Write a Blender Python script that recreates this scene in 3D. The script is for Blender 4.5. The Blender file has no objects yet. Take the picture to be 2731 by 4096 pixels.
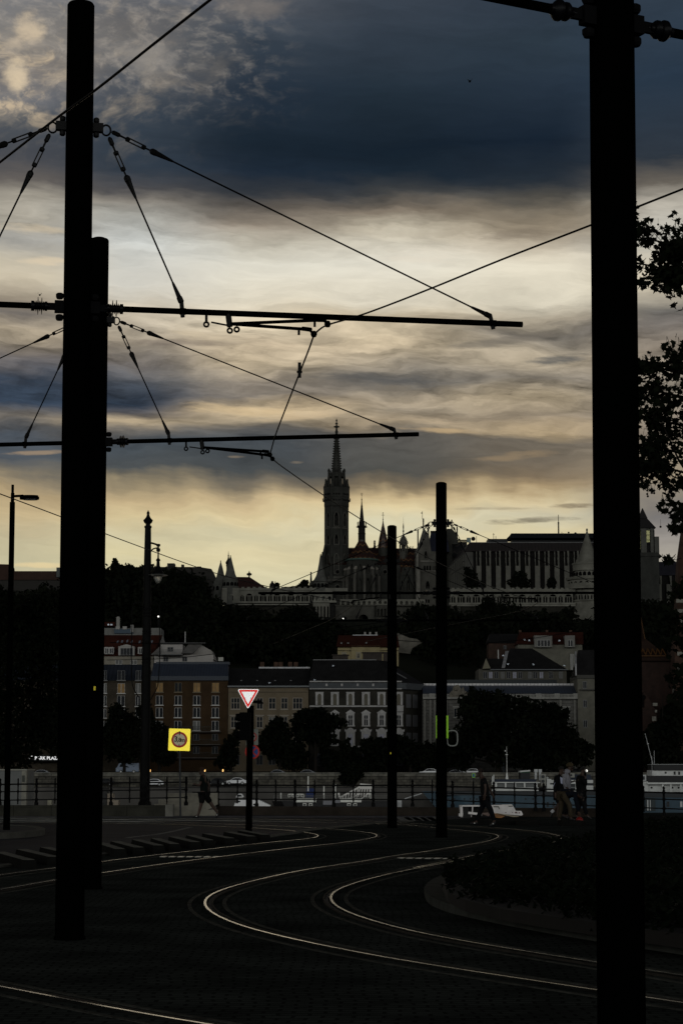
import bpy, bmesh, math, random
from mathutils import Vector, Matrix, noise as mnoise
R = math.radians
random.seed(7)
scene = bpy.context.scene
COL = scene.collection

# ------------------------------------------------------------------ camera and measuring helpers
FPX, CX, CY, CAMZ = 8193.0, 1365.5, 2048.0, 1.6
PITCH = math.atan((3090 - 2048) / FPX)
cp, sp = math.cos(PITCH), math.sin(PITCH)
cam_d = bpy.data.cameras.new('camera')
cam_d.sensor_fit = 'VERTICAL'; cam_d.sensor_height = 36.0; cam_d.sensor_width = 24.0
cam_d.lens = 72.0; cam_d.clip_start = 0.5; cam_d.clip_end = 5000
cam = bpy.data.objects.new('camera', cam_d); COL.objects.link(cam)
cam.location = (0, 0, CAMZ); cam.rotation_euler = (math.pi / 2 + PITCH, 0, 0)
scene.camera = cam

def ray(px, py):
    x = (px - CX) / FPX; u = (CY - py) / FPX
    return Vector((x, cp - u * sp, u * cp + sp))
def at(px, py, Y):
    d = ray(px, py); return Vector((0, 0, CAMZ)) + d * (Y / d.y)
def onz(px, py, z=0.0):
    d = ray(px, py); return Vector((0, 0, CAMZ)) + d * ((z - CAMZ) / d.z)
class Fac:
    """a facade plane at depth Y: real-world metres for measured photo positions"""
    def __init__(s, Y, pref=2800): s.Y = Y; s.pref = pref
    def X(s, px): return at(px, s.pref, s.Y).x
    def Z(s, py): return at(CX, py, s.Y).z

# ------------------------------------------------------------------ materials
def lin(c):
    c = c / 255.0
    return c / 12.92 if c <= 0.04045 else ((c + 0.055) / 1.055) ** 2.4
def srgb(r, g, b): return (lin(r), lin(g), lin(b), 1)
MATS = {}
def mat(name, col, rough=0.75, metal=0.0, var=0.0, vs=1.5, bump=0.0, bs=12.0, spec=0.35, emit=None, es=1.0, stretch=(1, 1, 1)):
    if name in MATS: return MATS[name]
    m = bpy.data.materials.new(name); m.use_nodes = True
    nt = m.node_tree; b = nt.nodes['Principled BSDF']
    c = (col[0], col[1], col[2], 1)
    b.inputs['Base Color'].default_value = c
    b.inputs['Roughness'].default_value = rough
    b.inputs['Metallic'].default_value = metal
    b.inputs['Specular IOR Level'].default_value = spec
    if emit:
        b.inputs['Emission Color'].default_value = (emit[0], emit[1], emit[2], 1)
        b.inputs['Emission Strength'].default_value = es
    if var or bump:
        tc = nt.nodes.new('ShaderNodeTexCoord'); mp = nt.nodes.new('ShaderNodeMapping')
        mp.inputs['Scale'].default_value = stretch
        nt.links.new(tc.outputs['Object'], mp.inputs['Vector'])
    if var:
        n = nt.nodes.new('ShaderNodeTexNoise'); n.inputs['Scale'].default_value = vs; n.inputs['Detail'].default_value = 6; n.inputs['Roughness'].default_value = 0.65
        nt.links.new(mp.outputs[0], n.inputs['Vector'])
        mr = nt.nodes.new('ShaderNodeMapRange'); mr.inputs['From Min'].default_value = 0.3; mr.inputs['From Max'].default_value = 0.7
        mr.inputs['To Min'].default_value = 1 - var; mr.inputs['To Max'].default_value = 1 + var
        nt.links.new(n.outputs[0], mr.inputs['Value'])
        mx = nt.nodes.new('ShaderNodeVectorMath'); mx.operation = 'SCALE'
        mx.inputs[0].default_value = c[:3]
        nt.links.new(mr.outputs[0], mx.inputs['Scale'])
        nt.links.new(mx.outputs[0], b.inputs['Base Color'])
    if bump:
        n2 = nt.nodes.new('ShaderNodeTexNoise'); n2.inputs['Scale'].default_value = bs; n2.inputs['Detail'].default_value = 5
        nt.links.new(mp.outputs[0], n2.inputs['Vector'])
        bp = nt.nodes.new('ShaderNodeBump'); bp.inputs['Strength'].default_value = bump; bp.inputs['Distance'].default_value = 0.05
        nt.links.new(n2.outputs[0], bp.inputs['Height']); nt.links.new(bp.outputs[0], b.inputs['Normal'])
    MATS[name] = m
    return m
def brickmat(name, c1, c2, mortar, scale, bw=0.5, bh=0.25, ms=0.02, rough=0.85, bump=0.4, var=0.3, axes='XZ', dist=0.02, spec=0.3):
    if name in MATS: return MATS[name]
    m = bpy.data.materials.new(name); m.use_nodes = True
    nt = m.node_tree; b = nt.nodes['Principled BSDF']; b.inputs['Roughness'].default_value = rough
    b.inputs['Specular IOR Level'].default_value = spec
    tc = nt.nodes.new('ShaderNodeTexCoord'); s = nt.nodes.new('ShaderNodeSeparateXYZ'); k = nt.nodes.new('ShaderNodeCombineXYZ')
    nt.links.new(tc.outputs['Object'], s.inputs[0])
    nt.links.new(s.outputs[axes[0]], k.inputs['X']); nt.links.new(s.outputs[axes[1]], k.inputs['Y'])
    # a little wobble so that courses are not ruler straight
    nw = nt.nodes.new('ShaderNodeTexNoise'); nw.inputs['Scale'].default_value = 0.8; nt.links.new(tc.outputs['Object'], nw.inputs['Vector'])
    va = nt.nodes.new('ShaderNodeVectorMath'); va.operation = 'MULTIPLY_ADD'
    nt.links.new(nw.outputs['Color'], va.inputs[0]); va.inputs[1].default_value = (0.25, 0.25, 0); nt.links.new(k.outputs[0], va.inputs[2])
    t = nt.nodes.new('ShaderNodeTexBrick'); t.inputs['Scale'].default_value = scale
    t.inputs['Brick Width'].default_value = bw; t.inputs['Row Height'].default_value = bh; t.inputs['Mortar Size'].default_value = ms
    t.inputs['Color1'].default_value = (*c1, 1); t.inputs['Color2'].default_value = (*c2, 1); t.inputs['Mortar'].default_value = (*mortar, 1)
    nt.links.new(va.outputs[0], t.inputs['Vector'])
    n = nt.nodes.new('ShaderNodeTexNoise'); n.inputs['Scale'].default_value = 0.9; n.inputs['Detail'].default_value = 7
    nt.links.new(tc.outputs['Object'], n.inputs['Vector'])
    mr = nt.nodes.new('ShaderNodeMapRange'); mr.inputs['From Min'].default_value = 0.3; mr.inputs['From Max'].default_value = 0.7
    mr.inputs['To Min'].default_value = 1 - var; mr.inputs['To Max'].default_value = 1 + var
    nt.links.new(n.outputs[0], mr.inputs[0])
    mx = nt.nodes.new('ShaderNodeVectorMath'); mx.operation = 'SCALE'
    nt.links.new(t.outputs['Color'], mx.inputs[0]); nt.links.new(mr.outputs[0], mx.inputs['Scale'])
    nt.links.new(mx.outputs[0], b.inputs['Base Color'])
    if bump:
        bp = nt.nodes.new('ShaderNodeBump'); bp.inputs['Strength'].default_value = bump; bp.inputs['Distance'].default_value = dist; bp.invert = True
        nt.links.new(t.outputs['Fac'], bp.inputs['Height']); nt.links.new(bp.outputs[0], b.inputs['Normal'])
    MATS[name] = m
    return m
def zigmat(name, base, a, b_, c_, period, rowh):
    """glazed roof tiles laid in zigzag bands (object X and Z)"""
    if name in MATS: return MATS[name]
    m = bpy.data.materials.new(name); m.use_nodes = True
    nt = m.node_tree; bs = nt.nodes['Principled BSDF']; bs.inputs['Roughness'].default_value = 0.45
    tc = nt.nodes.new('ShaderNodeTexCoord'); s = nt.nodes.new('ShaderNodeSeparateXYZ'); nt.links.new(tc.outputs['Object'], s.inputs[0])
    def M(op, x, y=None, z=None):
        n = nt.nodes.new('ShaderNodeMath'); n.operation = op
        for i, v in enumerate((x, y, z)):
            if v is None: continue
            if isinstance(v, (int, float)): n.inputs[i].default_value = v
            else: nt.links.new(v, n.inputs[i])
        return n.outputs[0]
    tri = M('PINGPONG', s.outputs['X'], period / 2)
    zz = M('DIVIDE', M('ADD', s.outputs['Z'], M('MULTIPLY', tri, 1.0)), rowh)
    fr = M('FRACT', zz)
    r = nt.nodes.new('ShaderNodeValToRGB'); r.color_ramp.interpolation = 'CONSTANT'
    e = r.color_ramp.elements; e[0].position = 0; e[0].color = (*base, 1); e[1].position = 0.30; e[1].color = (*a, 1)
    for p_, cc in ((0.45, base), (0.62, b_), (0.76, c_), (0.88, base)):
        q = e.new(p_); q.color = (*cc, 1)
    nt.links.new(fr, r.inputs[0]); nt.links.new(r.outputs[0], bs.inputs['Base Color'])
    MATS[name] = m
    return m
def seammat(name, c, period, rough=0.4, metal=0.3, dark=0.6, axis='X'):
    """standing-seam sheet metal"""
    if name in MATS: return MATS[name]
    m = bpy.data.materials.new(name); m.use_nodes = True
    nt = m.node_tree; bs = nt.nodes['Principled BSDF']; bs.inputs['Roughness'].default_value = rough; bs.inputs['Metallic'].default_value = metal
    tc = nt.nodes.new('ShaderNodeTexCoord'); s = nt.nodes.new('ShaderNodeSeparateXYZ'); nt.links.new(tc.outputs['Object'], s.inputs[0])
    d = nt.nodes.new('ShaderNodeMath'); d.operation = 'PINGPONG'; nt.links.new(s.outputs[axis], d.inputs[0]); d.inputs[1].default_value = period / 2
    r = nt.nodes.new('ShaderNodeMapRange'); r.inputs['From Max'].default_value = period * 0.22; r.inputs['To Min'].default_value = dark
    nt.links.new(d.outputs[0], r.inputs[0])
    n = nt.nodes.new('ShaderNodeTexNoise'); n.inputs['Scale'].default_value = 0.6; n.inputs['Detail'].default_value = 6; nt.links.new(tc.outputs['Object'], n.inputs[0])
    mm = nt.nodes.new('ShaderNodeMath'); mm.operation = 'MULTIPLY_ADD'; nt.links.new(n.outputs[0], mm.inputs[0]); mm.inputs[1].default_value = 0.6; mm.inputs[2].default_value = 0.7
    m2 = nt.nodes.new('ShaderNodeMath'); m2.operation = 'MULTIPLY'; nt.links.new(mm.outputs[0], m2.inputs[0]); nt.links.new(r.outputs[0], m2.inputs[1])
    v = nt.nodes.new('ShaderNodeVectorMath'); v.operation = 'SCALE'; v.inputs[0].default_value = c; nt.links.new(m2.outputs[0], v.inputs['Scale'])
    nt.links.new(v.outputs[0], bs.inputs['Base Color'])
    MATS[name] = m
    return m
def leafmat(name, c1, c2, scale=0.6):
    if name in MATS: return MATS[name]
    m = bpy.data.materials.new(name); m.use_nodes = True
    nt = m.node_tree; b = nt.nodes['Principled BSDF']; b.inputs['Roughness'].default_value = 0.8; b.inputs['Specular IOR Level'].default_value = 0.04
    tc = nt.nodes.new('ShaderNodeTexCoord'); n = nt.nodes.new('ShaderNodeTexNoise'); n.inputs['Scale'].default_value = scale; n.inputs['Detail'].default_value = 4
    nt.links.new(tc.outputs['Object'], n.inputs[0])
    r = nt.nodes.new('ShaderNodeValToRGB'); e = r.color_ramp.elements; e[0].position = 0.35; e[0].color = (*c1, 1); e[1].position = 0.65; e[1].color = (*c2, 1)
    nt.links.new(n.outputs[0], r.inputs[0]); nt.links.new(r.outputs[0], b.inputs['Base Color'])
    MATS[name] = m
    return m

# ------------------------------------------------------------------ mesh building
ORG = {}
class MB:
    def __init__(s): s.v = []; s.f = []
    def quad(s, *p):
        i = len(s.v); s.v += [Vector(q) for q in p]; s.f.append(tuple(range(i, i + len(p)))); return s
    def box(s, x0, x1, y0, y1, z0, z1):
        if x0 > x1: x0, x1 = x1, x0
        if y0 > y1: y0, y1 = y1, y0
        if z0 > z1: z0, z1 = z1, z0
        i = len(s.v)
        s.v += [Vector(q) for q in ((x0,y0,z0),(x1,y0,z0),(x1,y1,z0),(x0,y1,z0),(x0,y0,z1),(x1,y0,z1),(x1,y1,z1),(x0,y1,z1))]
        for q in ((0,3,2,1),(4,5,6,7),(0,1,5,4),(1,2,6,5),(2,3,7,6),(3,0,4,7)): s.f.append(tuple(i + k for k in q))
        return s
    def hexa(s, p):
        """eight corners: four at the bottom, four on top"""
        i = len(s.v); s.v += [Vector(q) for q in p]
        for q in ((0,3,2,1),(4,5,6,7),(0,1,5,4),(1,2,6,5),(2,3,7,6),(3,0,4,7)): s.f.append(tuple(i + k for k in q))
        return s
    def bar(s, p, q, w, h=None, up=(0, 0, 1)):
        p = Vector(p); q = Vector(q); h = h or w; d = (q - p).normalized()
        u = Vector(up); a = d.cross(u)
        if a.length < 1e-4: a = d.cross(Vector((0, 1, 0)))
        a.normalize(); b = a.cross(d).normalized(); a = a * w / 2; b = b * h / 2
        return s.hexa([p - a - b, p + a - b, q + a - b, q - a - b, p - a + b, p + a + b, q + a + b, q - a + b])
    def prism(s, pts, y0, y1):
        """outline (x, z) pushed from y0 back to y1"""
        n = len(pts); i = len(s.v)
        ar = sum(pts[k][0] * pts[(k + 1) % n][1] - pts[(k + 1) % n][0] * pts[k][1] for k in range(n))
        if ar < 0: pts = pts[::-1]
        s.v += [Vector((x, y0, z)) for x, z in pts] + [Vector((x, y1, z)) for x, z in pts]
        s.f.append(tuple(range(i, i + n))); s.f.append(tuple(range(i + 2 * n - 1, i + n - 1, -1)))
        for k in range(n):
            k2 = (k + 1) % n; s.f.append((i + k, i + n + k, i + n + k2, i + k2))
        return s
    def slab(s, pts, z0, z1):
        """outline (x, y) raised from z0 to z1"""
        n = len(pts); i = len(s.v)
        ar = sum(pts[k][0] * pts[(k + 1) % n][1] - pts[(k + 1) % n][0] * pts[k][1] for k in range(n))
        if ar < 0: pts = pts[::-1]
        s.v += [Vector((x, y, z0)) for x, y in pts] + [Vector((x, y, z1)) for x, y in pts]
        s.f.append(tuple(range(i + n - 1, i - 1, -1))); s.f.append(tuple(range(i + n, i + 2 * n)))
        for k in range(n):
            k2 = (k + 1) % n; s.f.append((i + k, i + k2, i + n + k2, i + n + k))
        return s
    def rev(s, p, d, prof, n=12, a0=0.0):
        """profile (distance along d, radius) turned about the axis p + t*d"""
        p = Vector(p); d = Vector(d).normalized()
        u = Vector((1, 0, 0)) if abs(d.z) > 0.9 else Vector((0, 0, 1))
        a = (u - d * u.dot(d)).normalized(); b = d.cross(a)
        i = len(s.v)
        for t, r in prof:
            for k in range(n):
                g = a0 + 2 * math.pi * k / n
                s.v.append(p + d * t + (a * math.cos(g) + b * math.sin(g)) * r)
        m = len(prof)
        for j in range(m - 1):
            for k in range(n):
                k2 = (k + 1) % n
                s.f.append((i + j*n + k, i + j*n + k2, i + (j+1)*n + k2, i + (j+1)*n + k))
        s.f.append(tuple(i + k for k in range(n - 1, -1, -1))); s.f.append(tuple(i + (m-1)*n + k for k in range(n)))
        return s
    def lathe(s, x, y, prof, n=12, a0=0.0):
        """profile (z, radius)"""
        return s.rev((x, y, 0), (0, 0, 1), prof, n, a0)
    def cyl(s, p, q, r, r2=None, n=10):
        p = Vector(p); q = Vector(q); L = (q - p).length
        return s.rev(p, q - p, [(0, r), (L, r if r2 is None else r2)], n)
    def tube(s, pts, r, n=8, closed=False):
        pts = [Vector(p) for p in pts]; m = len(pts); i = len(s.v); prev = None
        for k in range(m):
            if closed: t = pts[(k + 1) % m] - pts[k - 1]
            else: t = pts[min(k + 1, m - 1)] - pts[max(k - 1, 0)]
            t.normalize()
            if prev is None:
                u = Vector((0, 0, 1)) if abs(t.z) < 0.9 else Vector((1, 0, 0))
                a = (u - t * u.dot(t)).normalized()
            else: a = (prev - t * prev.dot(t)).normalized()
            prev = a; b = t.cross(a)
            rr = r[k] if isinstance(r, (list, tuple)) else r
            for j in range(n):
                g = 2 * math.pi * j / n; s.v.append(pts[k] + (a * math.cos(g) + b * math.sin(g)) * rr)
        for k in range(m if closed else m - 1):
            k1 = (k + 1) % m
            for j in range(n):
                j2 = (j + 1) % n; s.f.append((i + k*n + j, i + k*n + j2, i + k1*n + j2, i + k1*n + j))
        if not closed:
            s.f.append(tuple(i + j for j in range(n - 1, -1, -1))); s.f.append(tuple(i + (m-1)*n + j for j in range(n)))
        return s
    def ball(s, c, r, n=10, m=6, sq=(1, 1, 1)):
        c = Vector(c); prof = [(-math.cos(math.pi * k / m), math.sin(math.pi * k / m)) for k in range(m + 1)]
        i = len(s.v)
        s.rev((0, 0, 0), (0, 0, 1), [(t * r, max(q * r, 1e-4)) for t, q in prof], n)
        for k in range(i, len(s.v)):
            v = s.v[k]; s.v[k] = Vector((v.x * sq[0], v.y * sq[1], v.z * sq[2])) + c
        return s
    def add(s, o):
        i = len(s.v); s.v += o.v; s.f += [tuple(i + k for k in f) for f in o.f]; return s
    def build(s, name, m, parent=None, smooth=False, org=None, mats=None):
        o_ = Vector(ORG.get(parent.name, (0, 0, 0))) if parent else Vector(org or (0, 0, 0))
        me = bpy.data.meshes.new(name)
        me.from_pydata([tuple(v - o_) for v in s.v], [], s.f)
        me.materials.append(m)
        if smooth:
            for p in me.polygons: p.use_smooth = True
            try: me.set_sharp_from_angle(angle=R(40))
            except Exception: pass
        me.update()
        ob = bpy.data.objects.new(name, me); COL.objects.link(ob)
        if parent: ob.parent = parent
        else: ob.location = o_
        ORG[ob.name] = o_
        return ob

def tag(o, label=None, cat=None, group=None, kind=None):
    if label: o['label'] = label
    if cat: o['category'] = cat
    if group: o['group'] = group
    if kind: o['kind'] = kind
    return o
def thing(name, label, cat, loc=(0, 0, 0), group=None):
    o = bpy.data.objects.new(name, None); COL.objects.link(o)
    o.empty_display_size = 0.3
    o.location = loc; ORG[o.name] = Vector(loc)
    return tag(o, label, cat, group)
def copy_tree(o, parent=None):
    c = o.copy(); COL.objects.link(c)
    if parent: c.parent = parent
    for ch in list(o.children): copy_tree(ch, c)
    return c
def catmull(pts, k=8):
    pts = [Vector(p) for p in pts]; out = []
    n = len(pts)
    for i in range(n - 1):
        p0 = pts[max(i - 1, 0)]; p1 = pts[i]; p2 = pts[i + 1]; p3 = pts[min(i + 2, n - 1)]
        # centripetal-ish tangents
        d1 = (p2 - p1).length
        m1 = (p2 - p0) * (d1 / max((p2 - p1).length + (p1 - p0).length, 1e-6)) if i > 0 else (p2 - p1)
        m2 = (p3 - p1) * (d1 / max((p3 - p2).length + (p2 - p1).length, 1e-6)) if i < n - 2 else (p2 - p1)
        for j in range(k):
            t = j / k; t2 = t * t; t3 = t2 * t
            out.append(p1 * (2*t3 - 3*t2 + 1) + m1 * (t3 - 2*t2 + t) + p2 * (-2*t3 + 3*t2) + m2 * (t3 - t2))
    out.append(pts[-1]); return out

def arc_pts(x0, x1, zs, rise, n=8, pointed=False):
    """points of an arch from (x0, zs) up and over to (x1, zs)"""
    out = []; c = (x0 + x1) / 2; h = (x1 - x0) / 2
    for k in range(n + 1):
        a = math.pi * (1 - k / n); x = c + h * math.cos(a)
        if pointed:
            t = 1 - abs(x - c) / h; z = zs + rise * math.sqrt(max(0, 1 - (1 - t) ** 2)) * (0.75 + 0.25 * t)
        else: z = zs + rise * math.sin(a)
        out.append((x, z))
    return out
def arcade(mb, x0, x1, n, zb, zs, zt, y0, y1, pw, pointed=False, widths=None):
    """a wall strip with n real arched openings between piers"""
    bays = widths or [1] * n; tot = sum(bays); x = x0
    for k, b in enumerate(bays):
        w = (x1 - x0) * b / tot; a = x + pw / 2; c = x + w - pw / 2
        rise = min((c - a) / 2 * (1.5 if pointed else 1.0), (zt - zs) * 0.9)
        pts = [(x, zt), (x, zb), (a, zb)] + arc_pts(a, c, zs, rise, 8, pointed) + [(c, zb), (x + w, zb), (x + w, zt)]
        mb.prism(pts, y0, y1); x += w
    return mb
# ------------------------------------------------------------------ world: dusk sky built from angles (azimuth, elevation)
world = bpy.data.worlds.new('World'); scene.world = world; world.use_nodes = True
wt = world.node_tree; wn = wt.nodes; wl = wt.links
bg = wn['Background']; bg.inputs['Strength'].default_value = 1.0
def wset(n, i, v):
    if v is None: return
    if isinstance(v, (int, float)): n.inputs[i].default_value = v
    elif isinstance(v, tuple): n.inputs[i].default_value = v
    else: wl.new(v, n.inputs[i])
def M(op, a, b=None, c=None):
    n = wn.new('ShaderNodeMath'); n.operation = op
    for i, v in enumerate((a, b, c)): wset(n, i, v)
    return n.outputs[0]
def SS(v, a, b, lo=0.0, hi=1.0):
    n = wn.new('ShaderNodeMapRange'); n.interpolation_type = 'SMOOTHSTEP'
    wset(n, 0, v); n.inputs[1].default_value = a; n.inputs[2].default_value = b; n.inputs[3].default_value = lo; n.inputs[4].default_value = hi
    return n.outputs[0]
def MIX(f, a, b, mode='MIX'):
    n = wn.new('ShaderNodeMix'); n.data_type = 'RGBA'; n.blend_type = mode; n.clamp_factor = True
    wset(n, 0, f); wset(n, 6, a); wset(n, 7, b); return n.outputs[2]
def XYZ(x, y, z):
    n = wn.new('ShaderNodeCombineXYZ'); wset(n, 0, x); wset(n, 1, y); wset(n, 2, z); return n.outputs[0]
def NO(v, scale, detail=5, rough=0.55, dist=0.0):
    n = wn.new('ShaderNodeTexNoise'); wset(n, 'Vector', v); n.inputs['Scale'].default_value = scale
    n.inputs['Detail'].default_value = detail; n.inputs['Roughness'].default_value = rough; n.inputs['Distortion'].default_value = dist
    return n.outputs[0]
def RAMP(f, stops, interp='LINEAR'):
    n = wn.new('ShaderNodeValToRGB'); cr = n.color_ramp; cr.interpolation = interp
    stops = sorted(stops); e = cr.elements
    e[0].position = stops[0][0]; e[0].color = stops[0][1]; e[1].position = stops[-1][0]; e[1].color = stops[-1][1]
    for p, c in stops[1:-1]:
        q = e.new(p); q.color = c
    wset(n, 0, f); return n.outputs[0]
geo = wn.new('ShaderNodeTexCoord'); sep = wn.new('ShaderNodeSeparateXYZ'); wl.new(geo.outputs['Generated'], sep.inputs[0])
dx, dy, dz = sep.outputs
AZ = M('MULTIPLY', M('ARCTAN2', dx, dy), 180 / math.pi)                 # degrees, 0 straight ahead (west)
EL = M('MULTIPLY', M('ARCSINE', dz), 180 / math.pi)
def el_of(y):                                                            # elevation of a measured height in the sky
    return math.degrees(PITCH + math.atan((2048 - y * 1.7417) / FPX))
EMAX = 26.0
def stops(t): return [(max(0, min(1, el_of(y) / EMAX)), srgb(*c)) for y, c in t]
cA = [(-60,(100,104,112)),(0,(112,115,122)),(100,(128,124,120)),(180,(116,112,110)),(240,(104,106,112)),(290,(72,78,86)),(380,(68,71,78)),(430,(92,88,86)),(460,(150,145,135)),(520,(168,163,152)),(565,(158,157,153)),(610,(190,182,165)),(650,(198,188,168)),(700,(150,140,125)),(735,(104,99,95)),(780,(162,150,131)),(830,(105,100,98)),(880,(50,62,78)),(930,(50,63,80)),(968,(108,103,97)),(1000,(70,78,88)),(1060,(74,81,89)),(1090,(110,105,95)),(1140,(172,153,120)),(1200,(190,172,136)),(1250,(186,176,146)),(1300,(190,184,154)),(1360,(186,180,154))]
cB = [(-60,(86,90,98)),(0,(95,98,105)),(60,(98,97,98)),(140,(102,102,104)),(200,(74,79,87)),(280,(52,62,74)),(400,(46,56,68)),(440,(75,75,78)),(470,(130,125,118)),(510,(165,165,160)),(560,(193,196,194)),(650,(206,204,196)),(715,(198,188,170)),(790,(150,140,125)),(835,(108,104,102)),(872,(65,72,82)),(920,(44,57,74)),(948,(80,79,82)),(975,(168,152,126)),(1000,(108,104,99)),(1030,(62,71,80)),(1080,(74,79,82)),(1105,(130,120,100)),(1150,(192,172,135)),(1190,(208,192,152)),(1240,(200,192,160)),(1280,(208,198,160)),(1340,(196,191,162))]
cC = [(-60,(80,84,92)),(0,(80,84,92)),(60,(66,74,85)),(100,(50,60,72)),(200,(34,46,60)),(330,(22,34,46)),(400,(26,38,52)),(440,(50,55,62)),(480,(92,87,82)),(520,(142,132,120)),(555,(182,177,164)),(600,(215,212,200)),(680,(216,209,192)),(740,(206,193,169)),(790,(182,167,144)),(840,(186,171,146)),(880,(130,122,112)),(905,(120,113,105)),(935,(190,170,138)),(965,(150,138,118)),(990,(85,85,85)),(1020,(62,69,76)),(1080,(68,73,76)),(1110,(112,105,93)),(1150,(196,176,139)),(1185,(212,196,156)),(1225,(204,197,166)),(1270,(214,203,166)),(1340,(206,200,168))]
cD = [(-60,(52,61,72)),(0,(55,64,76)),(100,(45,55,67)),(200,(34,46,58)),(340,(18,30,42)),(400,(24,36,48)),(450,(62,64,66)),(490,(122,112,100)),(530,(182,174,157)),(600,(222,218,205)),(690,(212,205,188)),(730,(190,178,155)),(790,(186,171,146)),(850,(140,132,120)),(880,(86,86,86)),(910,(150,138,120)),(940,(140,130,115)),(970,(156,141,119)),(1000,(86,85,83)),(1080,(76,77,75)),(1110,(122,110,91)),(1135,(192,172,134)),(1165,(214,198,158)),(1205,(205,200,172)),(1250,(213,203,168)),(1340,(202,198,170))]
cE = [(-60,(44,53,66)),(0,(45,55,68)),(100,(42,54,66)),(200,(36,48,62)),(340,(20,32,46)),(420,(35,44,54)),(460,(78,76,72)),(500,(130,120,105)),(530,(152,140,122)),(560,(186,176,159)),(620,(225,218,200)),(690,(215,208,190)),(740,(165,155,138)),(770,(120,115,108)),(830,(172,160,140)),(870,(125,118,108)),(920,(176,161,136)),(960,(142,130,114)),(990,(174,155,125)),(1010,(106,99,89)),(1060,(110,101,89)),(1100,(126,111,91)),(1125,(162,142,110)),(1150,(205,190,155)),(1190,(196,190,166)),(1225,(208,196,160)),(1340,(200,194,165))]
cF = [(-60,(46,58,72)),(0,(48,60,74)),(200,(38,52,68)),(380,(44,52,62)),(430,(95,90,84)),(480,(170,165,155)),(560,(182,180,172)),(650,(200,190,170)),(720,(102,100,97)),(760,(112,107,103)),(820,(140,130,118)),(900,(150,142,130)),(1000,(140,130,118)),(1100,(150,138,118)),(1180,(112,110,110)),(1250,(150,145,140)),(1340,(170,165,150))]
# wind-drawn warping of the cloud layers
wv = XYZ(M('MULTIPLY', AZ, 0.22), M('MULTIPLY_ADD', AZ, 0.06, M('MULTIPLY', EL, 0.75)), 3.1)
w1 = M('SUBTRACT', NO(wv, 1.0, 5, 0.55, 0.2), 0.5)
fall = NO(XYZ(M('MULTIPLY_ADD', EL, 0.12, M('MULTIPLY', AZ, 0.62)), M('MULTIPLY', EL, 0.30), 9.0), 1.0, 3, 0.5)
fallm = M('MULTIPLY', SS(EL, 6.4, 7.2), SS(EL, 9.3, 8.2))                # rain curtains under the low bank
w2 = M('SUBTRACT', NO(XYZ(M('MULTIPLY', AZ, 0.4), M('MULTIPLY_ADD', AZ, 0.1, M('MULTIPLY', EL, 2.0)), 1.7), 1.0, 6, 0.6, 0.2), 0.5)
ELW = M('ADD', M('ADD', EL, M('MULTIPLY', w1, 1.1)), M('ADD', M('MULTIPLY', M('SUBTRACT', fall, 0.5), M('MULTIPLY', fallm, 0.9)), M('MULTIPLY', w2, 0.45)))
ef = M('DIVIDE', ELW, EMAX)
AZW = M('ADD', AZ, M('MULTIPLY', M('SUBTRACT', NO(XYZ(M('MULTIPLY', AZ, 0.3), M('MULTIPLY', EL, 0.5), 5.5), 1.0, 4), 0.5), 3.0))
def az_of(x): return math.degrees(math.atan((x * 1.7417 - CX) / FPX / cp))
cols = [(40, cA), (290, cB), (600, cC), (900, cD), (1250, cE), (1530, cF)]
front = RAMP(ef, stops(cA))
for (xa, _), (xb, tb) in zip(cols[:-1], cols[1:]):
    front = MIX(SS(AZW, az_of(xa), az_of(xb)), front, RAMP(ef, stops(tb)))
# streaks of thin cloud
sv = XYZ(M('MULTIPLY', AZW, 0.26), M('MULTIPLY_ADD', AZ, 0.16, M('MULTIPLY', ELW, 2.3)), 0.4)
st = NO(sv, 1.0, 7, 0.60, 0.2)
sv2 = XYZ(M('MULTIPLY', AZW, 0.9), M('MULTIPLY_ADD', AZ, -0.3, M('MULTIPLY', ELW, 4.2)), 7.7)
st2 = NO(sv2, 1.0, 5, 0.55, 0.2)
amp = RAMP(M('DIVIDE', EL, EMAX), [(max(0, el_of(y) / EMAX), (a, a, a, 1)) for y, a in
      ((1340, .10), (1150, .14), (1060, .22), (1000, .55), (880, .75), (760, .6), (700, .22), (620, .10), (540, .35), (470, .35), (420, .16), (250, .08), (-60, .2))])
mul = M('ADD', 1.0, M('MULTIPLY', amp, M('ADD', M('MULTIPLY', M('SUBTRACT', st, 0.5), 3.3), M('MULTIPLY', M('SUBTRACT', st2, 0.5), 1.7))))
mul = M('MAXIMUM', mul, 0.35)
vm = wn.new('ShaderNodeVectorMath'); vm.operation = 'SCALE'; wl.new(front, vm.inputs[0]); wl.new(mul, vm.inputs['Scale'])
front = vm.outputs[0]
# broken altocumulus, upper left
pv = XYZ(M('MULTIPLY', AZW, 0.62), M('MULTIPLY_ADD', AZ, -0.25, M('MULTIPLY', EL, 0.95)), 2.2)
pn = NO(pv, 1.0, 8, 0.6, 0.1)
pm = M('MULTIPLY', SS(AZ, -2.0, -7.4), SS(EL, 16.4, 18.6))
front = MIX(M('MULTIPLY', M('MULTIPLY', SS(pn, 0.46, 0.80), pm), 0.55), front, srgb(206, 188, 162))
pn3 = NO(XYZ(M('MULTIPLY', AZW, 0.6), M('MULTIPLY', EL, 0.8), 6.4), 1.0, 6, 0.6, 0.4)
front = MIX(M('MULTIPLY', M('MULTIPLY', SS(pn3, 0.48, 0.62), M('MULTIPLY', SS(AZ, -7.2, -8.6), SS(EL, 17.3, 18.4))), 0.8), front, srgb(205, 185, 156))
pn2 = NO(XYZ(M('MULTIPLY', AZW, 2.0), M('MULTIPLY', EL, 3.2), 4.2), 1.0, 5, 0.6)
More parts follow.
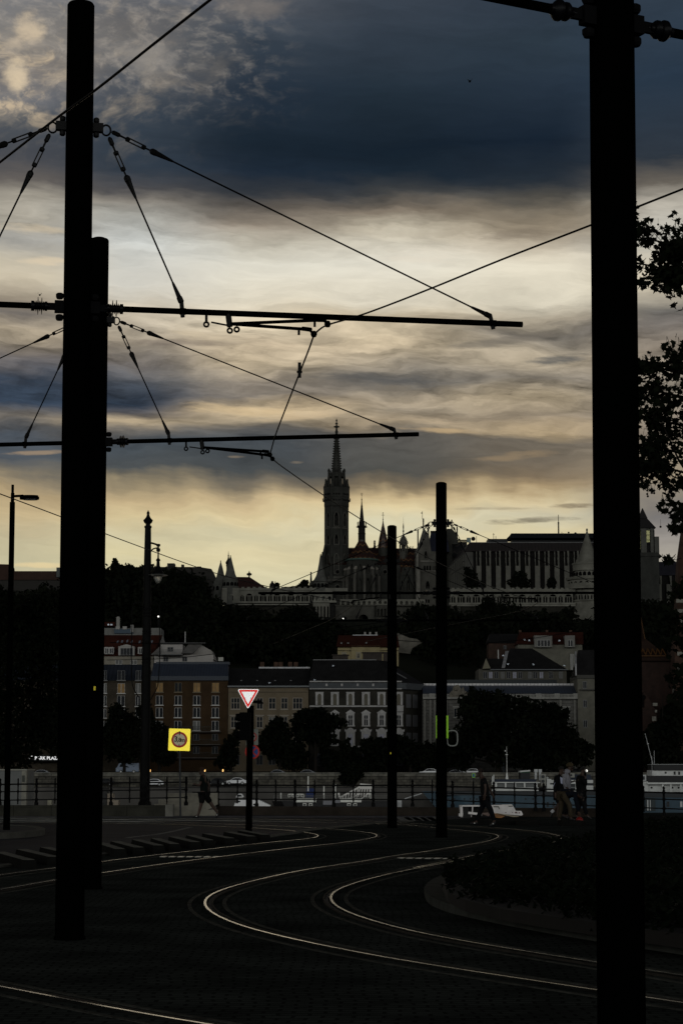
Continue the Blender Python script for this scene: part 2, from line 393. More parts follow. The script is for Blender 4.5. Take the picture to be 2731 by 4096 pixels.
front = MIX(M('MULTIPLY', M('MULTIPLY', SS(pn2, 0.42, 0.8), M('MULTIPLY', SS(AZ, -0.5, -4.5), SS(EL, 17.6, 19.4))), 0.40), front, srgb(190, 180, 168))
# single clouds that stand out
bn = M('SUBTRACT', NO(XYZ(M('MULTIPLY', AZ, 0.9), M('MULTIPLY', EL, 1.5), 12.0), 1.0, 5, 0.62), 0.5)
bn2 = M('SUBTRACT', NO(XYZ(M('MULTIPLY', AZ, 0.8), M('MULTIPLY_ADD', AZ, 0.25, M('MULTIPLY', EL, 4.5)), 15.0), 1.0, 6, 0.62), 0.5)
def BLOB(x, y, rx, ry, c, k, streak=False, tilt=0.0):
    global front
    a0, e0 = az_of(x), el_of(y); ra = rx * .0122; re = ry * .0122
    u = M('DIVIDE', M('SUBTRACT', AZ, a0), ra); v = M('DIVIDE', M('SUBTRACT', M('SUBTRACT', EL, e0), M('MULTIPLY', M('SUBTRACT', AZ, a0), tilt)), re)
    d = M('ADD', M('ADD', M('MULTIPLY', u, u), M('MULTIPLY', v, v)), M('MULTIPLY', bn2 if streak else bn, 4.5))
    front = MIX(M('MULTIPLY', SS(d, 1.5, -0.3), k), front, srgb(*c))
BLOB(45, 85, 40, 34, (206, 188, 162), .8); BLOB(16, 192, 34, 36, (212, 194, 166), .85); BLOB(8, 125, 26, 22, (196, 180, 158), .6); BLOB(330, 140, 60, 40, (140, 136, 132), .6); BLOB(560, 20, 90, 30, (118, 112, 108), .6)
BLOB(90, 612, 70, 9, (214, 198, 172), .7, True); BLOB(60, 540, 80, 12, (205, 190, 165), .6, True); BLOB(80, 1048, 75, 5, (150, 132, 112), .8, True, .06)
BLOB(990, 585, 110, 22, (222, 214, 198), .6, True); BLOB(470, 775, 80, 10, (205, 190, 165), .7, True, -.15); BLOB(420, 790, 120, 9, (112, 102, 95), .5, True)
BLOB(850, 868, 130, 14, (84, 84, 84), .8, True, -.05); BLOB(1290, 830, 70, 12, (84, 86, 88), .8, True, .08); BLOB(1180, 785, 130, 12, (112, 106, 98), .7, True, .1); BLOB(1210, 545, 110, 16, (118, 108, 96), .6, True)
BLOB(560, 945, 130, 12, (205, 182, 145), .75, True, -.08); BLOB(700, 955, 90, 10, (200, 178, 145), .6, True, .1); BLOB(1020, 990, 90, 6, (190, 165, 128), .7, True, -.06); BLOB(1190, 1050, 90, 9, (140, 122, 98), .7, True, .08)
BLOB(545, 1050, 20, 3.5, (128, 116, 100), .9); BLOB(680, 1062, 16, 3.5, (112, 104, 94), .8)
BLOB(1215, 1198, 90, 7, (105, 98, 86), .8, True, .03); BLOB(1120, 1170, 90, 4, (150, 138, 116), .7, True); BLOB(1320, 1165, 50, 6, (112, 100, 84), .8, True); BLOB(110, 1303, 70, 6, (226, 205, 158), .7)
vt_ = wn.new('ShaderNodeVectorMath'); vt_.operation = 'MULTIPLY'; wl.new(front, vt_.inputs[0]); vt_.inputs[1].default_value = (1.06, 1.05, 1.02); front = vt_.outputs[0]
# the rest of the dome: dark bank overhead, bright low eastern band added to light facades and signs
topd = MIX(SS(EL, 23.0, 36.0), front, (0.009, 0.011, 0.014, 1))
east = RAMP(M('DIVIDE', EL, 90.0), [(0.0, (.004, .004, .005, 1)), (.052, (.006, .006, .008, 1)), (.07, (1.45, 1.48, 1.42, 1)), (.12, (2.36, 2.42, 2.32, 1)), (.17, (1.44, 1.47, 1.44, 1)), (.22, (.10, .10, .115, 1)), (.36, (.020, .023, .028, 1)), (1.0, (.009, .011, .014, 1))])
en = NO(XYZ(M('MULTIPLY', dx, 3.0), M('MULTIPLY', dz, 9.0), M('MULTIPLY', dy, 2.0)), 1.0, 6, 0.6)
ve = wn.new('ShaderNodeVectorMath'); ve.operation = 'SCALE'; wl.new(east, ve.inputs[0]); wl.new(M('ADD', 0.55, M('MULTIPLY', en, 0.9)), ve.inputs['Scale'])
AAZ = M('ABSOLUTE', AZ)
side = RAMP(M('DIVIDE', EL, 90.0), [(0.0, (.05, .05, .05, 1)), (.1, (.14, .13, .12, 1)), (.2, (.035, .036, .04, 1)), (.4, (.012, .014, .018, 1)), (1.0, (.009, .011, .014, 1))])
sky = MIX(SS(AAZ, 20.0, 60.0), topd, side)
sky = MIX(SS(AAZ, 95.0, 130.0), sky, ve.outputs[0])
sky = MIX(SS(EL, 0.0, -1.0), sky, (0.004, 0.004, 0.004, 1))
# the clear air above the clouds, after sunset glow
nis = wn.new('ShaderNodeTexSky'); nis.sky_type = 'NISHITA'; nis.sun_disc = False
nis.sun_elevation = R(3.0); nis.sun_rotation = R(-4.0)
sky = MIX(0.0002, sky, nis.outputs[0], 'ADD')
wl.new(sky, bg.inputs['Color'])
world.cycles.sampling_method = 'MANUAL'; world.cycles.sample_map_resolution = 1024
sun_d = bpy.data.lights.new('sun', 'SUN'); sun_d.energy = 0.06; sun_d.angle = R(15); sun_d.color = (1, 0.82, 0.6)
sun = bpy.data.objects.new('sun', sun_d); COL.objects.link(sun)
sun.rotation_euler = Vector((math.sin(R(-4)), math.cos(R(-4)), math.tan(R(3.0)))).to_track_quat('Z', 'Y').to_euler()
vs_ = scene.view_settings
vs_.view_transform = 'Standard'; vs_.look = 'None'; vs_.gamma = 1; vs_.exposure = 0; vs_.use_curve_mapping = False
scene.render.engine = 'CYCLES'
scene.cycles.use_denoising = True
scene.cycles.max_bounces = 5; scene.cycles.diffuse_bounces = 2; scene.cycles.glossy_bounces = 3
# ------------------------------------------------------------------ ground, road, water
cobble = brickmat('cobblestone setts', (.042,.046,.041), (.032,.035,.031), (.018,.019,.017), 1.0, bw=0.20, bh=0.125, ms=0.014, rough=.85, bump=.8, var=.4, axes='XY', spec=0.0)
asphalt = mat('asphalt', (.027,.027,.032), rough=.7, var=.3, vs=.5, bump=.35, bs=60, spec=.02)
pale_stone = mat('kerb granite', (.085,.083,.072), rough=.8, var=.3, vs=3, bump=.2, bs=30, spec=.03)
dark_stone = mat('dark kerb stone', (.032,.026,.021), rough=.85, var=.4, vs=1.5, bump=.3, bs=10, spec=.02)
white_line = mat('worn white road paint', (.16,.16,.15), rough=.85, var=.6, vs=4, spec=.02)
g = MB(); QY = 83.0
g.slab([(-160, -60), (160, -60), (160, QY), (-160, QY)], -0.6, 0.0)
ground = tag(g.build('ground', cobble), kind='structure')
# asphalt carriageway between the tram loop and the river parapet
edge = [(-700,3520),(0,3467),(120,3452),(405,3420),(590,3396),(800,3375),(988,3361),(1080,3346),(1194,3331),(1230,3322),(1460,3298),(1560,3288),(1640,3285)]
ep = catmull([onz(x, y, 0.004) for x, y in edge], 6)
far = [Vector((6.5, 76.4, .004)), Vector((-60, 76.4, .004)), Vector((-60, 30, .004))]
r = MB(); r.slab([(p.x, p.y) for p in ep + far], 0.0, 0.004)
tag(r.build('road', asphalt), kind='structure')
def ribbon(mb, pts, w, z0, z1):
    n = len(pts); L = []; Rr = []
    for k in range(n):
        t = pts[min(k + 1, n - 1)] - pts[max(k - 1, 0)]; t.z = 0; t.normalize(); s = Vector((-t.y, t.x, 0))
        L.append(pts[k] + s * w / 2); Rr.append(pts[k] - s * w / 2)
    for k in range(n - 1):
        a, b, c, d = L[k], Rr[k], Rr[k + 1], L[k + 1]
        mb.hexa([(a.x, a.y, z0), (b.x, b.y, z0), (c.x, c.y, z0), (d.x, d.y, z0), (a.x, a.y, z1), (b.x, b.y, z1), (c.x, c.y, z1), (d.x, d.y, z1)])
k = MB(); ribbon(k, ep, 0.26, -0.05, 0.035)
tag(k.build('kerb', pale_stone), kind='structure')
for pts in ([(513,3350),(640,3335),(765,3308)], [(430,3372),(300,3392),(60,3420)]):
    m = MB(); ribbon(m, catmull([onz(x, y, .008) for x, y in pts], 6), 0.14, .004, .008)
    tag(m.build('road_marking', white_line), kind='structure')
# light strip of paving along the parapet
m = MB(); m.slab([(-40, 74.2), (6.0, 74.2), (6.0, 76.6), (-40, 76.6)], .004, .03)
tag(m.build('pavement', mat('pavement slabs', (.060,.057,.062), rough=.7, var=.25, vs=1.2, bump=.2, bs=20, spec=.08)), kind='structure')
# traffic island round the modern lamp
isl = [onz(x, y, 0) for x, y in ((-150,3345),(-60,3324),(30,3320),(100,3323),(150,3331),(162,3340),(130,3347),(50,3354),(-60,3358))]
isl = catmull(isl + [isl[0]], 5)[:-1]
m = MB(); m.slab([(p.x, p.y) for p in isl], 0.0, .13)
tag(m.build('island_pavement', mat('island paving', (.05,.05,.05), spec=.03, rough=.8, var=.3, vs=2)), kind='structure')
m = MB(); ribbon(m, [Vector(p) for p in isl] + [isl[0]], .24, 0.0, .15)
tag(m.build('island_kerb', pale_stone), kind='structure')
# river, quay wall on this side
wm = mat('river water', (.010,.014,.016), rough=.18, bump=.5, bs=1.2, stretch=(.5, 1.4, 1), spec=.5)
m = MB(); m.quad((-900, QY, -5.6), (900, QY, -5.6), (900, 394, -5.6), (-900, 394, -5.6))
tag(m.build('water', wm), kind='structure')
m = MB(); m.box(-160, 160, QY, QY + .6, -8, -0.02)
tag(m.build('quay_wall', dark_stone), 'rough stone quay wall dropping from the tram square to the river', 'wall')

# ------------------------------------------------------------------ tram rails
railm = mat('polished rail steel', (.24,.245,.225), rough=.24, metal=1.0, var=.6, vs=2.5)
railside = mat('rusty rail flank', (.035,.031,.026), rough=.8, var=.3, vs=6, spec=.02)
groovem = mat('dark rail groove', (.008,.008,.008), rough=.9)  # near-black strip along the slot beside the rail head
joint = mat('rail bedding mortar', (.05,.05,.043), rough=.85, var=.6, vs=5, bump=.4, bs=25, spec=.01)
def z3(l): return [(1500 + x * .7851, 3200 + y * .7853) for x, y in l]
def z2(l): return [(700 + x * .7653, 3200 + y * .7652) for x, y in l]
def z1(l): return [(0 + x * .7653, 3200 + y * .7652) for x, y in l]
railA = z3([(1900,960),(1568,905),(1375,877),(1122,838),(800,787),(500,738),(200,682)]) + z2([(1100,660),(950,615),(870,580),(822,548),(808,515),(825,490),(870,465),(950,437),(1100,397),(1250,365),(1400,338),(1568,305)]) + z3([(150,360),(300,330),(440,300),(600,270),(750,250),(870,230),(930,212),(950,200),(938,186),(895,176),(800,161),(620,145),(400,133),(120,119)]) + z2([(1100,117),(800,109),(460,103)]) + z1([(1000,100),(530,97),(280,95),(-200,92)])
railB = z3([(1900,1098),(1568,1047),(1380,1020),(1128,982),(750,925),(400,870)]) + z2([(1200,855),(900,797),(700,757),(500,710),(350,670),(230,620),(170,582),(151,550),(165,517),(220,485),(330,450),(480,412),(640,378),(800,352),(1000,323),(1150,297),(1350,268),(1568,233)]) + z3([(200,278),(400,243),(520,225),(590,209),(622,196),(630,187),(605,177),(540,168),(450,158),(375,151)]) + z2([(1150,130),(900,122),(600,115)]) + z1([(1000,108),(530,104),(280,102),(-200,99)])
railC = z1([(-250,434),(0,398),(278,363),(528,328),(840,290),(1050,267),(1250,243),(1450,222)]) + z2([(720,204),(748,195),(750,189),(728,180),(640,168),(500,155),(380,148),(200,141)]) + z1([(900,130),(530,124),(280,121),(-200,118)])
railD = z1([(-250,512),(0,476),(278,427),(524,389),(840,342),(1140,303),(1560,252)]) + z2([(820,234),(950,217),(1030,203),(1056,194),(1050,184),(1010,174),(800,153),(600,143),(450,135),(200,128)]) + z1([(900,118),(530,114),(280,112),(-200,110)])
railE = z1([(-300,930),(0,988),(300,1045),(600,1108),(950,1168),(1250,1215)])
def offset_line(pts, d):
    out = []; n = len(pts)
    for k in range(n):
        t = pts[min(k + 1, n - 1)] - pts[max(k - 1, 0)]; t.z = 0; t.normalize(); out.append(pts[k] + Vector((-t.y, t.x, 0)) * d)
    return out
def smooth(pts, it=3):
    for _ in range(it):
        pts = [pts[0]] + [pts[k] * .5 + (pts[k - 1] + pts[k + 1]) * .25 for k in range(1, len(pts) - 1)] + [pts[-1]]
    return pts
def resample(pts, step):
    out = [pts[0].copy()]; acc = 0
    for a, b in zip(pts[:-1], pts[1:]):
        L = (b - a).length
        while acc + L >= step:
            t = (step - acc) / L; a = a + (b - a) * t; out.append(a.copy()); L = (b - a).length; acc = 0
        acc += L
    out.append(pts[-1].copy()); return out
def tram_rail(px, root, lip):
    p = [onz(x, y, 0) for x, y in px]
    p = smooth(resample(catmull(p, 6), .45), 5)
    m = MB(); ribbon(m, p, .030, -.08, .022); rail = m.build('rail', railm, root)
    m = MB(); ribbon(m, offset_line(p, lip * .056), .040, -.1, .006); m.build('groove', groovem, rail)
    m = MB(); ribbon(m, offset_line(p, lip * .090), .022, -.08, .018); m.build('guard_lip', railside, rail)
    for d in (-.19, .235):
        m = MB(); ribbon(m, offset_line(p, lip * d), .05, -.1, .007); m.build('bedding_strip', joint, rail)
t1 = thing('tram_track', 'S-shaped tram track with polished grooved rails curving round the planted bed', 'tram track', (0, 30, 0))
tram_rail(railA, t1, 1); tram_rail(railB, t1, -1)
t2 = thing('tram_track', 'tram track curling back in a tight bend beside the row of separator blocks', 'tram track', (0, 40, 0))
tram_rail(railC, t2, 1); tram_rail(railD, t2, -1)
t3 = thing('tram_track', 'single shiny rail crossing the dark setts at the very front', 'tram track', (-2, 13, 0))
tram_rail(railE, t3, 1)
for a, b, lb in (((640,3428),(885,3429),'dotted steel drain grate set between the rails near the separator blocks'), ((1590,3433),(1845,3436),'dotted steel drain grate set between the S-curve rails before the planted bed')):
    A = onz(*a); B = onz(*b); L = (B - A).length; d = (B - A) / L; m = MB(); n = int(L / .16)
    for k in range(n):
        p = A + d * (k + .1) * L / n; q = A + d * (k + .8) * L / n; m.bar(p + Vector((0, 0, .006)), q + Vector((0, 0, .006)), .22, .016)
    tag(m.build('drain_grate', mat('drain grate steel', (.25,.24,.21), rough=.4, metal=.8, var=.2), org=A), lb, 'drain')

# ------------------------------------------------------------------ separator blocks on the road
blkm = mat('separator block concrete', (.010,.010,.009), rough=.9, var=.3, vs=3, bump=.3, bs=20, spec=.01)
blkt = mat('sky-lit block top', (.13,.128,.11), rough=.9, var=.3, vs=3, spec=.02)  # pale tops on near-black sides: light from above put into the colour
bl = [((459,3370),(562,3397)),((540,3362),(646,3390)),((616,3357),(708,3384)),((689,3351),(788,3375)),((757,3344),(845,3368)),((823,3338),(926,3359)),((911,3332),(1010,3351)),((966,3326),(1064,3344)),((405,3378),(475,3400)),
      ((95,3405),(210,3432)),((10,3417),(108,3444)),((190,3397),(300,3422))]
GB = 'separator blocks along the tram kerb'
proto = None
for i, (a, b) in enumerate(bl):
    A = onz(*a, .12); B = onz(*b, .12); A.z = B.z = 0; L = (B - A).length
    if proto is None:
        m = MB(); h = .15; w = .27; l = 3.7
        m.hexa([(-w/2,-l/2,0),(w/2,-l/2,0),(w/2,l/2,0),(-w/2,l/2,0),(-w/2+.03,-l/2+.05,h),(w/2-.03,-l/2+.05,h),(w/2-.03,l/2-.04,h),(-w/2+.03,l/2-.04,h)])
        proto = o = m.build('separator_block', blkm); q = MB(); q.hexa([(-w/2+.04,-l/2+.07,h),(w/2-.04,-l/2+.07,h),(w/2-.04,l/2-.06,h),(-w/2+.04,l/2-.06,h),(-w/2+.05,-l/2+.08,h+.006),(w/2-.05,-l/2+.08,h+.006),(w/2-.05,l/2-.07,h+.006),(-w/2+.05,l/2-.07,h+.006)]); q.build('lit_top', blkt, o)
    else:
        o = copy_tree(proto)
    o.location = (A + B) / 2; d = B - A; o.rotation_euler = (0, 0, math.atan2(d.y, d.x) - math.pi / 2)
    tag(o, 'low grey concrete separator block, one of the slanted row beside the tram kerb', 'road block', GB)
m = MB()
for lb, x0, x1, y, hx in (('long low dark separator block just ahead of the round red object', 2246, 2340, 3304, 14), ('low dark separator block between the walking man and the group', 2066, 2156, 3303, 14), ('low wedge-ended block on the setts by the walking man', 1905, 2052, 3300, 60), ('dark block at the edge of the planted bed near the railing', 2616, 2700, 3288, 10)):
    a = onz(x0, y); b = onz(x1, y); h = 19 / FPX * a.y; e = (b.x - a.x) * hx / (x1 - x0)
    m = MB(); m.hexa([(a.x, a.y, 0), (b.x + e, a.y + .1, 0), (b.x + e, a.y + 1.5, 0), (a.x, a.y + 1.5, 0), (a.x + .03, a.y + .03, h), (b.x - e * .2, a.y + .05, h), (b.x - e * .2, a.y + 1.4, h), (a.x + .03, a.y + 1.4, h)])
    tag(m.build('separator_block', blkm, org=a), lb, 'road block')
# hatched paint behind the far poles
for k, (x0, x1) in enumerate(((1590,1628),(1616,1662),(1650,1690),(1684,1722),(1700,1752),(1745,1780),(1790,1830))):
    a = onz(x0, 3257, .008); b = onz(x1, 3282, .008); w = .45
    if x0 > 1740: a = onz(x0, 3253, .008); b = onz(x1 + 6, 3266, .008)
    m = MB(); m.hexa([(a.x - w/2, a.y, .001), (b.x - w/2, b.y, .001), (b.x + w/2, b.y, .001), (a.x + w/2, a.y, .001), (a.x - w/2, a.y, .008), (b.x - w/2, b.y, .008), (b.x + w/2, b.y, .008), (a.x + w/2, a.y, .008)])
    tag(m.build('road_marking', white_line), kind='structure')

# ------------------------------------------------------------------ planted bed
bedpx = [(1696,3580),(1712,3612),(1760,3638),(1830,3660),(2000,3697),(2200,3735),(2380,3765),(2731,3820),(3000,3858)]
bedf = [(3000,3318),(2731,3312),(2500,3318),(2372,3378),(2230,3400),(2080,3430),(1960,3462),(1840,3500),(1760,3530),(1715,3555)]
bed = [onz(x, y) for x, y in bedpx + bedf]
bs_ = catmull(bed + [bed[0]], 5)[:-1]
m = MB(); m.slab([(p.x, p.y) for p in bs_], 0, .10)
tag(m.build('bed_paving', mat('bed paving granite', (.055,.056,.049), spec=.02, rough=.85, var=.3, vs=4, bump=.35, bs=25)), kind='structure')
inner = [onz(x, y, .1) for x, y in [(1770,3560),(1790,3610),(1860,3645),(2000,3682),(2200,3715),(2380,3742),(2731,3795),(3000,3830),(3000,3325),(2731,3318),(2520,3330),(2372,3400),(2230,3415),(2080,3446),(1960,3480),(1850,3522),(1790,3545)]]
def inpoly(x, y, P):
    c = False; n = len(P)
    for i in range(n):
        a = P[i]; b = P[i - 1]
        if (a.y > y) != (b.y > y) and x < (b.x - a.x) * (y - a.y) / (b.y - a.y) + a.x: c = not c
    return c
rnd = random.Random(3); m = MB(); xs = [p.x for p in inner]; ys = [p.y for p in inner]
n = 0
while n < 26000:
    y = min(ys) + (max(ys) - min(ys)) * rnd.random() ** 1.7; x = rnd.uniform(min(xs), max(xs))
    if not inpoly(x, y, inner): continue
    n += 1
    hh = .34 + .16 * mnoise.noise(Vector((x * .8, y * .8, 0))) + .08 * mnoise.noise(Vector((x * 3, y * 3, 4)))
    z = .1 + hh * rnd.random() ** .45
    a = rnd.uniform(0, 6.28); t = rnd.uniform(-.9, .9); s = rnd.uniform(.035, .075)
    d = Vector((math.cos(a) * math.cos(t), math.sin(a) * math.cos(t), math.sin(t))); u = d.cross(Vector((rnd.uniform(-1, 1), rnd.uniform(-1, 1), 1))).normalized()
    p = Vector((x, y, z)); m.quad(p - d * s, p + u * s * .4, p + d * s, p - u * s * .4)
tag(m.build('ground_cover_shrubs', leafmat('bed shrub leaves', (.0025,.004,.002), (.006,.009,.0045), 2.0)), 'dense low dark shrubs filling the kerbed bed beside the tram curve', 'shrubs', kind='stuff')
sb = MB(); sb.slab([(p.x, p.y) for p in inner], .1, .22)
tag(sb.build('bed_soil', mat('bed soil', (.012,.010,.008), rough=.95, var=.3)), kind='structure')
# ------------------------------------------------------------------ overhead line poles
polem = mat('black pole paint', (.0010,.0012,.0011), rough=.7, var=.2, vs=2, spec=0.0)
ironm = mat('dark galvanised fitting', (.005,.005,.005), rough=.5, metal=.2, spec=.15)
bracem = mat('bracket steel', (.0045,.0045,.005), rough=.7, metal=0.0, spec=.05)
insm = mat('dark glazed insulator', (.003,.003,.004), rough=.4, spec=.12)
cablem = mat('stay cable', (.0018,.0018,.0018), rough=.6, spec=.04)
coppm = mat('contact wire', (.003,.003,.003), rough=.5, spec=.1)
def stay(root, p, q, k=1.0, clamp=True):
    p = Vector(p); q = Vector(q); d = (q - p).normalized()
    u = Vector((0, 0, 1)); a = d.cross(u).normalized(); b = a.cross(d).normalized()
    c = MB()
    L = (q - p).length
    c.cyl(p + d * .62, q - d * .12, .009, n=6)
    cab = c.build('stay_cable', cablem, root)
    f = MB()                                        # clevis, turnbuckle, cone sockets
    f.rev(p, d, [(0, .012), (.02, .024), (.08, .024), (.10, .011), (.16, .010)], 8)
    for s in (-1, 1): f.bar(p + d * .17 + b * s * .018, p + d * .36 + b * s * .018, .010, .013)
    f.rev(p + d * .155, d, [(0, .012), (.01, .027), (.035, .027), (.05, .010)], 8)
    f.rev(p + d * .335, d, [(0, .010), (.01, .027), (.04, .026), (.05, .009), (.11, .009)], 8)
    f.rev(p + d * .43, d, [(0, .018), (.02, .034), (.06, .034), (.07, .030), (.24, .014), (.26, .010)], 8)
    f.build('turnbuckle', ironm, cab)
    e = MB()
    e.rev(q - d * .26, d, [(0, .010), (.02, .014), (.16, .024), (.17, .030), (.22, .030), (.23, .02)], 8)
    e.cyl(q - d * .04 + Vector((0, 0, .02)), q + Vector((0, 0, -.12)), .022, n=8)
    e.build('end_clamp', ironm, cab)
def insulator(root, p, d, kind):
    m = MB()
    if kind == 'bulb':
        m.rev(p, d, [(0, .022), (.04, .022), (.045, .045), (.09, .05), (.10, .075), (.14, .098), (.175, .098), (.20, .07), (.215, .085), (.25, .112), (.29, .112), (.33, .085), (.35, .05), (.40, .036)] and [(t * .48, r * .62) for t, r in [(0, .03), (.04, .03), (.045, .045), (.09, .05), (.10, .075), (.14, .098), (.175, .098), (.20, .07), (.215, .085), (.25, .112), (.29, .112), (.33, .085), (.35, .06), (.40, .052)]], 20)
    else:
        pr = [(0, .018), (.05, .018), (.055, .042), (.10, .042)]
        for i, R_ in enumerate((.042, .075, .048, .078, .048)):
            t = .12 + i * .036; pr += [(t - .012, .032), (t, R_), (t + .008, R_), (t + .018, .032)]
        pr += [(.30, .036), (.30, .045), (.36, .045), (.365, .031)]
        m.rev(p, d, [(t * .52, r * 1.15) for t, r in pr], 16)
    return m.build('insulator', insm, root, smooth=True)
def catenary_pole(label, base, top, arm_px, dia=.28, kind='shed', stays=True, zarm=None, s1=1.06, s2=4.29, L=4.6, zst=None, steady=(1, 1), tag_px=None):
    B = onz(*base); Y = B.y; T = at(*top, Y)
    root = thing('catenary_pole', label, 'tram pole', B, 'overhead line poles')
    ax = T - B
    def axis(z): return B + ax * ((z - B.z) / ax.z)
    m = MB(); prof = [(0, dia/2 + .012), (.03, dia/2 + .012), (.035, dia/2), (ax.length - .02, dia/2 - .002), (ax.length, dia/2 - .014)]
    m.rev(B, ax, prof, 40); m.build('shaft', polem, root, smooth=True)
    m = MB(); m.rev(T - ax.normalized() * .015, ax, [(0, dia/2 - .03), (.02, dia/2 - .03), (.035, dia/2 - .06)], 24); m.build('cap', polem, root)
    za = at(CX, arm_px[0][1], Y).z if zarm is None else zarm
    P0 = onz(*arm_px[0], za); P1 = onz(*arm_px[1], za); d = (P1 - P0); d.z = 0; d.normalize()
    if d.x < 0: d = -d
    C = axis(za); zs = C.z + 1.77 if zst is None else zst
    S = axis(zs); rr = dia / 2
    for sgn in (1, -1):
        dd = d * sgn
        m = MB()
        m.bar(C + dd * (rr - .01), C + dd * (rr + .085), .07, .12)
        m.bar(C + dd * (rr + .08), C + dd * (rr + .20), .03, .07)
        for zz in (-.11, .11): m.rev(C + dd * (rr + .035) + Vector((0, 0, zz - .03)), (0, 0, 1), [(0, .03), (.02, .04), (.05, .04), (.06, .025)], 10)
        m.build('arm_bracket', bracem, root)
        m = MB(); m.cyl(C + dd * (rr + .30), C + dd * L, .031, n=14)
        m.rev(C + dd * L, dd, [(-.01, .026), (.004, .02)], 14)
        if sgn * 0 == 0:
            m.rev(C + dd * s1 - dd * .03, dd, [(0, .036), (.06, .036)], 14); m.rev(C + dd * s2 - dd * .03, dd, [(0, .036), (.06, .036)], 14)
        arm = m.build('cantilever_arm', polem, root, smooth=True)
        insulator(arm, C + dd * (rr + .13), dd, kind)
        if stays:
            m = MB()
            m.bar(S + dd * (rr - .01), S + dd * (rr + .10), .07, .09)
            for zz in (-.075, .075): m.rev(S + dd * (rr + .03) + Vector((0, 0, zz - .025)), (0, 0, 1), [(0, .02), (.01, .03), (.045, .03), (.055, .018)], 10)
            ring = [S + dd * (rr + .13) + dd * .045 * math.cos(t) + Vector((0, 0, -.02 + .055 * math.sin(t))) for t in [2 * math.pi * k / 14 for k in range(14)]]
            m.tube(ring, .010, 6, closed=True)
            m.build('stay_bracket', ironm, root)
            stay(root, S + dd * (rr + .16) + Vector((0, 0, -.09)), C + dd * s1 + Vector((0, 0, .06)))
            stay(root, S + dd * (rr + .185) + Vector((0, 0, -.03)), C + dd * s2 + Vector((0, 0, .06)))
    return dict(root=root, C=C, d=d, S=S, Y=Y, rr=rr)
def steady(P, tips, s0=1.30, drop=.10, sgn=1):
    root = P['root']; C = P['C']; dd = P['d'] * sgn
    h = C + dd * s0 + Vector((0, 0, -drop)); h2 = h + dd * .24 + Vector((0, 0, -.03))
    m = MB(); m.cyl(C + dd * s0, h, .014); m.bar(h + dd * .05, h2, .012, .016)
    for c in (h + Vector((0, 0, -.025)), h2 + Vector((0, 0, -.05)), h2 + dd * .07 + Vector((0, 0, -.035))):
        m.tube([c + dd * .024 * math.cos(t) + Vector((0, 0, .024 * math.sin(t))) for t in [2 * math.pi * k / 12 for k in range(12)]], .011, 6, closed=True)
    m.cyl(C + dd * (s0 + .22), h2 + Vector((0, 0, -.01)), .03)
    m.build('hook_clamp', ironm, root)
    for tip in tips:
        a = h2 + Vector((0, 0, .02)); d = (tip - a).normalized(); e = tip + Vector((0, 0, .05)) - d * .05
        m = MB(); m.cyl(a, e, .017, n=10); m.rev(e - d * .08, d, [(0, .022), (.1, .022)], 10)
        m.cyl(e - d * .12, e - d * .12 + Vector((0, 0, -.07)), .012); m.cyl(e, tip, .013)
        m.rev(tip + Vector((0, 0, -.02)), (0, 0, 1), [(0, .022), (.03, .034), (.06, .02)], 8)
        m.build('steady_arm', polem, root)

P1 = catenary_pole('tall black tram pole nearest on the shadowed setts, its stays and arms against the sky', (279,3758), (325,15), ((437,1229.6),(2082,1293)), zst=at(310, 508, onz(279,3758).y).z)
P2 = catenary_pole('black tram pole standing directly behind the tall front pole, yellow sticker on it', (366,3556), (398,957), ((436,1769),(1678,1738)))
P3 = catenary_pole('black tram pole at the edge of the planted bed, top cut off, bulbous insulators', (2485,4164), (2443,-90), ((1978,5),(2673,142)), kind='bulb', stays=False, zarm=at(2445, 86, 12.62).z, dia=.29)
P4 = catenary_pole('slim black tram pole with bright green bands, in front of the church roofs', (1765,3350), (1764,1932), ((1068,2372),(2358,2371)))
P5 = catenary_pole('slimmest and farthest black tram pole, small yellow mark low on it', (1568,3312), (1567,2104), ((970,2482),(2150,2480)))
ZW = 5.92
steady(P1, [onz(1255,1340,ZW), onz(1310,1300,ZW)])
steady(P2, [onz(1080,1822,ZW), onz(1090,1838,ZW - .02)])
steady(P4, [onz(1407,2412,ZW)], sgn=-1); steady(P4, [onz(2146,2404,ZW)], sgn=1)
# wires
def wire(px, label, z=ZW, r=.009, ext=None):
    p = [onz(x, y, z) for x, y in px]
    if ext: p = [p[0] + (p[0] - p[1]).normalized() * ext[0]] + p + [p[-1] + (p[-1] - p[-2]).normalized() * ext[1]]
    m = MB(); m.tube(smooth(catmull(p, 5), 2), r, 6)
    return tag(m.build('contact_wire', coppm, org=p[0]), label, 'overhead wire')
w1_ = wire([(2731,755),(2350,905),(2000,1040),(1720,1155),(1440,1262),(1310,1299),(1275,1320),(1255,1343),(1240,1385),(1195,1500),(1140,1640),(1100,1745),(1085,1800),(1080,1818),(1090,1836),(1150,1882),(1300,1985),(1540,2137),(1741,2246),(1960,2346),(2100,2394),(2146,2404),(2150,2412),(2074,2446),(1900,2480)], 'contact wire following the S-curve from over the plane tree past the church tower', ext=(6, 10))
wire([(840,0),(620,172),(377,365),(250,455),(0,650)], 'contact wire slanting across the sky behind the tall front pole', ext=(8, 8))
wire([(0,1975),(240,2065),(430,2138),(850,2290),(1045,2340),(1221,2378),(1407,2412),(1414,2420),(1324,2479),(1250,2510)], 'contact wire passing behind the old lantern towards the far poles', ext=(8, 8))
pB = onz(1198,1484,ZW); m = MB(); m.bar(pB + Vector((0, 0, -.07)), pB + Vector((0, 0, .09)), .035, .06); m.cyl(pB, pB + Vector((0, 0, -.02)), .03)
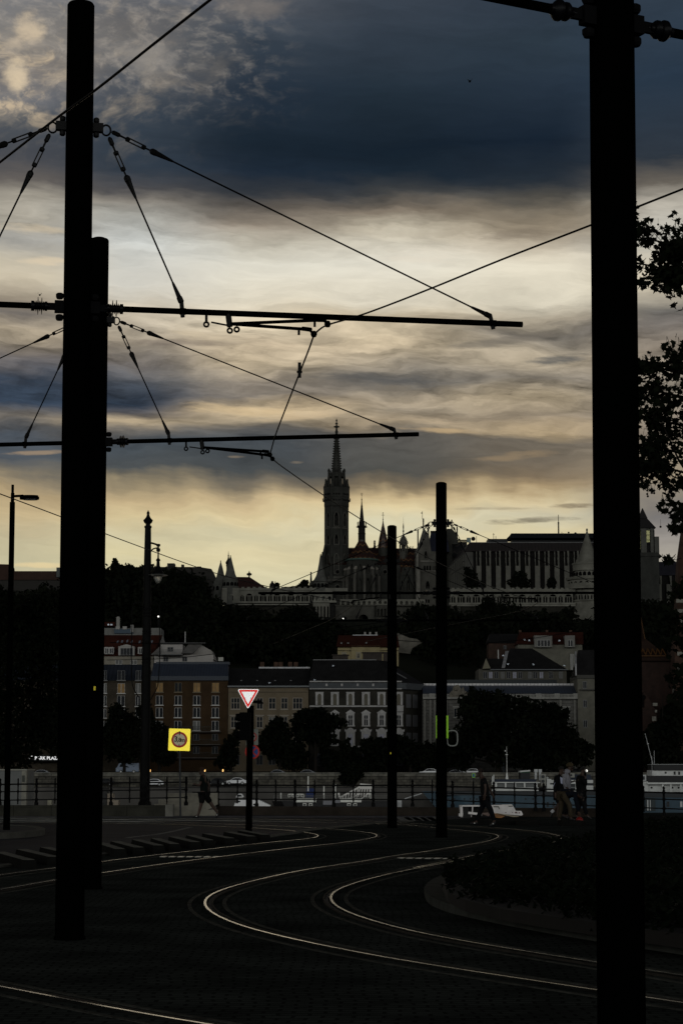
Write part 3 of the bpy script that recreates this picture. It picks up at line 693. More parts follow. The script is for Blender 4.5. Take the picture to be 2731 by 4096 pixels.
tag(m.build('wire_clamp', ironm, org=pB), 'small dark clamp gripping the contact wire halfway down the curve', 'clamp')
for a, b, Y, lb in (((440,2570),(1560,2500),62,'sagging feeder wire strung over the hotel roof to the farthest pole'), ((430,2640),(1240,2535),66,'thin feeder wire crossing the red roofs to the dark wooded slope'), ((840,2490),(1560,2484),64,'thin horizontal wire against the dark wooded slope'), ((1570,2560),(2330,2520),66,'thin wire across the dark slope right of the farthest pole')):
    A = at(*a, Y); B = at(*b, Y); pts = [A.lerp(B, t / 12) + Vector((0, 0, -.25 * math.sin(math.pi * t / 12))) for t in range(13)]
    m = MB(); m.tube(pts, .010, 6); tag(m.build('feeder_wire', cablem, org=A), lb, 'overhead wire')
# stickers and bands on the poles
yel = mat('yellow reflective film', (.75,.60,.03), rough=.3, metal=.3)
grn = mat('green reflective band', (.35,.75,.03), rough=.3, metal=.3)
def plate(P, px, py, w, h, m_, name):
    c = at(px, py, P['Y']); B = ORG[P['root'].name]; r0 = P['rr'] + .002; x0 = (c.x - (P['C'].x))
    a0 = math.asin(max(-.98, min(.98, x0 / r0))); da = w / r0 / 2; mb = MB(); k = 6
    for i in range(k):
        a = a0 - da + 2 * da * i / k; b = a0 - da + 2 * da * (i + 1) / k
        f = lambda g, zz, q: (P['C'].x + q * math.sin(g), P['Y'] - q * math.cos(g), zz)
        mb.hexa([f(a, c.z - h/2, r0 - .004), f(b, c.z - h/2, r0 - .004), f(b, c.z - h/2, r0 + .002), f(a, c.z - h/2, r0 + .002), f(a, c.z + h/2, r0 - .004), f(b, c.z + h/2, r0 - .004), f(b, c.z + h/2, r0 + .002), f(a, c.z + h/2, r0 + .002)])
    mb.build(name, m_, P['root'])
plate(P2, 384, 2755, .028, .057, yel, 'sticker')
plate(P5, 1561, 3013, .04, .05, yel, 'sticker')
cB = P4['C']
for px, w in ((1788,.05),(1744.5,.025)):
    m = MB(); c = at(px, 2908, P4['Y'] - .02); hh = 45 / FPX * P4['Y']; m.box(c.x - w/2, c.x + w/2, c.y - .05, c.y + .05, c.z - hh, c.z + hh)
    m.build('reflective_band', grn, P4['root'])
c = at(1808, 2953, P4['Y']); m = MB()
hp = [c + Vector((.13 * math.copysign(abs(math.cos(t)) ** .6, math.cos(t)), 0, .19 * math.copysign(abs(math.sin(t)) ** .6, math.sin(t)))) for t in [2 * math.pi * k / 28 for k in range(28)]]
m.tube(hp, .018, 8, closed=True); m.build('hoop', mat('pale grey hoop', (.30,.31,.29), rough=.5), P4['root'])
# ------------------------------------------------------------------ parapet, railing and street furniture on this bank
castm = mat('black cast iron', (.003,.003,.003), rough=.55, spec=.08, var=.3, vs=8)
m = MB(); a = onz(-80, 3262).x; y0, y1 = 74.7, 75.4
b = at(692, 3262, 74.7).x; c_ = at(660, 3262, 74.7).x
wallm = mat('parapet sandstone', (.042,.041,.033), rough=.9, var=.35, vs=1.6, bump=.3, bs=14, spec=.02)
n = 9; X0 = at(-700, 3262, 74.7).x
for k in range(n):
    xa = X0 + (c_ - X0) * k / n; xb = X0 + (c_ - X0) * (k + 1) / n - .012
    m.box(xa, xb, y0, y1, 0, .36); m.box(xa, xb, y0 - .03, y1 + .03, .36, .42)
par = tag(m.build('parapet_wall', wallm, org=(X0, 75, 0)), 'low pale sandstone parapet under the left stretch of railing', 'wall')
m = MB(); m.box(c_ + .01, b, y0 - .04, y1 + .04, 0, .45)
m.build('end_block', mat('end block stone', (.17,.165,.14), rough=.8, var=.25, vs=3), par)
m = MB()
def plinth(px0, px1, Y0, Y1, h0, h1, n):
    for k in range(n):
        t0 = k / n; t1 = (k + 1) / n
        f = lambda t: (at(px0 + (px1 - px0) * t, 3240, Y0 + (Y1 - Y0) * t).x, Y0 + (Y1 - Y0) * t, h0 + (h1 - h0) * t)
        a = f(t0); b = f(t1)
        m.hexa([(a[0], a[1] - .35, 0), (b[0], b[1] - .35, 0), (b[0], b[1] + .35, 0), (a[0], a[1] + .35, 0), (a[0], a[1] - .33, a[2]), (b[0], b[1] - .33, b[2]), (b[0], b[1] + .35, b[2]), (a[0], a[1] + .35, a[2])])
plinth(868, 2400, 77, 75.5, .36, .30, 14)
tag(m.build('stone_plinth', dark_stone, org=(0, 77, 0)), 'dark reddish stone plinth carrying the cast iron railing above the river', 'plinth')
def fence(label, posts, ends):
    """posts: (px, big); ends: (px, Y, z top, z mid, z low, z base) at both ends"""
    A, Bq = ends
    def q(px):
        t = (px - A[0]) / (Bq[0] - A[0]); v = [A[k] + (Bq[k] - A[k]) * t for k in range(6)]
        return (at(px, 3180, v[1]).x, v[1], v[2], v[3], v[4], v[5])
    e0 = q(A[0]); root = thing('railing', label, 'railing', (e0[0], e0[1], e0[5]), 'cast iron railings along the river')
    e1 = q(Bq[0])
    for k in (2, 3, 4):
        m = MB(); m.bar((e0[0], e0[1], e0[k]), (e1[0], e1[1], e1[k]), .045, .042 if k > 2 else .055)
        m.build('rail', castm, root)
    for px, big in posts:
        x, y, za, zb, zc, z0 = q(px); H = za - z0
        w = 1.0 if big else .62; m = MB()
        pr = [(z0 - .01, .075 * w), (z0 + .10, .075 * w), (z0 + .13, .05 * w), (z0 + .2, .042 * w)]
        if not big: pr = [(zc - .16, .008), (zc - .13, .03), (zc - .08, .02)]
        for z in (zc, zb, za): pr += [(z - .06, .038 * w), (z - .035, .058 * w), (z + .035, .058 * w), (z + .06, .038 * w)]
        pr += [(za + .09, .05 * w), (za + .11, .028 * w), (za + .15, .052 * w), (za + .19, .04 * w), (za + .22, .012)]
        m.lathe(x, y, pr, 10); m.build('post', castm, root, smooth=True)
    return root
fence('cast iron railing on the sandstone parapet, stretch behind the old lantern', [(-75,1)] + [(p, i % 2 == 0) for i, p in enumerate((1,73,147,221,297,371,445,519,593,668,747))][0:0] + [(1,1),(73,0),(147,1),(221,0),(297,1),(371,0),(445,1),(519,0),(593,1),(668,0),(745,1)],
      ((-80, 75.2, 1.16, .895, .585, .42), (750, 75.2, 1.25, .983, .697, .42)))
fence('cast iron railing on the dark plinth, middle stretch before the gangway', [(838,0),(872,1),(950,0),(1027,1),(1103,0),(1180,1),(1258,0),(1335,1),(1413,0),(1492,1),(1570,0),(1649,1),(1728,0)],
      ((770, 77, 1.125, .87, .61, .34), (1735, 77, 1.12, .865, .60, .35)))
fence('cast iron railing sloping towards the big pole in front of the blue ship', [(1809,1),(1892,0),(1974,1),(2057,0),(2140,1),(2173,1),(2257,0),(2340,1),(2420,0),(2497,1),(2573,0),(2653,1),(2735,0),(2815,1)],
      ((1740, 77, 1.10, .85, .585, .33), (2830, 72, .86, .63, .30, .02)))
# concrete barriers behind the gap
jm = mat('pale concrete barrier', (.22,.205,.165), rough=.85, var=.3, vs=2, bump=.3, bs=18)
m = MB(); xa = at(671, 3200, 76).x; xb = at(871, 3200, 76).x; 
m.hexa([(xa, 75.7, .02), (xb, 75.7, .02), (xb, 76.4, .02), (xa, 76.4, .02), (xa, 75.86, .24), (xb, 75.86, .24), (xb, 76.24, .24), (xa, 76.24, .24)])
m.hexa([(xa, 75.86, .24), (xb - .35, 75.86, .24), (xb - .35, 76.24, .24), (xa, 76.24, .24), (xa, 75.95, .44), (xb, 75.95, .44), (xb, 76.15, .44), (xa, 76.15, .44)])
m.hexa([(xa, 75.95, .44), (xb, 75.95, .44), (xb, 76.15, .44), (xa, 76.15, .44), (xa, 75.98, .85), (xb, 75.98, .85), (xb, 76.12, .85), (xa, 76.12, .85)])
tag(m.build('concrete_barrier', jm, org=(xa, 76, 0)), 'pale concrete barrier closing the gap in the parapet behind the jogger', 'barrier')
m = MB(); xa = at(636, 3200, 76.2).x; xb = at(668, 3200, 76.2).x; m.box(xa, xb, 76, 76.5, 0, .62); m.box(xa - .15, xa - .002, 76, 76.5, 0, .45)
tag(m.build('concrete_block', jm, org=(xa, 76, 0)), 'small stepped concrete block tucked against the barrier by the yellow sign', 'concrete block')
m = MB(); xa = at(434, 3200, 76.5).x; xb = at(456, 3200, 76.5).x; xc = at(478, 3200, 76.5).x
m.box(xa, xb, 76.2, 76.8, 0, at(400, 3174, 76.5).z); m.box(xb + .002, xc, 76.2, 76.8, 0, at(400, 3201, 76.5).z)
tag(m.build('concrete_block', mat('warm concrete', (.42,.35,.27), rough=.85, var=.2), org=(xa, 76, 0)), 'L-shaped warm grey concrete block behind the railing beside the second pole', 'concrete block')
m = MB(); xa = at(408, 3200, 76.6).x; xb = at(433, 3200, 76.6).x; m.box(xa, xb, 76.2, 76.9, 0, at(400, 3151, 76.6).z); m.box(xa - .02, xb + .02, 76.15, 76.95, at(400, 3151, 76.6).z, at(400, 3149, 76.6).z)
tag(m.build('utility_box', mat('dark utility box', (.05,.05,.048), rough=.7, var=.2), org=(xa, 76, 0)), 'dark flat-topped utility box between the second pole and the railing', 'utility box')
m = MB(); xa = at(196, 3200, 76.5).x; xb = at(211, 3200, 76.5).x; m.box(xa, xb, 76.2, 76.5, .2, at(400, 3199, 76.5).z); m.box(xa - .02, xb + .02, 76.15, 76.55, 0, .2)
tag(m.build('meter_box', mat('cream meter box', (.38,.36,.27), rough=.7, var=.2), org=(xa, 76, 0)), 'small cream meter box glimpsed under the railing left of the poles', 'meter box')
# pale kiosk cabinet at the far left
root = thing('kiosk', 'pale grey kiosk standing at the quay edge behind the railing', 'kiosk', (at(50, 3200, 79).x, 79.5, 0))
x0 = at(-180, 3200, 79).x; x1 = at(105, 3200, 79).x; zt = at(50, 3082, 79).z
m = MB(); m.box(x0, x1, 79, 81, 0, zt); m.build('wall', mat('kiosk panel', (.16,.165,.16), rough=.6, var=.2, vs=1.5), root)
m = MB(); m.box(x0 - .06, x1 + .02, 78.94, 81.06, zt, zt + .05); m.build('roof', mat('kiosk roof edge', (.34,.33,.28), rough=.6), root)
m = MB(); m.box(at(86, 3200, 78.98).x, x1 + .01, 78.985, 79.3, 0, zt); m.build('side_panel', mat('kiosk side panel', (.24,.23,.19), rough=.6, var=.25, vs=3), root)
m = MB(); m.box(at(90, 3100, 78.96).x, at(100, 3100, 78.96).x, 78.965, 79, at(1, 3128, 79).z, at(1, 3102, 79).z); m.build('hatch', mat('kiosk hatch', (.06,.065,.055), rough=.6), root)

# modern street lamp on the island
B = onz(27, 3340); Y = B.y
root = thing('street_lamp', 'modern black street lamp with a flat oval head on the traffic island', 'street lamp', B)
def zz(py): return at(27, py, Y).z
cx = at(47, 2200, Y).x
m = MB(); m.cyl(B, (cx, Y, zz(2012)), .078, .070, 16); m.rev((cx, Y, zz(2012)), (0, 0, 1), [(0, .07), (.02, .07), (.03, .045), (.25, .045)], 12)
m.cyl((cx, Y, zz(2012)), (cx + .003, Y, zz(1972)), .048, n=12); m.cyl((cx, Y, zz(1972)), (cx, Y, zz(1939)), .036, n=12)
m.rev(B, (0, 0, 1), [(0, .13), (.03, .13), (.05, .09), (.9, .085)], 14); m.build('pole', polem, root, smooth=True)
m = MB(); za = zz(1985); m.bar((cx, Y, za), (at(95, 1983, Y).x, Y, zz(1983)), .05, .06); m.build('arm', polem, root)
m = MB(); xa = at(80, 1990, Y).x; xb = at(158, 1990, Y).x; zc = zz(1990)
pl = []
for k in range(24):
    t = 2 * math.pi * k / 24; pl.append(((xa + xb) / 2 + (xb - xa) / 2 * math.copysign(abs(math.cos(t)) ** .7, math.cos(t)), Y + .14 * math.sin(t)))
m.slab(pl, zc - .05, zc + .02)
m.slab([((xa + xb) / 2 + (x - (xa + xb) / 2) * .9, Y + (y - Y) * .85) for x, y in pl], zc + .02, zc + .055)
hd = m.build('lamp_head', polem, root)
m = MB(); m.slab([((xa + xb) / 2 + .03 + (x - (xa + xb) / 2) * .75, Y + (y - Y) * .8) for x, y in pl], zc - .065, zc - .05); m.build('lens', mat('lamp lens', (.10,.10,.09), rough=.2), hd)

# old cast iron lantern column on the quay
Y = 76.2; s_ = Y / FPX; cx = at(582, 3000, Y).x
root = thing('lantern_post', 'tall old cast iron lantern column with urn finial and hanging bell lamp', 'street lamp', (cx, Y, 0))
def zo(zy): return at(582, 1900 + zy * .4464, Y).z
w = lambda a: a * .4464 * s_ / 2
m = MB()
pr = [(zo(940), w(71)), (zo(475), w(56)), (zo(474), w(66)), (zo(456), w(66)), (zo(454), w(46)), (zo(440), w(42)), (zo(428), w(70)), (zo(412), w(84)), (zo(404), w(88)), (zo(400), w(76)), (zo(385), w(48)), (zo(368), w(30)), (zo(352), w(22)), (zo(345), w(28)), (zo(334), w(24)), (zo(326), w(12)), (zo(313), w(3))]
m.lathe(cx, Y, [(0, w(120)), (.5, w(116)), (.56, w(92)), (at(1, 3100, Y).z, w(90)), (zo(1080), w(74))] + pr, 20)
for zy in (1208, 1240, 1268, 1400, 1422, 1500, 1640, 1680, 1800, 1930, 2100, 2300):
    m.lathe(cx, Y, [(zo(zy) - .03, w(76)), (zo(zy) - .015, w(84)), (zo(zy) + .015, w(84)), (zo(zy) + .03, w(76))], 16)
m.build('column', castm, root, smooth=True)
def P_(zx, zy): return at(zx * .4464, 1900 + zy * .4464, Y)
m = MB(); m.tube([P_(1320, 602), P_(1370, 612), P_(1420, 628)], .035, 8)
m.tube(catmull([P_(1334, 745), P_(1345, 700), P_(1372, 664), P_(1415, 652)], 6), .026, 8)
m.build('bracket', castm, root)
L = P_(1420, 640)
lt = MB(); z_ = lambda zy: zo(zy)
lt.lathe(L.x, Y, [(z_(895), w(110)), (z_(880), w(104)), (z_(862), w(88)), (z_(850), w(62)), (z_(826), w(50)), (z_(815), w(34)), (z_(775), w(27)), (z_(765), w(42)), (z_(757), w(36)), (z_(745), w(16)), (z_(690), w(12)), (z_(684), w(36)), (z_(660), w(36)), (z_(655), w(16)), (z_(642), w(16)), (z_(638), w(36)), (z_(620), w(36)), (z_(616), w(8))], 18)
lan = lt.build('lantern', castm, root, smooth=True)
m = MB(); m.lathe(L.x, Y, [(z_(901), w(176)), (z_(896), w(178)), (z_(890), w(110))], 24); m.build('brim', mat('brim enamel', (.10,.10,.09), rough=.3), lan)
gl = bpy.data.materials.new('lantern glass'); gl.use_nodes = True; gb = gl.node_tree.nodes['Principled BSDF']
gb.inputs['Base Color'].default_value = (.75, .74, .66, 1); gb.inputs['Transmission Weight'].default_value = .8; gb.inputs['Roughness'].default_value = .25
m = MB(); m.lathe(L.x, Y, [(z_(972), w(10)), (z_(966), w(36)), (z_(950), w(56)), (z_(930), w(72)), (z_(905), w(78)), (z_(901), w(78))], 18); m.build('glass_bowl', gl, lan, smooth=True)
for dx_ in (-.42, .38):
    m = MB(); c0 = Vector((cx + dx_ * .3, Y - .1, zo(1290)))
    m.tube(catmull([c0 + Vector((0, 0, -.2)), c0 + Vector((0, 0, .35)), c0 + Vector((dx_ * .35, 0, .62)), c0 + Vector((dx_ * .9, 0, .5)), c0 + Vector((dx_ * .98, 0, -.2)), c0 + Vector((dx_ * .9, 0, -2.4)), c0 + Vector((dx_ * .2, 0, -3.0))], 6), .018, 6)
    m.build('cable_loop', castm, root)

# ------------------------------------------------------------------ road signs
def film(name, c, rough=.28, metal=.92): return mat(name, c, rough=rough, metal=metal, var=.04, vs=6)
wfilm = film('white reflective sheeting', (.98, .98, .97)); rfilm = film('red reflective sheeting', (.80, .035, .03)); yfilm = film('yellow reflective sheeting', (.95, .76, .07))
gfilm = mat('dull sign face', (.85,.74,.52), rough=.5, var=.05); bfilm = mat('blue sign face', (.008,.05,.20), rough=.4, metal=.4); dred = mat('dull red ring', (.40,.025,.02), rough=.4, metal=.4)
blk = mat('sign black', (.0015,.0015,.0015), rough=.6, spec=.04); gal = mat('galvanised post', (.035,.037,.04), rough=.5, metal=.6)
class Plane_:
    """flat sign face: local (u right, v up) metres about a centre, leaning back a little"""
    def __init__(s, c, tilt=7.0, roll=0.0, yaw=0.0):
        s.c = Vector(c); rot = Matrix.Rotation(R(yaw), 3, 'Z') @ Matrix.Rotation(R(-tilt), 3, 'X') @ Matrix.Rotation(R(roll), 3, 'Y')
        s.u = rot @ Vector((1, 0, 0)); s.v = rot @ Vector((0, 0, 1)); s.n = rot @ Vector((0, -1, 0))
    def p(s, u, v, h=0): return s.c + s.u * u + s.v * v + s.n * h
    def poly(s, mb, pts, h0, h1):
        n = len(pts); ar = sum(pts[k][0] * pts[(k + 1) % n][1] - pts[(k + 1) % n][0] * pts[k][1] for k in range(n))
        if ar < 0: pts = pts[::-1]
        i = len(mb.v); mb.v += [s.p(u, v, h1) for u, v in pts] + [s.p(u, v, h0) for u, v in pts]
        mb.f.append(tuple(range(i, i + n))); mb.f.append(tuple(range(i + 2*n - 1, i + n - 1, -1)))
        for k in range(n):
            k2 = (k + 1) % n; mb.f.append((i + k, i + n + k, i + n + k2, i + k2))
        return mb
def rounded(pts, r, n=5):
    out = []; m = len(pts)
    for k in range(m):
        a = Vector(pts[k - 1]); b = Vector(pts[k]); c = Vector(pts[(k + 1) % m])
        d1 = (a - b).normalized(); d2 = (c - b).normalized(); ang = d1.angle(d2); t = r / math.tan(ang / 2)
        p0 = b + d1 * t; p1 = b + d2 * t
        for j in range(n + 1):
            q = j / n; out.append(tuple((p0 * (1 - q) ** 2 + b * 2 * q * (1 - q) + p1 * q * q)))
    return out
def circ(r, n=36): return [(r * math.cos(2 * math.pi * k / n), r * math.sin(2 * math.pi * k / n)) for k in range(n)]
def letters(txt, size, plane, u, v, h, m_, name, parent, bold=.0, ext=.004, align='CENTER'):
    cu = bpy.data.curves.new('lettering', 'FONT'); cu.body = txt; cu.size = size; cu.extrude = ext; cu.offset = bold; cu.align_x = align; cu.align_y = 'CENTER'
    ob = bpy.data.objects.new('lettering_source', cu); COL.objects.link(ob); bpy.context.view_layer.update()
    me = bpy.data.meshes.new_from_object(ob.evaluated_get(bpy.context.evaluated_depsgraph_get()))
    mb = MB(); mb.v = [plane.p(u + q.co.x, v + q.co.y, h + q.co.z) for q in me.vertices]; mb.f = [tuple(p.vertices) for p in me.polygons]
    bpy.data.objects.remove(ob); bpy.data.curves.remove(cu)
    return mb.build(name, m_, parent)
# traffic light post with give-way sign
B = onz(995, 3345); Y = B.y; s_ = Y / FPX
root = thing('traffic_light', 'dark traffic light post with a bright give way triangle on top', 'traffic light', B)
X = lambda px: at(px, 3000, Y).x
Z = lambda py: at(995, py, Y).z
m = MB(); m.cyl(B, (X(1000), Y, Z(2822)), .085, .075, 18); m.rev(B, (0, 0, 1), [(0, .12), (.06, .12), (.1, .09)], 14); m.build('post', polem, root, smooth=True)
m = MB(); m.bar((X(1012), Y + .05, Z(2980)), (X(1012), Y + .05, Z(2822)), .035, .05); m.build('rear_bar', polem, root)
m = MB(); m.box(X(961), X(1004), Y - .42, Y - .1, Z(2962), Z(2851)); m.box(X(972), X(1000), Y - .12, Y, Z(2940), Z(2880))
hd = m.build('signal_head', blk, root)
for py in (2871, 2905, 2940):
    m = MB(); m.rev((X(961) + .01, Y - .26, Z(py)), (-1, 0, .06), [(0, .11), (.02, .10), (.12, .085)], 14); m.build('visor', blk, hd)
m = MB(); m.prism([(X(1012), Z(2812)), (X(1012), Z(2803)), (X(1046), Z(2801)), (X(1053), Z(2815)), (X(1044), Z(2815))], Y - .1, Y + .12); m.build('camera_hood', blk, root)
pl = Plane_((X(992.7), Y - .13, Z(2787)), 7.0)
h = lambda px, py: ((px - 992.7) * s_, -(py - 2787) * s_)
tri = [h(949.5, 2757.5), h(1037, 2757.5), h(992, 2838)]
def shrink(t, k):
    c = Vector((sum(p[0] for p in t) / 3, sum(p[1] for p in t) / 3)); return [tuple(c + (Vector(p) - c) * k) for p in t]
sg = MB(); pl.poly(sg, rounded(tri, .035), -.02, 0); sgn_ = sg.build('give_way_sign', wfilm, root)
m = MB(); pl.poly(m, rounded(shrink(tri, .90), .030), 0, .003); m.build('red_border', rfilm, sgn_)
m = MB(); pl.poly(m, rounded(shrink(tri, .62), .008), .003, .006); m.build('white_face', wfilm, sgn_)
m = MB()
for px in (979.7, 1002.6):
    c = h(px, 2793); pl.poly(m, [(c[0] + x, c[1] + y) for x, y in circ(.010, 8)], .006, .009); c2 = h(px, 2799); pl.poly(m, [(c2[0] - .002, c2[1] - .05), (c2[0] + .002, c2[1] - .05), (c2[0] + .002, c2[1] + .03), (c2[0] - .002, c2[1] + .03)], .006, .008)
m.build('rivet', mat('rivet steel', (.12,.12,.12), rough=.4, metal=.6), sgn_)
# plate and no-stopping disc behind the post
pl = Plane_((X(1007), Y + .12, Z(2948)), 2, yaw=0)
m = MB(); pl.poly(m, [(-.16, -.20), (.16, -.20), (.16, .20), (-.16, .20)], -.01, 0); pn_ = m.build('sign_plate', mat('grey sign plate', (.30,.32,.28), rough=.5, var=.1), root)
m = MB(); pl.poly(m, circ(.125), 0, .004); rg = m.build('red_ring', dred, pn_)
m = MB(); pl.poly(m, circ(.095), .004, .007); m.build('ring_face', mat('ring face', (.42,.42,.38), rough=.5), pn_)
m = MB(); pl.poly(m, [(.0, -.01), (.07, -.01), (.075, .02), (.06, .045), (.02, .05), (0, .03)], .007, .01); m.build('vehicle_symbol', blk, pn_)
pl = Plane_((X(1008.5), Y + .12, Z(3007)), 2)
m = MB(); pl.poly(m, circ(.187), -.012, 0); nd = m.build('no_stopping_disc', rfilm if False else mat('bright red ring', (.42,.02,.012), rough=.4, metal=.4), root)
m = MB(); pl.poly(m, circ(.145), 0, .004); m.build('blue_face', bfilm, nd)
m = MB()
for g_ in (45, -45):
    c, s = math.cos(R(g_)), math.sin(R(g_)); pl.poly(m, [(c * u - s * v, s * u + c * v) for u, v in ((-.15, -.018), (.15, -.018), (.15, .018), (-.15, .018))], .004, .007 + (.001 if g_ > 0 else 0))
m.build('red_cross', mat('bright red ring', (.55,.04,.03)), nd)
# height limit sign
Y = 73.6; s_ = Y / FPX; c = at(718, 2959, Y)
root = thing('height_limit_sign', 'bright yellow square sign with a red ring reading 3,8 m on a thin post', 'road sign', (at(718, 3262, Y).x, Y, 0))
m = MB(); m.cyl((at(722, 3262, Y).x, Y + .05, 0), (c.x, Y + .05, c.z + .3), .034, n=10); m.build('post', gal, root)
pl = Plane_(c, 6.8, roll=1.3)
m = MB(); pl.poly(m, rounded([(-.385, -.395), (.385, -.395), (.385, .395), (-.385, .395)], .03), -.015, 0); pn_ = m.build('yellow_panel', yfilm, root)
m = MB(); pl.poly(m, circ(.284, 48), 0, .004); rg = m.build('red_ring', dred, pn_)
m = MB(); pl.poly(m, circ(.214, 48), .004, .007); m.build('ring_face', gfilm, pn_)
m = MB(); pl.poly(m, [(-.028, .205), (.028, .205), (0, .155)], .007, .010); pl.poly(m, [(-.028, -.205), (.028, -.205), (0, -.155)], .007, .010); m.build('arrow_symbol', blk, pn_)
letters('3', .27, pl, -.125, 0.012, .010, blk, 'lettering', pn_, bold=.004)
letters(',8', .205, pl, -.005, -.012, .010, blk, 'lettering', pn_, bold=.003)
letters('m', .20, pl, .128, -.012, .010, blk, 'lettering', pn_, bold=.003)

# ------------------------------------------------------------------ fallen plastic barriers and sheets
Y = 73.2; wp = mat('scuffed white plastic', (.85,.81,.79), rough=.5, var=.2, vs=3)
def Q(zx, zy, dy=0): return at(1800 + zx * .2041, 3040 + zy * .2041, Y + dy)
root = thing('plastic_barrier', 'white plastic barrier tipped over with its hollow dark underside showing', 'barrier', Q(300, 1115))
m = MB()
def strip(mb, a, b, wd, dep=.35, y=0): mb.bar(Q(*a, y + dep / 2), Q(*b, y + dep / 2), dep, wd, up=(0, 0, 1))
m.bar(Q(180, 898, .2), Q(600, 898, .2), .5, .05); m.bar(Q(205, 890, .2), Q(225, 1120, .2), .5, .09); m.bar(Q(436, 900, .0), Q(428, 1060, .0), .06, .04)
m.bar(Q(350, 1035, -.1), Q(620, 1065, -.1), .10, .08); m.bar(Q(165, 1075, 0), Q(240, 1080, 0), .25, .10); m.bar(Q(405, 1075, 0), Q(405, 1118, 0), .05, .05)
m.build('shell', wp, root)
m = MB(); m.hexa([Q(240, 1118, .4), Q(600, 1118, .4), Q(600, 1118, .5), Q(240, 1118, .5), Q(240, 905, .4), Q(600, 905, .4), Q(600, 905, .5), Q(240, 905, .5)])
m.prism([(Q(270, 0).x, Q(0, 920).z), (Q(345, 0).x, Q(0, 920).z), (Q(400, 0).x, Q(0, 1138).z), (Q(232, 0).x, Q(0, 1138).z)], Y - .1, Y + .1)
m.build('inside', mat('barrier dark inside', (.012,.012,.012), rough=.7), root)
root = thing('plastic_barrier', 'scuffed white plastic barrier lying on its side with a stepped end', 'barrier', Q(1100, 1090))
m = MB(); out = [(760, 885), (1020, 882), (1030, 876), (1205, 873), (1225, 890), (1285, 998), (1392, 1000), (1425, 1068), (1398, 1092), (860, 1045), (790, 1000)]
m.prism([(Q(a, b).x, Q(a, b).z) for a, b in out], Y + .02, Y + .45)
m.build('shell', wp, root)
m = MB()
for a, b, c_, d_ in (((838, 905), (955, 905), (972, 960), (885, 945)), ((1130, 895), (1228, 892), (1225, 915), (1145, 918))):
    pass
for quad in ([(838,906),(950,906),(968,962),(955,966),(935,925),(855,925)], [(1130,897),(1222,895),(1228,912),(1148,916)]):
    m.prism([(Q(a, b).x, Q(a, b).z) for a, b in quad], Y - .004, Y + .018)
m.build('recess', mat('barrier recess', (.13,.13,.105), rough=.6), root)
m = MB()
for zx, zy, r_ in ((1085,1032,.018),(1283,1030,.03),(1300,1036,.02),(1350,1036,.022),(1215,1030,.014)): m.box(Q(zx, zy).x - r_, Q(zx, zy).x + r_, Y - .003, Y + .018, Q(zx, zy).z - r_ * .8, Q(zx, zy).z + r_ * .8)
m.build('scuff_mark', mat('purple scuff', (.16,.07,.10), rough=.6), root)
def sheet(label, pts, colr, name):
    m = MB(); P3 = [Q(a, b, dy) for a, b, dy in pts]; n = len(P3); up = Vector((0, -.01, .018))
    i = len(m.v); m.v += P3 + [p + up for p in P3]; m.f.append(tuple(range(n))[::-1]); m.f.append(tuple(range(n, 2 * n)))
    for k in range(n): m.f.append((k, (k + 1) % n, n + (k + 1) % n, n + k))
    tag(m.build(name, mat(label[:18], colr, rough=.6, var=.25, vs=4), org=P3[0]), label, 'board')
sheet('orange brown sheet lying flat in front of the tipped barrier', [(855,1050,-.3),(1060,1108,-1.4),(1000,1138,-1.6),(890,1128,-1.5)], (.60,.27,.08), 'plywood_sheet')
sheet('narrow cream board lying in front of the stepped barrier end', [(870,1040,-.2),(1040,1068,-.6),(1340,1112,-1.2),(1230,1118,-1.3)], (.72,.62,.45), 'timber_board')
sheet('crumpled pale board with red stains between the two tipped barriers', [(600,1050,-.2),(740,1040,-.3),(775,1085,-.9),(745,1102,-1.1)], (.40,.27,.22), 'timber_board')
# ------------------------------------------------------------------ people
skin_m = mat('skin', (.055,.030,.020), rough=.55); 
def skin_obj(name, nodes, edges, m_, parent, root_name, sub=1):
    names = list(nodes); idx = {k: i for i, k in enumerate(names)}; o_ = ORG[parent.name] if parent else Vector((0, 0, 0))
    me = bpy.data.meshes.new(name); me.from_pydata([tuple(Vector(nodes[k][0]) - o_) for k in names], [(idx[a], idx[b]) for a, b in edges], [])
    ob = bpy.data.objects.new(name, me); COL.objects.link(ob)
    ob.modifiers.new('skin', 'SKIN'); me.skin_vertices.new() if not me.skin_vertices else None
    sv_ = me.skin_vertices[0].data
    for k in names:
        r_ = nodes[k][1]; r_ = r_ if isinstance(r_, tuple) else (r_, r_)
        sv_[idx[k]].radius = r_; sv_[idx[k]].use_root = (k == root_name)
    sbm = ob.modifiers.new('sub', 'SUBSURF'); sbm.levels = sub; sbm.render_levels = sub
    bpy.context.view_layer.update()
    me2 = bpy.data.meshes.new_from_object(ob.evaluated_get(bpy.context.evaluated_depsgraph_get()))
    ob.modifiers.clear(); ob.data = me2; me2.materials.clear(); me2.materials.append(m_)
    for p in me2.polygons: p.use_smooth = True
    bpy.data.meshes.remove(me)
    if parent: ob.parent = parent
    ORG[ob.name] = o_
    return ob
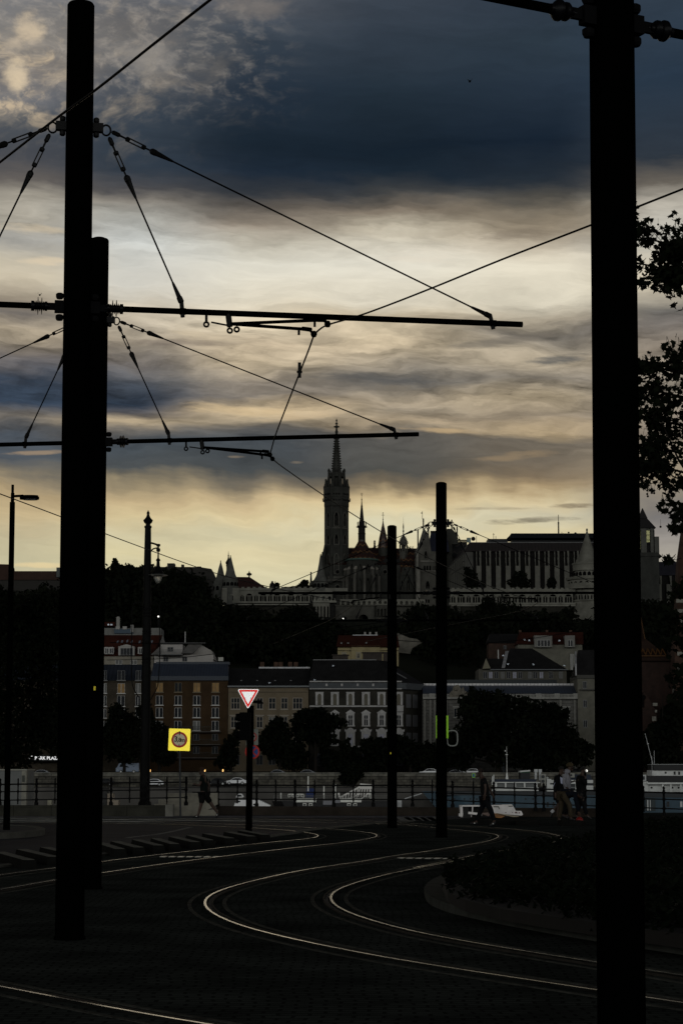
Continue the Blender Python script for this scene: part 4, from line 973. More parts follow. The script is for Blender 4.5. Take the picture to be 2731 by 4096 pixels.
def person(label, px, Y, J, wear, shoe, hair, face, hairc=(.012,.010,.008), skin=None, extra=None, group=None):
    """J: joint -> (px, py, depth offset); face: unit (x, y) the head looks to"""
    P = {k: at(v[0], v[1], Y + v[2]) for k, v in J.items()}
    base = onz(px, 3090 + CAMZ * FPX / Y)
    root = thing('person', label, 'person', (base.x, base.y, 0), group)
    sk = skin or skin_m
    B = {'pelvis': (P['pelvis'], .115), 'spine': (P['spine'], .115), 'chest': (P['chest'], (.135, .115)), 'neck': (P['neck'], .055), 'head': (P['head'] - Vector((0, 0, .035)), .078), 'crown': (P['head'] + Vector((0, 0, .055)), .085)}
    E = [('pelvis', 'spine'), ('spine', 'chest'), ('chest', 'neck'), ('neck', 'head'), ('head', 'crown')]
    f = Vector((face[0], face[1], 0)).normalized()
    for sd in 'ab':
        B['sh' + sd] = (P['sh' + sd], .055); B['el' + sd] = (P['el' + sd], .040); B['wr' + sd] = (P['wr' + sd], .028)
        d = (P['wr' + sd] - P['el' + sd]).normalized(); hd_ = P['wr' + sd] + d * .07; B['palm' + sd] = (hd_, (.036, .022))
        E += [('chest', 'sh' + sd), ('sh' + sd, 'el' + sd), ('el' + sd, 'wr' + sd), ('wr' + sd, 'palm' + sd)]
        s_ = d.cross(Vector((0, 1, 0))); s_ = s_.normalized() if s_.length > .1 else Vector((1, 0, 0))
        for i, (o1, ln) in enumerate(((-.030, .062), (-.010, .075), (.011, .070), (.030, .055))):
            k1 = hd_ + d * (ln * .5 + .02) + s_ * o1 + f * .006; k2 = hd_ + d * (ln + .01) + s_ * o1 * 1.1 + f * .028
            B[f'fg{sd}{i}'] = (k1, .0085); B[f'ft{sd}{i}'] = (k2, .007); E += [('palm' + sd, f'fg{sd}{i}'), (f'fg{sd}{i}', f'ft{sd}{i}')]
        th = P['wr' + sd] + d * .05 + f * .045; B['th' + sd] = (th, .011); B['tt' + sd] = (th + d * .035 + f * .006, .009); E += [('wr' + sd, 'th' + sd), ('th' + sd, 'tt' + sd)]
        B['hip' + sd] = (P['hip' + sd], .085); B['kn' + sd] = (P['kn' + sd], .060); B['an' + sd] = (P['an' + sd], .040); B['toe' + sd] = (P['toe' + sd], .034)
        B['calf' + sd] = (P['kn' + sd].lerp(P['an' + sd], .32) , .056)
        E += [('pelvis', 'hip' + sd), ('hip' + sd, 'kn' + sd), ('kn' + sd, 'calf' + sd), ('calf' + sd, 'an' + sd), ('an' + sd, 'toe' + sd)]
    skin_obj('body', B, E, sk, root, 'pelvis')
    h = P['head']; q = MB()                                    # face: brow, nose, mouth, eyes, ears
    side_ = f.cross(Vector((0, 0, 1)))
    q.ball(h + f * .092 + Vector((0, 0, -.012)), .016, 8, 5, (1, 1, 1.5)); q.ball(h + f * .080 + Vector((0, 0, -.058)), .018, 8, 5, (1.2, 1.2, .5)); q.ball(h + f * .070 + Vector((0, 0, -.095)), .03, 8, 5)
    for s in (-1, 1): q.ball(h + side_ * s * .082 + Vector((0, 0, -.012)), .028, 8, 5, (.5, .8, 1.1))
    q.build('face_features', sk, root, smooth=True)
    q = MB()
    for s in (-1, 1): q.ball(h + f * .080 + side_ * s * .032 + Vector((0, 0, .012)), .011, 8, 5)
    q.build('eye', mat('eye dark', (.01,.01,.01), rough=.2), root)
    hm = mat('hair ' + str(hairc), hairc, rough=.6, var=.3, vs=30, bump=.6, bs=60); q = MB(); rh = random.Random(hash(label) % 1000 if False else len(label))
    for k in range(90 if hair == 'curly' else 50):
        t = rh.uniform(0, 6.28); u = rh.uniform(.15, 1); rad = .088 + (.02 if hair == 'curly' else .0)
        v = Vector((math.cos(t) * math.sqrt(1 - u * u), math.sin(t) * math.sqrt(1 - u * u), u * 1.05))
        if v.dot(f) > .55 and u < .55: continue
        q.ball(h + Vector((0, 0, .025)) - f * .012 + v * rad, .030 if hair == 'curly' else .024, 6, 4)
    q.build('hair', hm, root, smooth=True)
    for nm, mm, kind in wear:
        N = {}; E = []
        if kind in ('tee', 'jacket', 'hoodie'):
            k = {'tee': 1.12, 'jacket': 1.24, 'hoodie': 1.28}[kind]
            N = {'spine0': (P['pelvis'].lerp(P['spine'], -.15 if kind != 'tee' else .0), .130 * k), 'spine': (P['spine'], .122 * k), 'chest': (P['chest'], (.150 * k, .128 * k)), 'neck': (P['chest'].lerp(P['neck'], .75), .075 * k)}
            E = [('spine0', 'spine'), ('spine', 'chest'), ('chest', 'neck')]
            for sd in 'ab':
                N['sh' + sd] = (P['sh' + sd], .068 * k); E.append(('chest', 'sh' + sd))
                if kind == 'tee': N['mid' + sd] = (P['sh' + sd].lerp(P['el' + sd], .62), .062 * k); E.append(('sh' + sd, 'mid' + sd))
                else:
                    N['el' + sd] = (P['el' + sd], .054 * k); N['wr' + sd] = (P['el' + sd].lerp(P['wr' + sd], .92), .042 * k); E += [('sh' + sd, 'el' + sd), ('el' + sd, 'wr' + sd)]
            skin_obj(nm, N, E, mm, root, 'spine')
            if kind == 'hoodie':
                q = MB(); c = P['neck'] - f * .04
                q.ball(c, .115, 12, 8, (1.05, 1.05, .72)); q.build('hood', mm, root, smooth=True)
        else:
            kk = 1.22; N = {'pelvis': (P['pelvis'], .125 * kk)}
            for sd in 'ab':
                N['hip' + sd] = (P['hip' + sd], .092 * kk); E.append(('pelvis', 'hip' + sd))
                if kind == 'shorts': N['end' + sd] = (P['hip' + sd].lerp(P['kn' + sd], .82), .088 * kk); E.append(('hip' + sd, 'end' + sd))
                else:
                    N['kn' + sd] = (P['kn' + sd], .068 * kk); N['an' + sd] = (P['kn' + sd].lerp(P['an' + sd], .95), .052 * kk); E += [('hip' + sd, 'kn' + sd), ('kn' + sd, 'an' + sd)]
            skin_obj(nm, N, E, mm, root, 'pelvis')
    for sd in 'ab':
        a = P['an' + sd]; t = P['toe' + sd]; d = (t - a); d.normalize(); heel = a - d * .05 + Vector((0, 0, -.035))
        sh = skin_obj('shoe', {'h': (heel, .046), 'm': (heel.lerp(t, .55) + Vector((0, 0, .0)), .046), 't': (t + d * .03, .034)}, [('h', 'm'), ('m', 't')], shoe[0], root, 'h')
        if len(shoe) > 1:
            q = MB(); q.ball(a + d * .06 + Vector((0, -.045, -.015)), .020, 8, 5); q.build('shoe_patch', shoe[1], sh)
    if extra: extra(root, P, f)
    return root
def mb_cloth(n, c): return mat(n, c, rough=.9, var=.2, vs=8, bump=.4, bs=25, spec=.15)
bl_ = mb_cloth('black cotton', (.004,.004,.0045)); nv = mb_cloth('navy knit', (.004,.0055,.010)); kh = mb_cloth('khaki twill', (.050,.039,.024)); gh = mb_cloth('grey marl fleece', (.26,.255,.28)); dg = mb_cloth('dark grey jersey', (.008,.0085,.009)); dj = mb_cloth('dark jeans', (.005,.0055,.007)); dt = mb_cloth('dark green shirt', (.004,.007,.006))
shoe_b = mat('black shoe', (.008,.008,.009), rough=.4); wdot = mat('white shoe patch', (.85,.85,.8), rough=.3, metal=.4)
# jogger
def q1(x, y, d=0): return (740 + x * .1148, 3050 + y * .1148, d)
person('jogger in dark shirt and shorts striding along the parapet', 815, 72.2, dict(pelvis=q1(670,1110), spine=q1(655,850), chest=q1(635,560), neck=q1(605,420), head=q1(588,300),
    sha=q1(600,500,-.18), ela=q1(520,800,-.24), wra=q1(425,775,-.2), shb=q1(680,500,.18), elb=q1(850,800,.22), wrb=q1(800,980,.2),
    hipa=q1(620,1150,-.09), kna=q1(555,1510,-.09), ana=q1(462,1840,-.09), toea=q1(290,1905,-.09), hipb=q1(720,1150,.09), knb=q1(940,1480,.09), anb=q1(1140,1760,.09), toeb=q1(1080,1930,.09)),
    [('shirt', dt, 'tee'), ('shorts', bl_, 'shorts')], (shoe_b, wdot), 'short', (-1, 0), (.05,.022,.010))
# walking man
def q2(x, y, d=0): return (1800 + x * .2041, 3040 + y * .2041, d)
person('short-haired man in black T-shirt and dark jeans walking past the fallen barrier', 1935, 61.4, dict(pelvis=q2(690,760), spine=q2(672,600), chest=q2(655,430), neck=q2(620,335), head=q2(580,250),
    sha=q2(672,410,-.2), ela=q2(690,560,-.24), wra=q2(680,690,-.24), shb=q2(640,400,.2), elb=q2(760,540,.22), wrb=q2(820,660,.22),
    hipa=q2(670,790,-.1), kna=q2(790,960,-.1), ana=q2(862,1210,-.1), toea=q2(790,1285,-.1), hipb=q2(690,790,.1), knb=q2(605,970,.1), anb=q2(510,1220,.1), toeb=q2(400,1245,.1)),
    [('t_shirt', dg, 'tee'), ('jeans', dj, 'trousers')], (shoe_b, wdot), 'short', (-1, 0), (.02,.012,.009))
def q3(x, y, d=0): return (2160 + x * .1403, 3040 + y * .1403, d)
ball_ = at(2316, 3277, 64.6)
GP = None
person('person in navy top and khaki trousers bending far over towards a round red object', 2255, 65.0, dict(pelvis=q3(610,950), spine=q3(760,910), chest=q3(960,960), neck=q3(1080,1010), head=q3(1150,1060),
    sha=q3(985,1010,-.17), ela=q3(1040,1290,-.18), wra=q3(1075,1500,-.12), shb=q3(1010,1000,.17), elb=q3(1060,1300,.17), wrb=q3(1100,1520,.1),
    hipa=q3(640,1000,-.1), kna=q3(840,1290,-.1), ana=q3(860,1660,-.1), toea=q3(960,1715,-.1), hipb=q3(600,1000,.1), knb=q3(590,1330,.1), anb=q3(520,1700,.1), toeb=q3(600,1770,.1)),
    [('jumper', nv, 'jacket'), ('trousers', kh, 'trousers')], (shoe_b,), 'short', (1, 0))
m = MB(); m.ball((ball_.x, ball_.y, .115), .115, 18, 10); tag(m.build('ball', mat('red rubber', (.22,.008,.005), rough=.5), smooth=True, org=(ball_.x, ball_.y, 0)), 'small round red object on the setts under the bending person', 'ball')
def camera_x(root, P, f):
    m = MB(); c = P['wra']; m.box(c.x - .05, c.x + .12, c.y - .06, c.y + .06, c.z - .03, c.z + .13); m.build('glove', bl_, root)
person('person in pale grey hoodie with curly hair behind the bending figure', 2265, 69.0, dict(pelvis=q3(740,900), spine=q3(745,720), chest=q3(745,470), neck=q3(790,330), head=q3(850,205),
    sha=q3(700,430,-.18), ela=q3(650,660,-.2), wra=q3(760,800,-.26), shb=q3(800,440,.16), elb=q3(830,640,.2), wrb=q3(905,620,.1),
    hipa=q3(720,960,-.1), kna=q3(700,1270,-.1), ana=q3(640,1580,-.1), toea=q3(760,1660,-.1), hipb=q3(760,960,.1), knb=q3(760,1270,.1), anb=q3(730,1590,.1), toeb=q3(830,1660,.1)),
    [('hoodie', gh, 'hoodie'), ('trousers', bl_, 'trousers')], (shoe_b,), 'curly', (1, .35), (.05,.035,.012))
def sock(root, P, f):
    m = MB(); a = P['anb']; k = P['knb']; d = (k - a).normalized(); m.rev(a - d * .03, d, [(0, .05), (.02, .055), (.09, .056), (.11, .05)], 10); m.build('sock', mat('white sock', (.6,.6,.62), rough=.8), root)
    q = MB(); c = P['chest'] + Vector((.06, -.17, -.03)); q.prism([(c.x - .02, c.z + .12), (c.x + .06, c.z + .08), (c.x + .05, c.z - .12), (c.x + .0, c.z - .08)], c.y - .01, c.y + .03); q.build('shirt_front', mat('pale shirt', (.40,.42,.55), rough=.8), root)
    q = MB(); q.bar(P['sha'] + Vector((-.05, -.06, -.15)), P['ela'] + Vector((-.06, -.05, 0)), .02, .012); q.build('sleeve_stripe', mat('pale shirt', (.4,.42,.55)), root)
person('person in black jacket, shorts and white sock, one heel kicked up', 2225, 67.5, dict(pelvis=q3(500,970), spine=q3(495,780), chest=q3(510,560), neck=q3(560,410), head=q3(605,295),
    sha=q3(450,510,-.18), ela=q3(410,760,-.2), wra=q3(420,960,-.22), shb=q3(560,510,.18), elb=q3(600,740,.2), wrb=q3(660,900,.2),
    hipa=q3(500,1010,-.1), kna=q3(540,1300,-.1), ana=q3(480,1600,-.1), toea=q3(540,1690,-.1), hipb=q3(500,1010,.1), knb=q3(520,1280,.1), anb=q3(330,1480,.1), toeb=q3(300,1640,.1)),
    [('jacket', bl_, 'jacket'), ('shorts', bl_, 'shorts')], (shoe_b,), 'short', (1, -.25), extra=sock)
def phone(root, P, f):
    m = MB(); c = P['wra'] + Vector((.0, -.03, .08)); m.box(c.x - .035, c.x + .035, c.y - .006, c.y + .006, c.z - .02, c.z + .12); m.build('phone', blk, root)
person('person in black sweater and trousers walking with a hand raised to the face', 2335, 68.0, dict(pelvis=q3(1140,960), spine=q3(1135,780), chest=q3(1140,560), neck=q3(1185,415), head=q3(1225,300),
    sha=q3(1180,520,-.2), ela=q3(1315,720,-.24), wra=q3(1275,500,-.22), shb=q3(1070,520,.2), elb=q3(1050,760,.22), wrb=q3(1110,940,.2),
    hipa=q3(1150,1000,-.1), kna=q3(1240,1290,-.1), ana=q3(1330,1590,-.1), toea=q3(1450,1680,-.1), hipb=q3(1130,1000,.1), knb=q3(1110,1300,.1), anb=q3(1020,1600,.1), toeb=q3(1130,1690,.1)),
    [('sweater', bl_, 'jacket'), ('trousers', dj, 'trousers')], (shoe_b,), 'short', (1, 0), extra=phone)
# ------------------------------------------------------------------ far bank: quay, embankment, road, hill
YQ, YW, YH = 394.0, 428.0, 446.0
quaym = mat('far quay paving', (.08,.075,.068), rough=.85, var=.3, vs=.2)
m = MB(); m.box(-700, 700, YQ, YW, -8, -1.35); tag(m.build('far_quay', quaym), kind='structure')
m = MB(); m.box(-700, 700, YW, 470, -8, 1.45); tag(m.build('far_road', mat('far road asphalt', (.04,.04,.04), rough=.8, var=.2, vs=.2)), kind='structure')
embm = brickmat('embankment ashlar', (.105,.098,.078), (.060,.056,.046), (.03,.028,.024), 1.0, bw=1.3, bh=.55, ms=.05, rough=.9, bump=.5, var=.5, axes='XZ', dist=.06)
root = thing('embankment_wall', 'long rough ashlar embankment wall across the river below the houses', 'wall', (0, YW, -1.35))
m = MB(); m.box(-700, 700, YW - .6, YW - .01, -1.34, .85); m.build('masonry', embm, root)
m = MB(); m.box(-700, 700, YW - .75, YW + .05, .86, .95); m.box(-700, 700, YW - .68, YW, .95, 1.62); m.build('parapet', brickmat('parapet coping', (.15,.142,.115), (.11,.105,.09), (.05,.05,.045), 1.0, bw=2.6, bh=.7, ms=.04, var=.45, axes='XZ'), root)
def hillz(x, Y):
    px = CX + x / Y * FPX
    t = max(0, min(1, (Y - 462) / 205)); base = 1.45 + 46 * (t * t * (3 - 2 * t)) * .9 + 8 * max(0, min(1, (Y - 470) / 60))
    ridge = 11 * max(0, min(1, (880 - px) / 300)) * max(0, min(1, (Y - 560) / 110))
    return min(base, 50) + ridge + 1.0 * mnoise.noise(Vector((x * .02, Y * .02, 0)))
hm_ = MB(); NX, NYh = 70, 34
for j in range(NYh + 1):
    Y = 461 + (900 - 461) * j / NYh
    for i in range(NX + 1):
        x = -420 + 840 * i / NX; hm_.v.append(Vector((x, Y, hillz(x, Y) if Y > 463 else 1.4)))
for j in range(NYh):
    for i in range(NX):
        a = j * (NX + 1) + i; hm_.f.append((a, a + 1, a + NX + 2, a + NX + 1))
tag(hm_.build('hill_terrain', mat('hillside earth', (.016,.018,.012), rough=1, var=.4, vs=.05, spec=.05), smooth=True), kind='structure')

# ------------------------------------------------------------------ window and house helpers
glass = mat('dark window glass', (.012,.014,.017), rough=.12, spec=.5)
glass2 = mat('curtained window', (.11,.11,.105), rough=.5)
wframe = mat('white window frame', (.50,.49,.47), rough=.6); gframe = mat('grey window frame', (.17,.17,.17), rough=.6)
def wpx(F, root, x0, x1, y0, y1, frame=wframe, pane=glass, t=.14, mull=1, trans=0, sill=None, ring=True, proud=.10, head=None):
    """a window measured in photo pixels: frame ring, pane as sub-part"""
    a, b, z0, z1 = F.X(x0), F.X(x1), F.Z(y1), F.Z(y0); Y = F.Y; m = MB()
    if ring:
        m.box(a, a + t, Y - proud, Y, z0, z1); m.box(b - t, b, Y - proud, Y, z0, z1); m.box(a + t, b - t, Y - proud, Y, z1 - t, z1); m.box(a + t, b - t, Y - proud, Y, z0, z0 + t)
    for k in range(mull):
        xm = a + (b - a) * (k + 1) / (mull + 1); m.box(xm - .055, xm + .055, Y - proud + .02, Y, z0 + (t if ring else 0), z1 - (t if ring else 0))
    if trans: zt = z0 + (z1 - z0) * trans; m.box(a + .02, b - .02, Y - proud + .03, Y, zt - .05, zt + .05)
    if sill: m.box(a - .18, b + .18, Y - proud - .12, Y, z0 - .16, z0 - .002)
    if head: m.box(a - .25, b + .25, Y - proud - .18, Y, z1 + .10, z1 + .34)
    w = m.build('window', frame, root)
    q = MB(); q.box(a + .02, b - .02, Y - .03, Y - .004, z0 + .02, z1 - .02); q.build('pane', pane, w)
    return w
def box_px(F, x0, x1, y0, y1, d0, d1):
    m = MB(); m.box(F.X(x0), F.X(x1), F.Y + d0, F.Y + d1, F.Z(y1), F.Z(y0)); return m
def skylight(F, root, x, y, w, h, Yo, mm):
    m = MB(); m.box(F.X(x - w / 2), F.X(x + w / 2), F.Y + Yo - .2, F.Y + Yo + .3, F.Z(y + h / 2), F.Z(y - h / 2)); return m.build('skylight', mm, root)
skm = mat('skylight glass', (.55,.60,.68), rough=.15, metal=.8)
slate = mat('dark slate roof', (.012,.0115,.0115), rough=.75, var=.35, vs=.6, bump=.3, bs=6, spec=.15)
redtile = mat('red clay roof', (.034,.010,.006), rough=.9, var=.35, vs=.5, bump=.3, bs=8, spec=.1)
zinc = seammat('standing seam blue zinc', (.055,.067,.095), .62)
gutter = mat('pale gutter', (.35,.35,.36), rough=.4, metal=.3, var=.3, vs=1)
def sroof(F, pts_low, pts_top, depth_low, depth_top, m_, name, root):
    """one sloping plane: low edge px (x0,x1,y) at depth_low, top edge px (x0,x1,y) at depth_top, closed down to a solid"""
    a0, a1, ay = pts_low; b0, b1, by = pts_top
    fa = Fac(F.Y + depth_low); fb = Fac(F.Y + depth_top)
    za, zb = fa.Z(ay), fb.Z(by); m = MB()
    A = [(fa.X(a0), fa.Y, za), (fa.X(a1), fa.Y, za)]; B = [(fb.X(b1), fb.Y, zb), (fb.X(b0), fb.Y, zb)]
    back = fb.Y + (fb.Y - fa.Y)
    C = [(A[1][0], back, za), (A[0][0], back, za)]
    i = len(m.v); m.v += [Vector(p) for p in A + B + C]
    m.f += [(0, 1, 2, 3), (3, 2, 4, 5), (0, 3, 5), (1, 4, 2), (0, 5, 4, 1)]
    return m.build(name, m_, root)

# --- brown hotel with blue zinc roof
F = Fac(YH)
root = thing('apartment_building', 'brown rendered hotel with blue-grey metal roof and four columns of windows', 'building', (F.X(755), F.Y, 1.45))
box_px(F, 600, 911, 2720, 3086, 0, 14).build('wall', mat('ochre brown render', (.045,.027,.013), rough=.9, var=.3, vs=.4, bump=.2, bs=20, spec=.15), root)
sroof(F, (603, 911, 2706), (614, 912, 2652), -.3, 6, zinc, 'roof', root)
m = box_px(F, 600, 913, 2705, 2722, -.6, 6); m.build('eaves', mat('dark blue eaves', (.03,.038,.052), rough=.5), root)
box_px(F, 614, 912, 2642, 2653, 5.5, 9).build('roof_rail', mat('dark blue eaves', (0,0,0)), root)
orange = mat('amber curtain', (.27,.16,.055), rough=.6, var=.3, vs=.7)
for i, xc in enumerate((638.5, 713, 787.5, 862)):
    for j, (ya, yb) in enumerate(((2731,2768), (2783,2820), (2831,2870), (2884,2922))):
        w = wpx(F, root, xc - 14, xc + 14, ya, yb, frame=wframe if j else mat('amber frame', (.16,.13,.08), rough=.6), pane=(orange if j == 0 and not (i == 1) else (glass2 if (i, j) in ((0,3),(2,3)) else glass)), t=.05, mull=1, sill=True, proud=.08)
    if i: 
        for (ya, yb) in ((2936,2962), (2985,3015)): wpx(F, root, xc - 12, xc + 12, ya, yb, frame=gframe, t=.05, mull=1)
box_px(F, 600, 905, 2720, 2725, -.12, 0).build('cornice', mat('ochre trim', (.05,.033,.018), rough=.8), root)
railg = mat('balcony railing green', (.010,.018,.015), rough=.5)
for y in (2926, 2977, 3030):
    s = box_px(F, 602, 885, y, y + 3.5, -1.6, 0).build('balcony', mat('balcony slab', (.085,.075,.065), rough=.8, var=.3), root)
    q = MB(); F2 = Fac(F.Y - 1.55)
    for k in range(60): x = F2.X(604 + 278 * k / 59); q.box(x - .02, x + .02, F2.Y, F2.Y + .03, F2.Z(y), F2.Z(y - 20))
    q.box(F2.X(602), F2.X(885), F2.Y, F2.Y + .05, F2.Z(y - 20), F2.Z(y - 21)); q.build('balcony_rail', railg, s)
pts = [(770, 3068), (793, 3068)]
# lettering on the hotel canopy, left part behind the near tree
FL = Fac(YH - 2.2); plL = Plane_((FL.X(200), FL.Y, FL.Z(3033)), 0)
whiteglow = mat('lit white lettering', (.8,.8,.8), emit=(1, 1, 1), es=.75)
F0 = Fac(YH + .4)
root0 = thing('apartment_building', 'tan brick hotel wing with narrow tall windows beside the second tram pole', 'building', (F0.X(490), F0.Y, 1.45))
box_px(F0, -40, 598, 2722, 3086, 0, 14).build('wall', mat('tan brick render', (.05,.041,.03), rough=.9, var=.4, vs=.5, bump=.3, bs=10, spec=.15), root0)
sroof(F0, (-40, 602, 2722), (-40, 598, 2658), -.2, 6, seammat('dull blue roof sheet', (.028,.034,.048), .8, rough=.5), 'roof', root0)
for xc, w_ in ((418,9), (485,15), (553,10)):
    for (ya, yb) in ((2682,2721), (2734,2773), (2783,2825), (2836,2872), (2884,2920)):
        f_ = Fac(F0.Y - .9) if ya < 2700 else F0
        wpx(f_, root0, xc - w_, xc + w_, ya, yb, frame=wframe if ya > 2700 else gframe, pane=orange if (xc, ya) in ((485,2734),) else (glass2 if (xc, ya) in ((553,2734), (418,2734)) else glass), t=.05, mull=1, sill=True)
cn = MB(); cn.box(FL.X(120), FL.X(360), FL.Y + .06, F0.Y, FL.Z(3044), FL.Z(3020)); cn.build('canopy', mat('hotel canopy', (.01,.012,.012), rough=.5), root0)
letters('PARK PLAZA', .95, plL, -.3, 0, .02, whiteglow, 'lettering', root0, bold=.02)
for a in (-4.1, -3.8):
    q = MB(); plL.poly(q, [(a, -.25 if a < -4 else .05), (a + .35, .1 if a < -4 else .4), (a + .2, .3 if a < -4 else .55), (a - .1, .0 if a < -4 else .3)], .0, .04); q.build('logo_mark', whiteglow, root0)

# --- beige house
F = Fac(YH + .2)
root = thing('town_house', 'beige four-storey house with paired windows between the hotel and the dark house', 'building', (F.X(1072), F.Y, 1.45))
box_px(F, 913, 1234, 2748, 3086, 0, 14).build('wall', mat('beige plaster', (.150,.120,.082), rough=.9, var=.22, vs=.35, bump=.15, bs=20, spec=.1), root)
sroof(F, (911, 1238, 2748), (915, 1240, 2673), -.4, 7, slate, 'roof', root)
m = box_px(F, 911, 1238, 2743, 2749, -.7, 0); m.build('cornice', mat('pale blue grey gutter', (.14,.15,.155), rough=.5), root)
m = box_px(F, 913, 1234, 2766, 2769, -.2, 0); m.box(F.X(913), F.X(1234), F.Y - .25, F.Y, F.Z(2927), F.Z(2921)); m.build('string_course', mat('beige trim', (.12,.097,.068), rough=.85), root)
q = MB(); f7 = Fac(F.Y + 7)
q.box(f7.X(1035), f7.X(1240), f7.Y - .2, f7.Y + .2, f7.Z(2674), f7.Z(2668)); q.build('ridge_flashing', gutter, root)
for xc in (1048, 1103, 1122, 1160, 1183): 
    q = MB(); f8 = Fac(F.Y + 9); q.box(f8.X(xc - 8), f8.X(xc + 8), f8.Y, f8.Y + 1.5, f8.Z(2690), f8.Z(2648)); q.build('chimney', mat('brown brick chimney', (.06,.032,.020), rough=.9, var=.4, vs=1), root)
for x0, x1, ml in ((926,958,2), (1028,1050,1), (1077,1101,1), (1126,1149,1), (1173,1208,2)):
    wpx(F, root, x0 - 2, x1 + 2, 2791, 2837, t=.13, mull=ml, trans=.55, frame=mat('beige window surround', (.26,.23,.19), rough=.7), sill=True, pane=glass2 if x0 in (1077, 1126) and False else glass)
    wpx(F, root, x0 - 2, x1 + 2, 2866, 2912, t=.13, mull=ml, trans=.6, frame=mat('beige window surround', (0,0,0)), sill=True, head=True, pane=glass2 if x0 in (1077,) else glass)
    wpx(F, root, x0 - 2, x1 + 2, 2948, 2985, t=.13, mull=ml, frame=mat('beige window surround', (0,0,0)))
    wpx(F, root, x0 - 2, x1 + 2, 3020, 3060, t=.08, mull=ml, frame=gframe)
for x in (963, 1027, 1099, 1162): skylight(Fac(F.Y), root, x, 2721, 7, 4, 2.2, gframe)
skylight(Fac(F.Y), root, 1077, 2731, 9, 5, 1.2, skm)

# --- dark house with white trim and an angled corner
F = Fac(YH)
root = thing('town_house', 'dark plastered corner house with white trimmed arched windows and a tall slate roof', 'building', (F.X(1400), F.Y, 1.45))
dw = mat('soot dark plaster', (.028,.026,.021), rough=.92, var=.4, vs=.5, bump=.3, bs=12, spec=.1); tr = mat('weathered white trim', (.36,.35,.34), rough=.8, var=.25, vs=1.2)
xa, xb, xc = F.X(1238), F.X(1606), F.X(1692)
m = MB(); zt = F.Z(2757)
m.slab([(xa, F.Y), (xb, F.Y), (xb + .6, F.Y + .4), (xc, F.Y + 7), (xc, F.Y + 16), (xa, F.Y + 16)], 1.3, zt); m.build('wall', dw, root)
e = MB(); e.slab([(xa - .1, F.Y - .5), (xb + .1, F.Y - .5), (xb + 1.0, F.Y - .1), (xc + .5, F.Y + 6.8), (xc + .5, F.Y + 16.2), (xa - .1, F.Y + 16.2)], F.Z(2757), F.Z(2732))
e.build('cornice', mat('blue grey cornice', (.060,.066,.072), rough=.7, var=.2), root)
e = MB(); e.box(xa, xb, F.Y - .62, F.Y - .5, F.Z(2729), F.Z(2724))
for px in (1306, 1367, 1430, 1492, 1560): x = F.X(px); e.box(x - .22, x + .22, F.Y - .60, F.Y - .5, F.Z(2745), F.Z(2735))
e.box(xa, xb + .4, F.Y - .3, F.Y, F.Z(2828), F.Z(2822)); e.box(xa, xb, F.Y - .68, F.Y - .5, F.Z(2757.5), F.Z(2754)); e.build('string_course', tr, root)
m = MB(); z0, z1 = F.Z(2731), Fac(F.Y + 6).Z(2641)
low = [(xa - .1, F.Y - .5), (xb + .1, F.Y - .5), (xc + .5, F.Y + 6.8), (xc + .5, F.Y + 16.2), (xa - .1, F.Y + 16.2)]
f6 = Fac(F.Y + 6); top = [(f6.X(1252), F.Y + 6), (f6.X(1506), F.Y + 6), (f6.X(1545), F.Y + 9), (f6.X(1545), F.Y + 12), (f6.X(1252), F.Y + 12)]
i = len(m.v); m.v += [Vector((x, y, z0)) for x, y in low] + [Vector((x, y, z1)) for x, y in top]
for k in range(5): k2 = (k + 1) % 5; m.f.append((k, k2, 5 + k2, 5 + k))
m.f += [(4, 3, 2, 1, 0), (5, 6, 7, 8, 9)]; rf = m.build('roof', slate, root)
q = MB(); q.box(f6.X(1252), f6.X(1506), F.Y + 5.8, F.Y + 6.2, z1, z1 + .18); q.build('ridge_flashing', mat('grey ridge lead', (.16,.16,.16), rough=.5), rf)
q = MB(); q.bar((xb + 1.0, F.Y + .6, z0 + 1), (f6.X(1530), F.Y + 7, z1 - 1), .3, .12); q.build('hip_flashing', mat('grey ridge lead', (0,0,0)), rf)
for x0, x1, ya in ((1451, 1528, 2612), (1330, 1392, 2622), (1533, 1560, 2612)):
    q = MB(); f8 = Fac(F.Y + 9); q.box(f8.X(x0), f8.X(x1), f8.Y, f8.Y + 2, z1 - .5, f8.Z(ya)); q.box(f8.X(x0) - .2, f8.X(x1) + .2, f8.Y - .2, f8.Y + 2.2, f8.Z(ya), f8.Z(ya - 4)); q.build('chimney', mat('dark brick chimney', (.04,.032,.027), rough=.9, var=.3), rf)
for px, py in ((1332, 2660), (1258, 2720)): skylight(F, rf, px, py, 8, 5, -.2 if py > 2700 else 3.2, skm)
